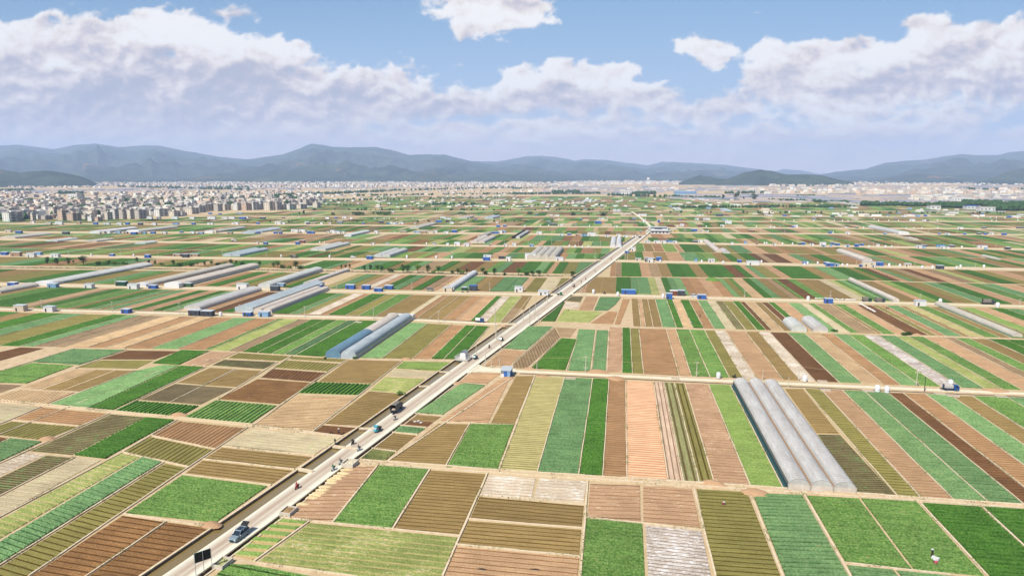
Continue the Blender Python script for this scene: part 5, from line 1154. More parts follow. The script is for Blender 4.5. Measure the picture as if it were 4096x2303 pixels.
# ------------------------------------------------------------------ vehicles
def wheel(parent, x, y, r, w):
    b = MB(); b.tube((x, y - w / 2, r), (x, y + w / 2, r), r, n=14); o = b.build('wheel', M_tyre, parent)
    q = MB(); q.tube((x, y - w / 2 - .01, r), (x, y + w / 2 + .01, r), r * .6, n=10); q.build('rim', M_rim, o)
def loft(b, secs, m=0):
    n_ = len(secs[0]); vs = [p for s_ in secs for p in s_]
    fs = [(i * n_ + j, i * n_ + (j + 1) % n_, (i + 1) * n_ + (j + 1) % n_, (i + 1) * n_ + j) for i in range(len(secs) - 1) for j in range(n_)]
    fs += [tuple(range(n_))[::-1], tuple(range((len(secs) - 1) * n_, len(secs) * n_))]
    b.add(vs, fs, m)
def car(x, y, head, paint, label, cat='car', boot=False, van=False, group=None, name='parked_car'):
    P_ = g(x, y); t = empty(name, P_ + Vector((0, 0, .14)), head); tag(t, label, cat, group)
    hl = 2.4
    def sec(X, hw, z0, z1, k=.86): return [(X, -hw, z0), (X, hw, z0), (X, hw, (z0 + z1) / 2 + .08), (X, hw * k, z1), (X, -hw * k, z1), (X, -hw, (z0 + z1) / 2 + .08)]
    b = MB()
    loft(b, [sec(2.42, .62, .35, .66), sec(2.3, .84, .3, .82), sec(1.9, .93, .28, .95), sec(1.1, .95, .27, 1.04), sec(0, .95, .27, 1.04), sec(-1.6, .95, .27, 1.06), sec(-2.25, .92, .3, 1.02), sec(-2.4, .8, .4, .9)])
    b.build('body', paint, t, smooth=False)
    b = MB(); zt = 1.66 if not van else 1.9; xf = 1.15 if not van else 1.9
    loft(b, [sec(xf, .86, .98, 1.03, .95), sec(.42 if not van else 1.3, .84, .98, zt - .05, .80), sec(-.6, .84, .98, zt, .80), sec(-1.8, .84, .98, zt - .06, .80), sec(-2.32, .82, .98, 1.08 if not van else zt - .1, .9)])
    b.build('windows', M_glass, t)
    b = MB(); loft(b, [[(.42 if not van else 1.3, -.70, zt - .04), (.42 if not van else 1.3, .70, zt - .04), (.3, .68, zt + .03), (.3, -.68, zt + .03)], [(-1.85, -.70, zt - .05), (-1.85, .70, zt - .05), (-1.85, .66, zt + .02), (-1.85, -.66, zt + .02)]]); b.build('roof', paint, t)
    b = MB()
    for s_ in (-1, 1):
        for X in (-.35, -1.3): b.box((X, s_ * .8, 1.32), (.09, .08, .68))
        b.tube((1.12, s_ * .84, 1.0), (.42 if not van else 1.3, s_ * .70, zt - .02), .045, n=5); b.tube((.3, s_ * .66, zt + .07), (-1.8, s_ * .66, zt + .07), .025, n=5)
    b.build('pillars', paint, t)
    if boot:
        q = MB(); q.box((-.5, 0, zt + .045), (1.25, .95, .03)); q.build('sunroof', M_glass, t)
        q = MB(); q.box((-2.62, 0, 1.98), (1.05, 1.5, .1)); 
        o = q.build('tailgate', M_black, t); 
        o.rotation_euler = (0, R(28), 0); o.location = (-.65, 0, -1.0)
    for s_ in (-1, 1):
        wheel(t, 1.42, s_ * .84, .36, .24); wheel(t, -1.42, s_ * .84, .36, .24)
        q = MB(); q.box((2.28, s_ * .62, .74), (.2, .4, .14)); q.build('headlight', W_('lamp_glass', (235, 240, 240), rough=.1), t)
        q = MB(); q.box((.95, s_ * 1.03, 1.08), (.14, .2, .13)); q.build('mirror', W_('mirror_shell', (235, 235, 235)), t)
    q = MB(); q.box((2.42, 0, .58), (.06, .95, .26)); q.build('grille', M_black, t)
    q = MB(); q.box((2.46, 0, .42), (.03, .45, .12)); q.build('number_plate', WALL['g'], t)
    return t
ra = (g(995, 2062) - g(888, 2144)); HEAD = math.atan2(ra.y, ra.x)
M_suv = W_('grey_blue_car_paint', (150, 168, 176), rough=.3, nz=.03, metal=.1)
car(958, 2150, HEAD + math.pi, M_suv, 'grey blue estate car driving down the road with its tailgate raised', boot=True, name='car')
M_wcar = W_('white_car_paint', (244, 244, 242), rough=.3, nz=.03)
car(1413, 1031, -.08, M_wcar, 'white car driving on the mid valley lane left of the twin pale arches', group='cars and vans on the lanes')
car(1550, 977, -.06, M_wcar, 'white car parked on the lane with low arches, left one', group='cars and vans on the lanes')
car(1738, 978, -.06, M_wcar, 'white van on the lane with low arches, right one', van=True, cat='van', group='cars and vans on the lanes', name='van')
car(1721, 1163, -.1, W_('beige_van_paint', (176, 166, 150), rough=.35), 'beige minivan parked right of the five blue sheds', van=True, cat='van', group='cars and vans on the lanes', name='van')
car(2778, 1188, -.1, M_wcar, 'white car beside the blue shed on the blue shed lane', group='cars and vans on the lanes')
car(2670, 965, -.1, M_wcar, 'white car parked under the blue canopy right of the road', group='cars and vans on the lanes')
car(2560, 951, .9, W_('dark_car_paint', (60, 60, 66), rough=.3), 'dark car on the main road near the twin whitish arches', group='cars and vans on the lanes', name='car')

M_tarp = W_('grey_tarpaulin', (140, 132, 120), rough=.9, nz=.2, bump=.3); M_truckblue = W_('truck_blue', (40, 92, 158), rough=.4)
def truck(x, y, head, label, cab, tarp=M_tarp, L=4.4, s=1.0, group='trucks on the lanes', tall=1.55):
    t = empty('truck', g(x, y) + Vector((0, 0, .14)), head); t.scale = (s, s, s); tag(t, label, 'truck', group)
    b = MB(); b.box((0, 0, .72), (L + 2.0, .9, .16)); b.build('chassis', M_black, t)
    b = MB(); loft(b, [[(L / 2 + 2.0, -.85, .5), (L / 2 + 2.0, .85, .5), (L / 2 + 2.0, .85, 1.25), (L / 2 + 2.0, -.85, 1.25)], [(L / 2 + 1.75, -.9, .45), (L / 2 + 1.75, .9, .45), (L / 2 + 1.7, .82, 2.15), (L / 2 + 1.7, -.82, 2.15)], [(L / 2 + .25, -.9, .45), (L / 2 + .25, .9, .45), (L / 2 + .25, .82, 2.2), (L / 2 + .25, -.82, 2.2)]])
    o = b.build('cab', cab, t)
    q = MB(); q.add([(L / 2 + 2.02, -.78, 1.28), (L / 2 + 2.02, .78, 1.28), (L / 2 + 1.76, .76, 2.0), (L / 2 + 1.76, -.76, 2.0)], [(0, 1, 2, 3)]); q.build('windscreen', M_glass, o)
    for s_ in (-1, 1):
        q = MB(); q.box((L / 2 + 1.1, s_ * .87, 1.6), (.9, .05, .55)); q.build('side_window', M_glass, o)
        q = MB(); q.box((L / 2 + 1.9, s_ * 1.05, 1.7), (.08, .22, .4)); q.build('mirror', M_black, t)
    b = MB(); b.box((0, 0, .95), (L, 1.9, .12))
    for s_ in (-1, 1): b.box((0, s_ * .93, 1.2), (L, .06, .5))
    b.box((L / 2, 0, 1.2), (.06, 1.9, .5)); b.box((-L / 2, 0, 1.15), (.06, 1.85, .35)); b.build('cargo_bed', cab if cab is M_truckblue else WALL['k'], t)
    b = MB(); vs = []; ns = 8; nl = 7
    for j in range(nl + 1):
        X = -L / 2 + L * j / nl; vs.append((X, -.97, 1.1))
        for q in range(ns + 1):
            a = math.pi * q / ns; vs.append((X, -.97 * math.cos(a) if 0 < q < ns else -.97 * math.cos(a), 1.0 + tall + .42 * math.sin(a) ** .6 - (.05 if j % 2 else 0)))
        vs.append((X, .97, 1.1))
    m_ = ns + 3
    b.add(vs, [(j * m_ + q, j * m_ + q + 1, (j + 1) * m_ + q + 1, (j + 1) * m_ + q) for j in range(nl) for q in range(m_ - 1)] + [tuple(nl * m_ + q for q in range(m_))])
    b.build('tarpaulin_cover', tarp, t)
    b = MB(); b.lathe([(.8, 0), (.7, .3), (.4, .55), (.1, .62)], 10, (-L / 2 + .9, 0, 1.0)); b.build('sacks', W_('sackcloth', (206, 180, 160)), t)
    for s_ in (-1, 1):
        wheel(t, L / 2 + 1.2, s_ * .8, .4, .22); wheel(t, -L / 2 + .9, s_ * .8, .4, .3)
    return t
truck(1582, 1648, HEAD + .02, 'grey tarpaulin covered truck with open back driving away on the main road', WALL['k'], L=4.3, group=None, tall=1.6, s=.95)
truck(3790, 1562, -.17, 'blue truck with pale canvas cover on the nearest lane by a tank', M_truckblue, W_('pale_canvas', (206, 200, 192), nz=.1), L=2.9, s=.95, tall=.9, group=None)
truck(1912, 1289, -.17, 'small white boxed truck with blue cab on the second lane', M_truckblue, WALL['w'], L=2.6, s=.9, tall=1.0, group=None)
truck(3460, 1207, -.17, 'grey covered truck parked by the white heaps, left of its twin', WALL['g'], L=3.2, s=.95); truck(3512, 1209, -.17, 'grey covered truck parked right next to its twin by white heaps', WALL['k'], L=3.6, s=.95)
truck(3945, 1217, -.17, 'dark grey covered truck alone near the right edge', WALL['k'], L=4.2, s=1.0); truck(1180, 1032, 3.0, 'dark covered truck on the mid valley lane left', WALL['k'], L=3.6, s=1.0)
truck(933, 967, -.1, 'pale covered truck standing by a brown plot in front of town', WALL['w'], W_('pale_canvas', (206, 200, 192)), L=3.4, s=1.1)

SK = W_('skin', (206, 158, 126), rough=.6, nz=.05)
CL = {'black': W_('black_cloth', (30, 30, 34), nz=.1), 'white': W_('white_cloth', (240, 240, 240), nz=.05), 'red': W_('red_cloth', (196, 44, 44), nz=.1), 'green': W_('green_cloth', (30, 130, 74), nz=.1), 'pink': W_('pink_cloth', (226, 96, 116), nz=.08), 'blue': W_('navy_cloth', (56, 64, 104), nz=.1), 'grey': W_('grey_cloth', (120, 116, 120), nz=.1), 'mauve': W_('mauve_cloth', (120, 100, 122), nz=.1), 'straw': W_('straw_hat', (240, 222, 190), nz=.1), 'hair': W_('black_hair', (26, 22, 20)), 'brown': W_('brown_cloth', (104, 58, 46), nz=.1)}
def skinned(name, pts, edges, rad, m, parent):
    me = bpy.data.meshes.new(name); me.from_pydata([tuple(p) for p in pts], edges, []); me.materials.append(m)
    o = bpy.data.objects.new(name, me); COL.objects.link(o); o.parent = parent
    sk = o.modifiers.new('skin', 'SKIN'); sv = me.skin_vertices[0].data if me.skin_vertices else None
    if sv is None:
        me.attributes; layer = None
    for i, r in enumerate(rad):
        me.skin_vertices[0].data[i].radius = (r, r)
    me.skin_vertices[0].data[0].use_root = True
    sb = o.modifiers.new('sub', 'SUBSURF'); sb.levels = 1; sb.render_levels = 1; sk.use_smooth_shade = True
    return o
def tubes(b, pts, rad, n=7):
    for (p, q), (r0, r1) in zip(zip(pts, pts[1:]), zip(rad, rad[1:])):
        b.tube(p, q, r0, r1, n, caps=True)
def figure(pose='stand', stride=.18):
    """joints of one person facing +X"""
    J = {}
    if pose == 'ride':
        J['hip'] = (-.1, 0, .82); J['chest'] = (.02, 0, 1.22); J['neck'] = (.06, 0, 1.38); J['head'] = (.1, 0, 1.55)
        for s_, k in ((-1, 'L'), (1, 'R')):
            J['knee' + k] = (.32, s_ * .17, .74); J['foot' + k] = (.30, s_ * .15, .36); J['toe' + k] = (.45, s_ * .15, .34)
            J['sh' + k] = (.03, s_ * .19, 1.32); J['el' + k] = (.22, s_ * .27, 1.12); J['wr' + k] = (.45, s_ * .28, 1.08)
    elif pose == 'crouch':
        J['hip'] = (-.12, 0, .42); J['chest'] = (.16, 0, .68); J['neck'] = (.28, 0, .76); J['head'] = (.38, 0, .84)
        for s_, k in ((-1, 'L'), (1, 'R')):
            J['knee' + k] = (.22, s_ * .18, .46); J['foot' + k] = (-.02, s_ * .15, .07); J['toe' + k] = (.14, s_ * .16, .04)
            J['sh' + k] = (.2, s_ * .18, .7); J['el' + k] = (.38, s_ * .2, .46); J['wr' + k] = (.5, s_ * .12, .24)
    elif pose == 'bend':
        J['hip'] = (-.15, 0, .9); J['chest'] = (.2, 0, .98); J['neck'] = (.36, 0, .94); J['head'] = (.48, 0, .88)
        for s_, k in ((-1, 'L'), (1, 'R')):
            J['knee' + k] = (-.04, s_ * .12, .5); J['foot' + k] = (-.14, s_ * .14, .07); J['toe' + k] = (.04, s_ * .15, .04)
            J['sh' + k] = (.26, s_ * .17, .94); J['el' + k] = (.32, s_ * .2, .66); J['wr' + k] = (.4, s_ * .12, .42)
    else:
        J['hip'] = (0, 0, .9); J['chest'] = (.02, 0, 1.26); J['neck'] = (.03, 0, 1.42); J['head'] = (.05, 0, 1.56)
        for s_, k in ((-1, 'L'), (1, 'R')):
            q = stride * s_
            J['knee' + k] = (q * .6 + .04, s_ * .09, .48); J['foot' + k] = (q, s_ * .1, .07); J['toe' + k] = (q + .17, s_ * .11, .04)
            J['sh' + k] = (.02, s_ * .19, 1.36); J['el' + k] = (-q * .5, s_ * .24, 1.08); J['wr' + k] = (-q * .9 + .06, s_ * .24, .84)
    return J
def person(x, y, pose, head, shirt, trousers, hat, label, z=0, group=None, s=1.0, at=None):
    J = figure(pose); loc = at if at is not None else g(x, y, z)
    t = empty('person', loc, head); t.scale = (s, s, s); tag(t, label, 'person', group)
    V = []; E = []; Rd = []; idx = {}
    def add(k, p, r, par=None):
        V.append(p); Rd.append(r); idx[k] = len(V) - 1
        if par is not None: E.append((idx[par], idx[k]))
    add('hip', J['hip'], .13); add('chest', J['chest'], .14, 'hip'); add('neck', J['neck'], .05, 'chest'); add('head', J['head'], .095, 'neck')
    top = Vector(J['head']) + (Vector(J['head']) - Vector(J['neck'])).normalized() * .09; add('top', tuple(top), .07, 'head')
    for k, s_ in (('L', -1), ('R', 1)):
        add('sh' + k, J['sh' + k], .06, 'chest'); add('el' + k, J['el' + k], .042, 'sh' + k); add('wr' + k, J['wr' + k], .03, 'el' + k)
        w = Vector(J['wr' + k]); d = (w - Vector(J['el' + k])).normalized(); sd_ = Vector((0, 1, 0)) * s_
        pm = w + d * .08; add('palm' + k, tuple(pm), .032, 'wr' + k)
        for f, (o_, ln) in enumerate(((-.028, .075), (-.01, .085), (.01, .08), (.028, .065))):
            a_ = pm + sd_ * o_ + d * .03; add('f%d' % f + k, tuple(a_), .009, 'palm' + k); add('g%d' % f + k, tuple(a_ + d * ln * .7 + Vector((0, 0, -.02))), .007, 'f%d' % f + k)
        a_ = w + d * .05 - sd_ * .045; add('th' + k, tuple(a_), .01, 'palm' + k); add('tk' + k, tuple(a_ + d * .04), .008, 'th' + k)
        add('kn' + k, J['knee' + k], .065, 'hip'); add('ft' + k, J['foot' + k], .042, 'kn' + k); add('to' + k, J['toe' + k], .036, 'ft' + k)
    skinned('body', V, E, Rd, SK, t)
    b = MB(); tubes(b, [J['hip'], J['chest'], J['neck']], [.17, .2, .08], 10)
    for k in 'LR': tubes(b, [J['sh' + k], J['el' + k], tuple(Vector(J['wr' + k]).lerp(Vector(J['el' + k]), .1))], [.085, .065, .05])
    for k in 'LR': tubes(b, [J['chest'], J['sh' + k]], [.15, .085])
    b.build('shirt', CL[shirt], t, smooth=True)
    b = MB()
    for k in 'LR': tubes(b, [J['hip'], J['knee' + k], tuple(Vector(J['foot' + k]).lerp(Vector(J['knee' + k]), .1))], [.14, .09, .07])
    tubes(b, [J['hip'], tuple(Vector(J['hip']).lerp(Vector(J['chest']), .25))], [.17, .17], 10)
    b.build('trousers', CL[trousers], t, smooth=True)
    h = Vector(J['head']); b = MB()
    if hat == 'cone': b.lathe([(.3, .02), (.3, .035), (.12, .15), (.02, .22)], 14, (h.x, h.y, h.z + .02)); b.build('hat', CL['straw'], t)
    elif hat == 'helmet': b.lathe([(.13, -.04), (.145, .03), (.13, .1), (.08, .16), (.02, .18)], 12, tuple(h)); b.build('helmet', CL['white' if shirt != 'red' else 'red'], t, smooth=True)
    elif hat == 'sun': b.lathe([(.26, .03), (.25, .05), (.12, .07), (.11, .15), (.03, .18)], 14, tuple(h)); b.build('hat', CL['white'], t)
    else: b.lathe([(.1, -.05), (.115, .03), (.1, .09), (.05, .135), (.01, .14)], 12, (h.x - .015, h.y, h.z)); b.build('hair', CL['hair'], t, smooth=True)
    return t
def scooter(x, y, head, col, label, shirt, hat, rlabel, rider=True, s=1.0, trousers='black', shield=True):
    t = empty('motorcycle', g(x, y) + Vector((0, 0, .145)), head); t.scale = (s, s, s); tag(t, label, 'motorcycle', 'scooters and motorcycles on the road')
    for X in (.62, -.58):
        b = MB(); b.tube((X, -.055, .25), (X, .055, .25), .25, n=14); o = b.build('wheel', M_tyre, t)
        q = MB(); q.tube((X, -.06, .25), (X, .06, .25), .13, n=8); q.build('rim', M_rim, o)
    b = MB(); loft(b, [[(.35, -.13, .22), (.35, .13, .22), (.35, .12, .34), (.35, -.12, .34)], [(-.2, -.16, .24), (-.2, .16, .24), (-.2, .15, .60), (-.2, -.15, .60)], [(-.75, -.12, .42), (-.75, .12, .42), (-.8, .1, .66), (-.8, -.1, .66)]])
    b.build('body_shell', col, t)
    b = MB(); b.box((-.35, 0, .72), (.75, .28, .12), taper=.85); b.build('seat', M_black, t)
    if shield:
        b = MB(); loft(b, [[(.45, -.2, .3), (.45, .2, .3), (.52, .17, .3), (.52, -.17, .3)], [(.32, -.2, .95), (.32, .2, .95), (.4, .15, .98), (.4, -.15, .98)]]); b.build('front_shield', col, t)
    b = MB(); b.tube((.62, 0, .25), (.36, 0, 1.0), .035, n=6); b.tube((.36, -.33, 1.05), (.36, .33, 1.05), .022, n=6); b.build('handlebar', M_black, t)
    b = MB(); b.tube((.42, 0, .95), (.52, 0, .93), .09, n=10); b.build('headlight', W_('lamp_glass', (235, 240, 240)), t)
    b = MB(); b.box((-.85, 0, .72), (.25, .28, .22)); b.build('rear_box', M_black, t)
    if rider:
        person(0, 0, 'ride', head, shirt, trousers, hat, rlabel, at=t.location.copy(), group='riders on the road', s=s)
    return t
DOWN = HEAD + math.pi
wp = W_('white_scooter_paint', (240, 242, 244), rough=.3); rp_ = W_('red_scooter_paint', (200, 40, 36), rough=.3); bp_ = W_('black_scooter_paint', (34, 34, 36), rough=.3)
for a in [(1188, 1955, DOWN, rp_, 'red motorcycle nearest to the car', 'red', 'helmet', 'rider in red with red helmet on the red motorcycle'),
          (1333, 1882, DOWN, wp, 'white scooter ridden by someone in green', 'green', None, 'rider in a green top on a white scooter'),
          (1362, 1857, DOWN, wp, 'white scooter just behind the green rider', 'grey', None, 'rider in grey just behind the one in green'),
          (1436, 1803, DOWN, wp, 'white scooter beside the black loaded motorcycle', 'black', None, 'rider in black on white scooter near the walking man'),
          (1411, 1778, DOWN, bp_, 'black motorcycle with load at the canal edge of the road', 'black', None, 'rider in black on the loaded black motorcycle'),
          (1579, 1680, DOWN, wp, 'white scooter right behind the covered truck', 'mauve', 'helmet', 'rider in mauve right behind the covered truck'),
          (1957, 1393, DOWN, W_('maroon_scooter_paint', (110, 44, 40), rough=.4), 'maroon motorcycle between the two dark green three wheelers', 'brown', None, 'rider in brown on the maroon motorcycle'),
          (2325, 1132, DOWN, bp_, 'black motorcycle uphill of the red three wheeler', 'black', None, 'rider in black following the red three wheeler', True, 1.05), (2343, 1120, DOWN, bp_, 'second black motorcycle uphill of the red three wheeler', 'black', None, 'second rider in black up from the red three wheeler', True, 1.05),
          (2381, 1090, DOWN, wp, 'pale scooter above the two black motorcycles', 'grey', None, 'rider in grey above the two black motorcycles', True, 1.1), (2445, 1040, DOWN, rp_, 'red scooter crossing the mid valley junction', 'red', None, 'rider in red at the mid valley junction', True, 1.15),
          (2418, 1176, 3.0, bp_, 'dark motorcycle on the blue shed lane before the long blue shed', 'black', None, 'dark rider on the blue shed lane', True, 1.05), (2938, 1512, -.15, bp_, 'dark motorcycle parked at top of the big greenhouse', 'black', None, 'person in black standing by the big greenhouse motorcycle', True, .95),
          (1852, 1171, .2, bp_, 'dark motorcycle parked before the green and charcoal sheds', '', None, '', False), (1872, 1170, .2, bp_, 'dark motorcycle parked just right of another one', '', None, '', False)]:
    scooter(*a)
def trike(x, y, head, c, label, s=1.0):
    t = empty('three_wheeler', g(x, y) + Vector((0, 0, .145)), head); t.scale = (s,) * 3; tag(t, label, 'three wheeler', 'motor tricycles on the road')
    b = MB(); loft(b, [[(1.3, -.4, .45), (1.3, .4, .45), (1.28, .36, 1.0), (1.28, -.36, 1.0)], [(1.0, -.56, .35), (1.0, .56, .35), (.85, .5, 1.7), (.85, -.5, 1.7)], [(.0, -.6, .35), (.0, .6, .35), (.0, .52, 1.8), (.0, -.52, 1.8)]]); o = b.build('cab', c, t)
    q = MB(); q.add([(1.30, -.36, 1.02), (1.30, .36, 1.02), (.92, .42, 1.62), (.92, -.42, 1.62)], [(0, 1, 2, 3)]); q.build('windscreen', W_('pale_windscreen', (170, 196, 204), rough=.1), o)
    for s_ in (-1, 1):
        q = MB(); q.box((.45, s_ * .57, 1.2), (.6, .05, .5)); q.build('side_window', M_glass, o)
    q = MB(); q.box((.5, 0, 1.8), (1.2, 1.15, .07)); q.build('roof', c, t)
    b = MB(); b.box((-.85, 0, .6), (1.6, 1.25, .08))
    for s_ in (-1, 1): b.box((-.85, s_ * .62, .82), (1.6, .05, .4))
    b.box((-1.65, 0, .82), (.05, 1.25, .4)); b.build('cargo_box', W_('dark_cargo', (44, 50, 54)), t)
    b = MB(); b.lathe([(.5, 0), (.45, .3), (.2, .42)], 9, (-.8, 0, .62)); b.build('load', W_('dark_sack', (50, 52, 50)), t)
    wheel(t, 1.1, 0, .27, .12); wheel(t, -.95, .6, .3, .14); wheel(t, -.95, -.6, .3, .14)
    return t
trike(1508, 1727, DOWN, W_('turquoise_paint', (92, 186, 200), rough=.35), 'turquoise three wheeled cab coming down the main road', 1.05)
dg = W_('dark_teal_paint', (24, 84, 84), rough=.4)
trike(1901, 1437, DOWN, dg, 'dark teal three wheeler beside the white pump hut', .95); trike(2005, 1364, DOWN, dg, 'dark teal three wheeler behind the power pole', .95)
trike(2294, 1148, DOWN, W_('red_trike_paint', (150, 40, 36), rough=.4), 'dark red three wheeler above the blue shed lane junction', 1.1)
trike(2240, 1182, 0, W_('green_trike_paint', (70, 140, 96), rough=.4), 'green three wheeler turning at the blue shed lane junction', 1.1)

person(1355, 1735, 'stand', -.4, 'mauve', 'black', 'cone', 'woman in mauve jacket and straw cone hat standing at the path', .4)
person(1341, 1775, 'stand', -2.2, 'black', 'black', None, 'man all in black walking along the canal bank')
person(1323, 1737, 'bend', .3, 'brown', 'black', None, 'person bending in the dark plot left of the woman with cone hat', s=.85)
person(2891, 2018, 'crouch', -1.2, 'pink', 'black', 'sun', 'person in pink crouching in the olive seedling field')
person(3728, 2226, 'stand', 2.5, 'black', 'black', 'sun', 'person in dark clothes and pale hat in the large green field')
person(3746, 2256, 'crouch', 2.6, 'pink', 'pink', 'sun', 'crouching person in pink with white hat beside the white crate lid')
person(2765, 1297, 'bend', 1, 'white', 'grey', 'sun', 'person in white at the edge of a dark green strip', 0)
person(2800, 1268, 'stand', 1, 'black', 'black', None, 'person in black in the pinkish strip right of dark green')
person(2272, 1243, 'crouch', 0, 'black', 'black', 'sun', 'person crouching in the pale green plot right of road')
person(1494, 1196, 'stand', 1, 'green', 'black', 'cone', 'person in green with cone hat in a dark green field')
person(1693, 1591, 'crouch', 0, 'white', 'grey', 'sun', 'person in white hat crouching in the brown patch by the road') if False else person(1671, 1691, 'crouch', 0, 'white', 'grey', 'sun', 'crouching person with white hat in the brown patch beside road')
person(59, 1201, 'stand', 0, 'brown', 'black', None, 'person in brown standing at far left below the power line')
person(3545, 1238, 'stand', 0, 'black', 'black', None, 'person in black standing left in the brown corner at right') ; person(3552, 1236, 'bend', 1, 'grey', 'black', None, 'person in grey bending beside the one in black at right')
person(3547, 1107, 'stand', 0, 'black', 'blue', None, 'dark figure by a small deep green plot at right')
person(2484, 1507, 'bend', 0, 'white', 'white', 'sun', 'bright figure bending by the pale lane side') if False else None
# crate lid, sacks
b = MB(); b.box((0, 0, .45), (1.2, .7, .4)); o = b.build('crate', WALL['w']); o.location = g(3741, 2239); o.rotation_euler = (0, 0, -.9); tag(o, 'large white foam crate between two pickers', 'crate')
sp_ = W_('white_sack', (244, 240, 232), nz=.1)
for x, y, lb in ((1660, 1687, 'pale sack lying left of the crouching person'), (1683, 1691, 'pale sack lying right of the crouching person')):
    b = MB(); b.lathe([(.15, 0), (.4, .1), (.42, .3), (.2, .45)], 9); o = b.build('sack', sp_); o.location = g(x, y); o.scale = (1.3, .7, .7); tag(o, lb, 'sack', 'sacks in the fields')
HEAPS = [(3428 + i * 9.2 + random.uniform(-2, 2), 1201 + i * .3 + random.uniform(-2, 1)) for i in range(-18, 0)] + [(3441 + i * 5.8, 1216 + i * 3.1) for i in range(11)]
for i, (x, y) in enumerate(HEAPS):
    b = MB(); b.lathe([(.6, 0), (.75, .25), (.5, .6), (.15, .75)], 8); o = b.build('sack', sp_); o.location = g(x, y); o.scale = (random.uniform(.8, 1.6), .8, random.uniform(.7, 1)); o.rotation_euler = (0, 0, random.uniform(0, 3))
    tag(o, 'white vegetable sack in the %s beside the covered trucks, %s along' % (('long row', nth(i)) if i < 18 else ('slanting row', nth(i - 18))), 'sack', 'white sacks heaped by the trucks')

# ------------------------------------------------------------------ billboard, troughs, heaps
A0, A1 = g(784, 2302), g(849, 2279); d = A1 - A0; rz = math.atan2(d.y, d.x); Lb = d.length
t = empty('billboard', A0, rz); tag(t, 'dark two panel roadside board on three thin posts at the bottom', 'billboard')
for i in range(3):
    b = MB(); b.tube((Lb * i / 2, 0, 0), (Lb * i / 2, 0, 4.35), .05, n=6); b.build('post', M_metal, t)
for i in range(2):
    b = MB(); b.box((Lb * (.25 + .5 * i), .06, 3.4), (Lb / 2 - .06, .06, 1.9)); b.build('panel', M_black, t)
b = MB()
for z in (2.45, 4.35): b.box((Lb / 2, .1, z), (Lb, .05, .06))
b.box((-.03, .06, 3.4), (.07, .12, 1.95)); b.build('panel_frame', W_('teal_trim', (100, 160, 156)), t)
def trough(c0, c1, wd, label, fill, hh=.9):
    A, B = g(*c0), g(*c1); d = B - A; t = empty('trough', A, math.atan2(d.y, d.x)); L = d.length; tag(t, label, 'concrete trough', 'concrete troughs beside the road')
    b = MB()
    for y in (0.09, wd - .09): b.box((L / 2, y, hh / 2), (L, .18, hh))
    for x in (.09, L - .09): b.box((x, wd / 2, hh / 2), (.18, wd - .36, hh))
    b.build('basin', M_conc, t)
    b = MB(); n_ = 9; vs = []
    for i in range(n_ + 1):
        for j in range(n_ + 1): vs.append((.2 + (L - .4) * i / n_, .2 + (wd - .4) * j / n_, hh * .62 + random.uniform(-.12, .12) + (.35 if fill == 'straw' else 0) * math.sin(math.pi * i / n_) * math.sin(math.pi * j / n_)))
    b.add(vs, [(i * (n_ + 1) + j, (i + 1) * (n_ + 1) + j, (i + 1) * (n_ + 1) + j + 1, i * (n_ + 1) + j + 1) for i in range(n_) for j in range(n_)])
    b.build('contents', {'straw': W_('dead_stalks', (178, 142, 96), nz=.4, scale=2.2), 'leaf': W_('wilted_leaves', (196, 196, 130), nz=.3, scale=2.2), 'pale': W_('pale_litter', (238, 224, 190), nz=.25, scale=2.2)}[fill], t)
trough((890, 2282), (934, 2246), 2.3, 'open concrete trough with wilted leaves at the bottom by the billboard', 'leaf')
trough((1160, 2068), (1192, 2040), 2.6, 'concrete trough heaped with brown stalks beside the road', 'straw')
trough((1411, 1874), (1436, 1853), 3.2, 'concrete trough heaped with pale litter near the scooters', 'pale', 1.1)
def mound(x, y, r, h, m_, label, cat, group=None, sx=1.0):
    b = MB(); n_ = 12; vs = [(0, 0, h)]; s_ = random.uniform(0, 99)
    for k, (rr, zz) in enumerate(((.3, .92), (.6, .66), (.85, .3), (1.05, 0))):
        for i in range(n_):
            a = 2 * math.pi * i / n_; q = 1 + .3 * noise.noise(Vector((math.cos(a) * 1.3, math.sin(a) * 1.3, s_ + k * .2))); vs.append((math.cos(a) * r * rr * q * sx, math.sin(a) * r * rr * q, max(0, h * zz * (1 + .3 * noise.noise(Vector((a, k, s_)))))))
    fs = [(0, 1 + i, 1 + (i + 1) % n_) for i in range(n_)]
    for k in range(3): fs += [(1 + k * n_ + i, 1 + (k + 1) * n_ + i, 1 + (k + 1) * n_ + (i + 1) % n_, 1 + k * n_ + (i + 1) % n_) for i in range(n_)]
    b.add(vs, fs); o = b.build('heap', m_, smooth=True); o.location = g(x, y); o.rotation_euler = (0, 0, RZ); tag(o, label, cat, group)
M_straw = W_('straw', (244, 216, 160), nz=.25, scale=3, bump=.5); M_heap = W_('earth_heap', (206, 164, 122), nz=.2, bump=.6)
for i, (x, y) in enumerate(sorted(((1213, 2016), (1278, 1971), (1290, 1960), (1302, 1947), (1326, 1930), (1331, 1920), (1345, 1912), (1358, 1903), (1375, 1893), (1390, 1878), (1252, 1990), (1266, 1978)), key=lambda v: -v[1])):
    mound(x, y, 1.1, .35, M_straw, 'yellow straw heap on the tan field by the road, %s going up' % nth(i), 'straw heap', 'straw heaps in the tan field', 1.5)
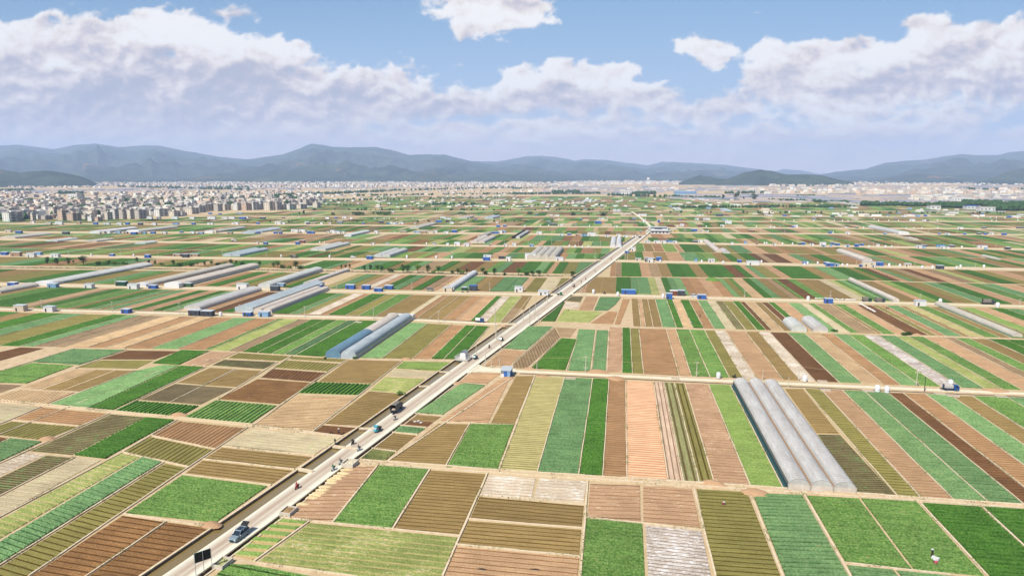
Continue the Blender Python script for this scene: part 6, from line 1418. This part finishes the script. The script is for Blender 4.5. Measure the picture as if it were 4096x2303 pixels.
for x, y, r, h, lb in ((2462, 1515, 2.6, .9, 'earth heap below the lane, above the bright green strip'), (2393, 1487, 3.0, .8, 'pale earth heap right of the power pole'), (2118, 1474, 1.6, .5, 'low earth heap at the corner of the dark green plot'), (2170, 1505, 2.0, .5, 'flat earth heap at the top of the striped lime plot'),
                       (2032, 1512, 1.8, .5, 'earth heap behind the striped shed'), (845, 2100, 1.6, .8, 'earth heap on the canal bank at the field corner'), (190, 1756, 1.8, .9, 'tan earth heap at the olive field corner, left'), (845, 2303, .1, .1, ''), (2855, 1935, 2.2, .9, 'pale yellow heap on the wide path'), (3025, 1972, 2.4, .8, 'brown soil heap at the head of the teal field'),
                       (715, 1660, 2.0, .8, 'soil heap beside the path crossing in left fields'), (1836, 1533, 1.8, .5, 'yellowish heap at the road corner of the mint plot'), (2012, 1305, 1.5, .6, 'heap by the second lane near the road'), (3985, 1563, 2.8, .8, 'pale heap right of the blue truck'), (3668, 1338, 1.3, .6, 'small pale heap on the cross path at right'), (1625, 1436, 1.6, .6, 'tan heap at the top of lime green plot'), (1740, 1437, .1, .1, '')):
    if lb: mound(x, y, r, h, M_heap, lb, 'earth heap', 'earth heaps in the fields', 1.4)
for x, y, lb in ((1928, 2274, 'burnt dark patch of ash, left one'), (2141, 2276, 'burnt dark patch of ash, right one')):
    mound(x, y, .8, .15, W_('ash', (60, 48, 40), nz=.3), lb + ' on the bottom pink field', 'ash patch', 'ash patches', 1.4)
mound(2850, 1121, 5.0, 2.0, W_('hedge_green', (110, 150, 60), nz=.35, scale=1.5, bump=.8), 'bushy block of pale green growth in the middle right fields', 'bush')
# small concrete basins at the lane edge
for x, y, w_, lb in ((2700, 1513, 30, 'left of the second field pole'), (2280, 1515, 44, 'above the teal cabbage strip'), (3292, 1527, 38, 'just right of the tank by the big greenhouse'), (3303, 1561, 40, 'below the lane right of the big greenhouse'), (3475, 1565, 44, 'left of the pair of tanks below lane'), (3765, 1577, 44, 'below the blue truck, left one'), (3815, 1584, 48, 'below the blue truck, right one'), (4010, 1588, 44, 'near the right edge below the lane'), (1430, 1288, 30, 'below second lane left of twin greenhouse')):
    A = g(x - w_ / 2, y + 4); B = g(x + w_ / 2, y + 6); L = (B - A).length; t = empty('trough', A, math.atan2((B - A).y, (B - A).x)); tag(t, 'pale concrete basin ' + lb, 'concrete basin', 'basins at the lane edge')
    b = MB(); b.box((L / 2, .08, .3), (L, .14, .6)); b.box((L / 2, 1.7, .3), (L, .14, .6))
    for xx in (.07, L - .07): b.box((xx, .9, .3), (.14, 1.5, .6))
    b.build('basin', M_conc, t); b = MB(); b.box((L / 2, .9, .2), (L - .3, 1.5, .3)); b.build('contents', M_heap, t)

# ------------------------------------------------------------------ trees
def leaf_mat(name, c0, c1):
    m = bpy.data.materials.new(name); m.use_nodes = True; n, l, mk, ma = NT(m.node_tree); b = n['Principled BSDF']; b.inputs['Roughness'].default_value = .7; b.inputs['Specular IOR Level'].default_value = .2
    oi = mk('ShaderNodeObjectInfo'); ge = mk('ShaderNodeNewGeometry'); nt = mk('ShaderNodeTexNoise', i_Scale=1.6, i_Detail=3.0); l.new(ge.outputs['Position'], nt.inputs['Vector'])
    f = ma('ADD', ma('MULTIPLY', nt.outputs['Fac'], .7), ma('MULTIPLY', oi.outputs['Random'], .5), clamp=True)
    l.new(mixc(mk, l, f, alb(c0), alb(c1)), b.inputs['Base Color']); return m
LEAF = [leaf_mat('dark_leaves', (26, 62, 24), (76, 116, 46)), leaf_mat('fresh_leaves', (60, 110, 40), (140, 170, 70))]
M_bark = W_('bark', (96, 78, 58), nz=.2)
def tree_proto(kind, lm, seed):
    rnd = random.Random(seed); t = empty('tree', (0, 0, 0)); H = 4.6 if kind != 'bush' else 1.9
    b = MB(); 
    if kind != 'bush':
        b.tube((0, 0, 0), (.1, .05, H * .45), .14, .09, 7)
        for i in range(4):
            a = rnd.uniform(0, 6.3); b.tube((.08, .04, H * (.25 + .08 * i)), (math.cos(a) * 1.0, math.sin(a) * 1.0, H * (.5 + .1 * i)), .06, .02, 5)
    else: b.tube((0, 0, 0), (0, 0, .7), .06, .03, 5)
    b.build('trunk', M_bark, t)
    b = MB(); blobs = []
    for i in range(9 if kind != 'bush' else 7):
        a = rnd.uniform(0, 6.3); r = rnd.uniform(.2, 1.25 if kind == 'wide' else .8)
        if kind == 'bush': blobs.append((math.cos(a) * r * 1.5, math.sin(a) * r * 1.2, rnd.uniform(.4, 1.2), rnd.uniform(.5, .8)))
        else: blobs.append((math.cos(a) * r, math.sin(a) * r, H * rnd.uniform(.32, .88), rnd.uniform(.5, 1.0)))
    for i in range(900 if kind != 'bush' else 520):
        bx, by, bz, br = rnd.choice(blobs); v = Vector((rnd.gauss(0, 1), rnd.gauss(0, 1), rnd.gauss(0, 1))).normalized() * br * rnd.uniform(.55, 1.15)
        c = Vector((bx, by, max(.1, bz + v.z * .9))) + Vector((v.x, v.y, 0)); s_ = rnd.uniform(.10, .22)
        q = Vector((rnd.gauss(0, 1), rnd.gauss(0, 1), rnd.gauss(0, 1) + .6)).normalized().to_track_quat('Z', 'Y'); a = rnd.uniform(0, 6)
        pts = [c + q @ Vector((math.cos(a + k * math.pi / 2) * s_ * (1 if k % 2 else .6), math.sin(a + k * math.pi / 2) * s_ * (1 if k % 2 else .6), 0)) for k in range(4)]
        b.add(pts, [(0, 1, 2, 3)])
    b.build('crown', lm, t)
    KIDS[t.name] = list(c for c in COL.objects if c.parent == t)
    return t, H
PRO = {'t': [tree_proto('tall', LEAF[0], 1), tree_proto('tall', LEAF[1], 2)], 'w': [tree_proto('wide', LEAF[0], 3), tree_proto('wide', LEAF[0], 4)], 'b': [tree_proto('bush', LEAF[0], 5), tree_proto('bush', LEAF[1], 6)]}
USED = set(); TREES = []
def tree(x, yb, hp, kind, where, wide=1.0):
    pr, H = random.choice(PRO[kind])
    if pr.name in USED: o = copy_tree(pr)
    else: o = pr; USED.add(pr.name)
    s = 1.15 * hp / ppm(yb) / H; o.location = g(x, yb); o.rotation_euler = (0, 0, random.uniform(0, 6)); o.scale = (s * wide, s * wide, s)
    TREES.append((x, o, kind, where))
def tr(base, sc, p, where='in the bushy row along the middle ditch'): tree(base[0] + float(p[0]) / sc, base[1] + float(p[1]) / sc, float(p[2]) / sc, p[3], where, float(p[4]) if len(p) > 4 else 1.0)
many(B5, 2.516, '480,525,70,t;575,527,62,w,1.3;690,525,65,w,1.2;740,520,40,t;840,527,82,w,1.4;985,530,40,b;1050,532,36,b;1100,530,44,w,1.3;1160,528,40,b;1230,525,30,b;1265,527,26,b;1380,500,45,w,1.2;1500,530,50,t;1565,530,44,w;1630,532,30,b;1750,540,58,w,1.1;1810,540,36,b;1870,540,34,t;1930,540,36,b;1985,540,46,t;2060,540,46,t;2130,537,52,t;2190,536,34,b;2250,532,36,b;2330,527,52,w;2380,526,40,t;2440,526,30,b', tr)
many(B6, 2.516, '35,547,52,w;180,557,50,w;220,560,72,t,1.3;262,562,38,b;330,566,34,b;400,568,72,w,1.1;440,570,40,b;860,567,38,w;900,567,40,w;945,560,38,w;1095,587,50,w,1.2;1155,587,56,t;1220,592,68,t;1265,592,52,w,1.2;1350,597,38,b,1.2;1480,602,72,w;1530,602,64,w,1.3;1630,607,84,t,1.2;1730,612,78,w;1780,612,30,b;1835,607,72,t;1970,612,30,b;2030,617,52,w;2070,618,42,b;2120,617,48,w;2280,620,68,t;2312,620,32,b;2400,630,66,w;2505,632,26,b', tr)
many(B7, 2.516, '65,632,78,t,1.2;145,632,38,b;210,642,52,w,1.4;272,642,58,w,1.5;605,650,54,w,1.6', tr)
for x, y, h, k, wd, wh in ((1605, 1579, 17, 'b', 1.2, 'standing alone on the canal bank'), (1242, 1147, 17, 'w', 1.1, 'between two blue sheds'), (3615, 1340, 12, 'b', 1.3, 'first of two on the cross path'), (3636, 1340, 12, 'b', 1.4, 'second of two on the cross path'), (1300, 1436, 10, 'b', .8, 'at left foot of the twin greenhouse'), (1420, 1435, 12, 'b', 1, 'at right foot of the twin greenhouse'), (3338, 1326, 10, 'b', 1.6, 'at the foot of the wider short tunnel'), (995, 1264, 10, 'b', 1.4, 'behind the blue shed on second lane'),
                           (66, 886, 22, 'w', 1.4, 'at the left end of the town front'), (96, 888, 16, 'w', 1, 'right of the first town tree'), (342, 870, 16, 'w', 1, 'by the grey houses in town front'), (1215, 861, 18, 't', 1, 'in far left fields'), (1198, 861, 14, 't', 1, 'in far left fields beside another'), (1425, 861, 14, 'b', 1.6, 'in the left far clump'), (1440, 861, 14, 'b', 1.6, 'in the left far clump, right'), (1494, 861, 14, 't', 1, 'single slim in far fields'), (1522, 860, 16, 'b', 1.3, 'in the broad far clump'), (1545, 860, 16, 'b', 1.5, 'in the broad far clump, right'),
                           (1330, 860, 10, 'b', 1.2, 'low in far left fields'), (2120, 858, 12, 'b', 1.2, 'left of road in far fields'), (2415, 864, 14, 'b', 1.2, 'left of the road bend'), (2425, 862, 14, 't', 1.2, 'beside the bush left of road bend'), (2295, 862, 12, 'b', 1.2, 'by a white cabin in far fields'), (2352, 864, 12, 't', 1, 'slim left of the road bend'), (1985, 860, 10, 'b', 2.0, 'in dark hedge left of road'), (1850, 858, 12, 'b', 2.0, 'in dark hedge further left'), (2893, 798, 18, 't', 1.2, 'slim beyond right fields'), (2943, 800, 26, 'w', 1.2, 'tall light green beyond right fields'), (2975, 800, 12, 'w', 1, 'small beyond right fields'), (3015, 802, 24, 'w', 1.6, 'broad light green beyond right fields'), (2880, 836, 14, 't', 1, 'pointed in right far fields')):
    tree(x, y, h, k, wh, wd)
gr = {}
for q in sorted(TREES, key=lambda q: q[0]): gr.setdefault((q[2], q[3]), []).append(q)
KN = {'t': 'slender green tree', 'w': 'spreading dark green tree', 'b': 'low green bush'}
for (k, wh), L in gr.items():
    for i, (x, o, _, _) in enumerate(L):
        tag(o, KN[k] + ' ' + wh + ('' if len(L) == 1 else ', %s from left' % nth(i)), 'tree' if k != 'b' else 'bush', 'trees and bushes among the fields')
        if k == 'b': o.name = 'bush'
for k in PRO:
    for pr, H in PRO[k]:
        if pr.name not in USED and not any(o is pr for _, o, _, _ in TREES):
            for c in list(COL.objects):
                if c.parent == pr: bpy.data.objects.remove(c)
            bpy.data.objects.remove(pr)
# scrub along the middle ditch and dark ditch line itself
def cards(b, c, s_, n_, hh):
    for _ in range(n_):
        p = Vector((c.x + random.gauss(0, s_), c.y + random.gauss(0, s_ * .5), random.uniform(.05, hh))); q = Vector((random.gauss(0, 1), random.gauss(0, 1), random.gauss(0, 1) + .5)).normalized().to_track_quat('Z', 'Y'); k = random.uniform(.15, .32)
        b.add([p + q @ Vector((k, 0, 0)), p + q @ Vector((0, k * .7, 0)), p + q @ Vector((-k, 0, 0)), p + q @ Vector((0, -k * .7, 0))], [(0, 1, 2, 3)])
b = MB(); L_ = [(x, (yl(Lt_u, x) + yl(Lt_d, x)) / 2) for x in range(-200, 2290, 5)]
for x, y in L_:
    dn = 6 + 16 * max(0, noise.noise(Vector((x / 60, 3, 1))) + .1)
    cards(b, g(x, y), 1.3, int(dn), .4 + 1.3 * max(0, noise.noise(Vector((x / 45, 9, 2))) + .2))
o = b.build('ditch_scrub', LEAF[0]); o['kind'] = 'stuff'; o['label'] = 'low scrub and weeds lining the middle ditch'
b = MB()
for (x0, y0), (x1, y1) in zip(L_[::10], L_[10::10]):
    A, B = g(x0, y0 + 1), g(x1, y1 + 1); d = B - A; b.box(((A.x + B.x) / 2, (A.y + B.y) / 2, .03), (d.length, 1.6, .05), rz=math.atan2(d.y, d.x))
b.build('ditch_mud', MATS['channel_mud'], kind='structure')

b = MB()
for A, B in WEED:
    L = (B - A).length; s = 0
    while s < L:
        c = A.lerp(B, s / L); v = noise.noise(Vector((c.x * .12, c.y * .12, 4)))
        if v > .12 and random.random() < .8:
            for _ in range(7):
                p_ = c + Vector((random.gauss(0, .28), random.gauss(0, .28), random.uniform(.12, .5))); q_ = Vector((random.gauss(0, 1), random.gauss(0, 1), random.gauss(0, 1) + .7)).normalized().to_track_quat('Z', 'Y'); k = random.uniform(.06, .2)
                b.add([p_ + q_ @ Vector((k, 0, 0)), p_ + q_ @ Vector((0, k * .6, 0)), p_ + q_ @ Vector((-k, 0, 0)), p_ + q_ @ Vector((0, -k * .6, 0))], [(0, 1, 2, 3)])
        s += .55
o = b.build('bank_weeds', leaf_mat('weed_leaves', (110, 120, 60), (190, 176, 110))); o['kind'] = 'stuff'; o['label'] = 'scattered weeds and dry grass on the banks between plots'

# far tree belts: one mass
def far_trees(segs):
    b = MB()
    for x0, y0, x1, y1, n_, h0, h1 in segs:
        for i in range(n_):
            u = random.random(); x = x0 + (x1 - x0) * u; y = y0 + (y1 - y0) * u + random.uniform(-1.2, 1.2)
            c = g(x, y); h = random.uniform(h0, h1); r = h * random.uniform(.35, .6); vs = []; m_ = 7
            for k, (rr, zz) in enumerate(((.5, .05), (1, .35), (.9, .65), (.45, .92))):
                for j in range(m_):
                    a = 2 * math.pi * j / m_ + k; q = random.uniform(.7, 1.25); vs.append((c.x + math.cos(a) * r * rr * q, c.y + math.sin(a) * r * rr * q, h * zz * random.uniform(.9, 1.1)))
            vs.append((c.x, c.y, h)); fs = [(k * m_ + j, k * m_ + (j + 1) % m_, (k + 1) * m_ + (j + 1) % m_, (k + 1) * m_ + j) for k in range(3) for j in range(m_)] + [(3 * m_ + j, 3 * m_ + (j + 1) % m_, 4 * m_) for j in range(m_)]
            b.add(vs, fs)
    o = b.build('distant_trees', LEAF[0]); o['kind'] = 'stuff'; o['label'] = 'dark belts of far trees before the distant town'
far_trees([(1090, 786, 1560, 766, 240, 6, 11), (1560, 764, 2050, 752, 120, 6, 11), (2050, 756, 2220, 752, 40, 6, 10), (1100, 780, 1290, 784, 50, 5, 9), (1430, 784, 2060, 776, 110, 4, 8), (2048, 778, 2400, 776, 120, 6, 10), (2210, 773, 2320, 770, 60, 9, 14), (2430, 782, 2880, 795, 110, 6, 10), (2530, 776, 2620, 776, 50, 8, 13), (2900, 775, 3080, 772, 60, 6, 11), (3072, 802, 3400, 812, 90, 4, 8),
           (3440, 822, 3760, 826, 110, 6, 12), (3750, 830, 3850, 832, 70, 9, 15), (3850, 822, 4000, 826, 120, 9, 16), (3960, 844, 4200, 842, 190, 8, 16), (4000, 836, 4300, 836, 150, 10, 18), (2680, 832, 3080, 830, 90, 4, 7), (3080, 828, 3420, 830, 80, 4, 7), (820, 752, 1000, 750, 30, 8, 12), (470, 748, 1000, 762, 120, 8, 14), (300, 790, 330, 790, 12, 10, 14), (1730, 820, 1900, 818, 40, 4, 7), (1130, 806, 1600, 800, 40, 4, 7), (3180, 787, 3260, 785, 30, 5, 8), (3850, 760, 4096, 762, 60, 9, 14), (1400, 800, 2000, 792, 50, 3, 6), (0, 765, 130, 762, 50, 8, 13), (230, 776, 330, 778, 30, 9, 14), (0, 880, 700, 850, 26, 7, 12), (0, 840, 1200, 820, 60, 8, 13), (100, 810, 1200, 800, 60, 9, 14), (1240, 840, 2500, 842, 60, 3, 5), (1240, 822, 2500, 824, 60, 3, 5), (2650, 852, 4096, 854, 50, 3, 5), (900, 890, 2500, 886, 26, 2, 4)])

# ------------------------------------------------------------------ town
TW = [W_('town_white', (255, 252, 242), nz=.05), W_('town_grey', (226, 214, 198), nz=.08), W_('town_brick', (236, 204, 178), nz=.08), W_('town_cream', (252, 238, 214), nz=.06), W_('town_concrete', (200, 190, 178), nz=.1)]
TN = ['white', 'grey', 'brick coloured', 'cream', 'dull concrete']
M_flat = W_('flat_roof_concrete', (206, 196, 184), nz=.15); M_win = W_('window_dark', (98, 96, 98), rough=.3); M_bal = W_('balcony_white', (230, 226, 218)); M_dark = W_('bare_side_wall', (120, 110, 104), nz=.1)
def house_proto(fl, w, d, ci, style):
    t = empty('apartment_building', (0, 0, 0)); h = fl * 3.1
    b = MB(); b.box((0, d / 2, h / 2), (w, d, h)); b.build('wall', TW[ci], t)
    b = MB(); b.box((0, d / 2, h + .12), (w + .5, d + .5, .24))
    for x, y, sx, sy in ((0, .05, w, .2), (0, d - .05, w, .2), (-w / 2 + .1, d / 2, .2, d), (w / 2 - .1, d / 2, .2, d)): b.box((x, y, h + .7), (sx, sy, .9))
    b.build('roof', M_flat, t)
    b = MB(); b.box((-w * .2, d * .6, h + 1.6), (w * .35, d * .35, 2.8)); b.build('stair_house', TW[ci], t)
    nw = 3 if w > 9 else 2
    for f in range(fl):
        for i in range(nw):
            x = -w / 2 + w * (i + .5) / nw; q = MB(); q.box((x, -.03, f * 3.1 + 1.7), (w / nw * .3, .16, 1.3)); q.build('window', M_win, t)
        for i in range(2):
            y = d * (i + .5) / 2; q = MB(); q.box((w / 2 + .03, y, f * 3.1 + 1.7), (.16, d * .3, 1.7)); q.build('window', M_win, t)
        if style and f: q = MB(); q.box((w / 2 + .6, d / 2, f * 3.1 + .5), (1.2, d * .8, .9)); q.build('balcony', M_bal, t)
    KIDS[t.name] = [c for c in COL.objects if c.parent == t]
    return t, w, h
HP = [house_proto(6, 11, 13, 0, 1), house_proto(5, 10, 12, 3, 0), house_proto(6, 12, 12, 1, 1), house_proto(4, 12, 10, 2, 0), house_proto(3, 11, 10, 3, 1), house_proto(5, 9, 12, 0, 0), house_proto(3, 12, 9, 0, 0)]
HPN = ['tall white', 'tall cream', 'tall grey', 'brick coloured', 'low cream', 'narrow white', 'low white']; FIRST = set(); FRONT = []
FL_ = '0,125,975,865,0;118,250,945,850,0;250,300,945,870,2;475,565,930,815,1;565,650,962,850,3;650,760,965,880,3;760,805,950,865,2;795,875,950,900,4;870,935,970,915,6;935,1000,970,925,3;1045,1095,955,870,1;1095,1175,945,835,5;1175,1255,945,840,2;1255,1330,945,840,1;1330,1420,945,845,2;1440,1535,905,840,0;1540,1620,920,838,5;1630,1680,910,850,6;1680,1770,922,862,4;1850,1950,895,830,4;1945,2020,880,805,0;2025,2080,868,792,1;2080,2140,865,785,2;2140,2205,868,790,2;2205,2275,858,795,1;2335,2400,858,780,0;2415,2495,858,782,3;2500,2560,856,770,5;2574,2634,852,760,0;2640,2730,858,768,1;2730,2800,856,770,2;2800,2868,852,790,1;2868,2925,852,790,5;2925,2965,850,800,4;2965,3040,845,795,1;3040,3090,815,745,2;3055,3130,812,735,1;3090,3140,812,745,2;3140,3200,835,775,4;300,340,960,880,4;340,395,950,905,6;395,475,955,905,2;1600,1640,895,860,6;1770,1850,915,880,6'
for it in FL_.split(';'):
    x0, x1, yb, yt, k = [float(q) for q in it.split(',')]; x0, x1, yb, yt = x0 / 2.516, x1 / 2.516, 500 + yb / 2.516, 500 + yt / 2.516
    pr, w, h = HP[int(k)]; o = pr if pr.name not in FIRST else copy_tree(pr); FIRST.add(pr.name)
    s = (x1 - x0) / ppm(yb) / w * .94; sz = (yb - yt) / ppm(yb) / h
    o.location = g((x0 + x1) / 2, yb); o.rotation_euler = (0, 0, RZ - .35 + random.uniform(-.06, .06)); o.scale = (s, s, sz * .86); FRONT.append((x0, o, int(k)))
gk = {}
for x0, o, k in sorted(FRONT, key=lambda q: q[0]):
    i = gk.get(k, 0); gk[k] = i + 1
    tag(o, '%s apartment block in the front row of the town, %s such from left' % (HPN[k], nth(i)), 'building', 'front row of town buildings')
# town behind the front row: 250 single houses, smaller ones merge farther back
SB = []
for ci in range(5):
    for st in range(2):
        t = empty('town_house', (0, 0, 0)); w, d, h = 11, 12, (9, 14)[st]
        b = MB(); b.box((0, d / 2, h / 2), (w, d, h))
        b.build('wall', TW[ci], t); b = MB(); b.box((0, d / 2, h + .15), (w + .6, d + .6, .3)); b.box((w * .2, d * .6, h + 1.4), (w * .35, d * .35, 2.4)); b.build('roof', M_flat, t)
        b = MB()
        for f in range(int(h / 3.1)): b.box((0, -.04, f * 3.1 + 1.9), (w * .8, .12, 1.1)); b.box((w / 2 + .04, d / 2, f * 3.1 + 1.9), (.12, d * .7, 1.2))
        b.build('window_band', M_win, t); KIDS[t.name] = [c for c in COL.objects if c.parent == t]; SB.append((t, ci, st))
def front_y(x):                            # where the town stops
    return yl([(-500, 905), (0, 888), (380, 884), (560, 875), (700, 868), (780, 852), (900, 842), (1150, 838), (1250, 826), (1300, 815)], x)
def back_y(x): return 788 + 6 * noise.noise(Vector((x / 120, 2, 2)))
USEDB = set(); PLC = []; HL = {}
tries = 0; FR = [((x0), o.location.xy) for x0, o, k in FRONT]
while len(PLC) < 250 and tries < 60000:
    tries += 1; x = random.uniform(-60, 1290); y1 = front_y(x); y = y1 - 8 - (random.random() ** 1.15) * (y1 - 800)
    if y < 800: continue
    p = g(x, y)
    if any((p.xy - q).length < 15 for q in PLC) or any((p.xy - q[1]).length < 17 for q in FR): continue
    PLC.append(p.xy); t, ci, st = random.choice(SB); o = t if t.name not in USEDB else copy_tree(t); USEDB.add(t.name)
    o.location = p; o.rotation_euler = (0, 0, RZ + random.choice((-.35, -.5, .1, 1.2)) + random.uniform(-.1, .1)); k = random.uniform(.75, 1.25); o.scale = (k, random.uniform(.7, 1.1), random.uniform(.42, .85))
    HL.setdefault((('low', 'tall')[st], TN[ci]), []).append((x, o))
for (a_, c_), L in HL.items():
    for i, (x, o) in enumerate(sorted(L, key=lambda v: v[0])): tag(o, '%s %s house behind the town front, %s such from left' % (a_, c_, nth(i)), 'house', 'houses packed in the town')
def y_ok(x0): return x0 > 1400
b = MB()
def tb_(x, y, w, d, h, m_):
    h *= random.uniform(.72, .78) if y > 768 else random.uniform(.97, 1.03)
    p = g(x, y); b.box((p.x, p.y, h / 2), (w, d, h), m_, rz=RZ + random.choice((-.35, -.2, .2)))
for i in range(1500):
    x = random.uniform(-150, 1280); u = random.random(); y = 770 + u * (front_y(x) - 14 - 770)
    if y > 815 and random.random() < .45: continue
    tb_(x, y, random.uniform(8, 17), random.uniform(8, 14), random.choice((4, 6, 7, 9, 12, 15)) * random.uniform(.8, 1.1), random.choice((0, 0, 1, 1, 2, 3, 3, 4, 4)))
for x0, x1, ya, yb, n_, h0, h1, w0, w1 in ((370, 760, 727, 746, 700, 6, 14, 8, 18), (0, 400, 733, 752, 260, 5, 10, 8, 18), (700, 1500, 729, 750, 1900, 6, 16, 8, 18), (1500, 2100, 731, 748, 1300, 6, 15, 8, 18), (1550, 1800, 717, 735, 200, 6, 14, 10, 22), (2048, 2440, 719, 745, 500, 6, 14, 10, 25), (2250, 2540, 718, 738, 500, 7, 16, 10, 25), (2440, 2760, 724, 737, 420, 6, 12, 10, 25), (2048, 2240, 738, 744, 160, 7, 12, 10, 20),
                                         (2860, 3080, 728, 738, 140, 8, 16, 12, 35), (3080, 3420, 735, 747, 450, 7, 15, 9, 18), (3420, 4096, 728, 742, 500, 6, 12, 9, 20), (3000, 3500, 760, 777, 180, 7, 16, 10, 20), (3400, 4300, 760, 778, 360, 7, 18, 9, 22), (3640, 3900, 786, 806, 90, 8, 16, 12, 24), (3900, 4300, 775, 800, 170, 5, 12, 9, 20), (2100, 3900, 752, 768, 220, 4, 9, 12, 30), (900, 2100, 752, 790, 260, 3, 6, 8, 18), (1150, 3000, 790, 830, 240, 2.6, 4, 5, 12), (3000, 4200, 800, 870, 90, 2.6, 4.5, 6, 16)):
    for i in range(int(n_ * (.62 if y_ok(x0) else .8))):
        if w0 == 5 or w0 == 6: m_ = random.choice((0, 0, 0, 1, 3))
        else: m_ = random.choice((0, 0, 3, 3, 1, 2, 4, 4))
        tb_(random.uniform(x0, x1), random.uniform(ya, yb), random.uniform(w0, w1), random.uniform(8, 14), random.uniform(h0, h1), m_)
o = b.build('distant_town', TW); o['kind'] = 'stuff'; o['label'] = 'thousands of tiny far white houses below the hills'
def landmark(name, xc, yb, hp, wpx, d, m_, label, cat, roof=None):
    k = ppm(yb); t = empty(name, g(xc, yb), RZ); w, h = wpx / k, hp / k; b = MB(); b.box((0, d / 2, h / 2), (w, d, h)); b.build('wall', m_, t)
    b = MB(); b.box((0, d / 2, h + .4), (w + 1, d + 1, .8)); b.build('roof', roof or M_flat, t)
    n_ = max(2, int(w / 7))
    for i in range(min(n_, 12)):
        q = MB(); q.box((-w / 2 + w * (i + .5) / n_, -.06, h * .55), (w / n_ * .4, .2, h * .3)); q.build('window', M_win, t)
    tag(t, label, cat)
landmark('tower', 2592, 737, 27, 9, 16, TW[0], 'lone tall white tower in the far town', 'tower'); landmark('factory', 2742, 780, 14, 86, 40, WALL['l'], 'long pale blue factory hall beyond the right fields', 'factory', WALL['l'])
landmark('factory', 2502, 778, 16, 44, 30, WALL['w'], 'white boxy factory beside the far trees', 'factory'); landmark('school', 3950, 846, 17, 56, 16, WALL['w'], 'white three storey building at the far right grove', 'building')
landmark('hall', 3890, 838, 14, 40, 20, WALL['w'], 'white building with blue roof left of the far right grove', 'building', WALL['b']); landmark('hall', 3742, 838, 14, 38, 20, WALL['w'], 'white hall at the left end of the walled compound', 'building')
landmark('apartment_building', 291, 800, 24, 42, 20, TW[0], 'large white block standing alone behind the town', 'building'); landmark('house', 355, 793, 10, 28, 14, WALL['w'], 'house with red orange roof behind the town', 'house', W_('red_roof', (196, 110, 80))); landmark('hall', 458, 797, 10, 36, 16, TW[0], 'hall with bright blue roof behind the town', 'building', WALL['b'])
landmark('apartment_building', 3845, 807, 17, 72, 20, TW[0], 'long white block beyond the right compound', 'building'); landmark('apartment_building', 3700, 804, 15, 42, 20, TW[0], 'white block left of the long one at far right', 'building'); landmark('tower', 526, 826, 32, 12, 12, TW[4], 'slim dark grey tower in the middle of town', 'tower')
t = landmark('boundary_wall', 3840, 847, 3.5, 330, .6, TW[0], 'long white boundary wall below the far right grove', 'wall')
# flat grey film-covered plots far out
b = MB()
for x0, x1, ya, yb, n_ in ((1000, 2200, 748, 756, 60), (2200, 4200, 740, 764, 360), (2700, 4200, 778, 800, 260), (0, 700, 758, 768, 90), (2200, 2700, 756, 775, 60), (500, 1300, 748, 760, 70), (2900, 4000, 800, 812, 60), (-100, 200, 770, 778, 20)):
    for i in range(n_):
        x, y = random.uniform(x0, x1), random.uniform(ya, yb); p = g(x, y); hh = random.uniform(2.2, 4); b.box((p.x, p.y, hh / 2), (random.uniform(30, 130), random.uniform(14, 45), hh), random.choice((0, 1, 1, 2)), rz=RZ + random.uniform(-.05, .05))
o = b.build('distant_greenhouses', [W_('far_film_blue', (146, 156, 176)), W_('far_film_tan', (216, 194, 176)), W_('far_film_grey', (182, 182, 188))]); o['kind'] = 'stuff'; o['label'] = 'flat grey sheets of far film covered plots'
flush()
# ------------------------------------------------------------------ air
def haze():
    mb = MB(); mb.box((0, 8800, 440), (36000, 20000, 884))
    m = bpy.data.materials.new('haze'); m.use_nodes = True; m.node_tree.nodes.clear(); n, l, mk, ma = NT(m.node_tree)
    o = n.new('ShaderNodeOutputMaterial'); v = n.new('ShaderNodeVolumePrincipled')
    v.inputs['Color'].default_value = (.57, .71, 1.0, 1); v.inputs['Density'].default_value = HAZE; v.inputs['Anisotropy'].default_value = .0
    l.new(v.outputs[0], o.inputs['Volume'])
    ob = mb.build('haze', m); ob['kind'] = 'stuff'; ob['label'] = 'thin bluish haze over the whole valley'; 
HAZE = 7.8e-5
haze()
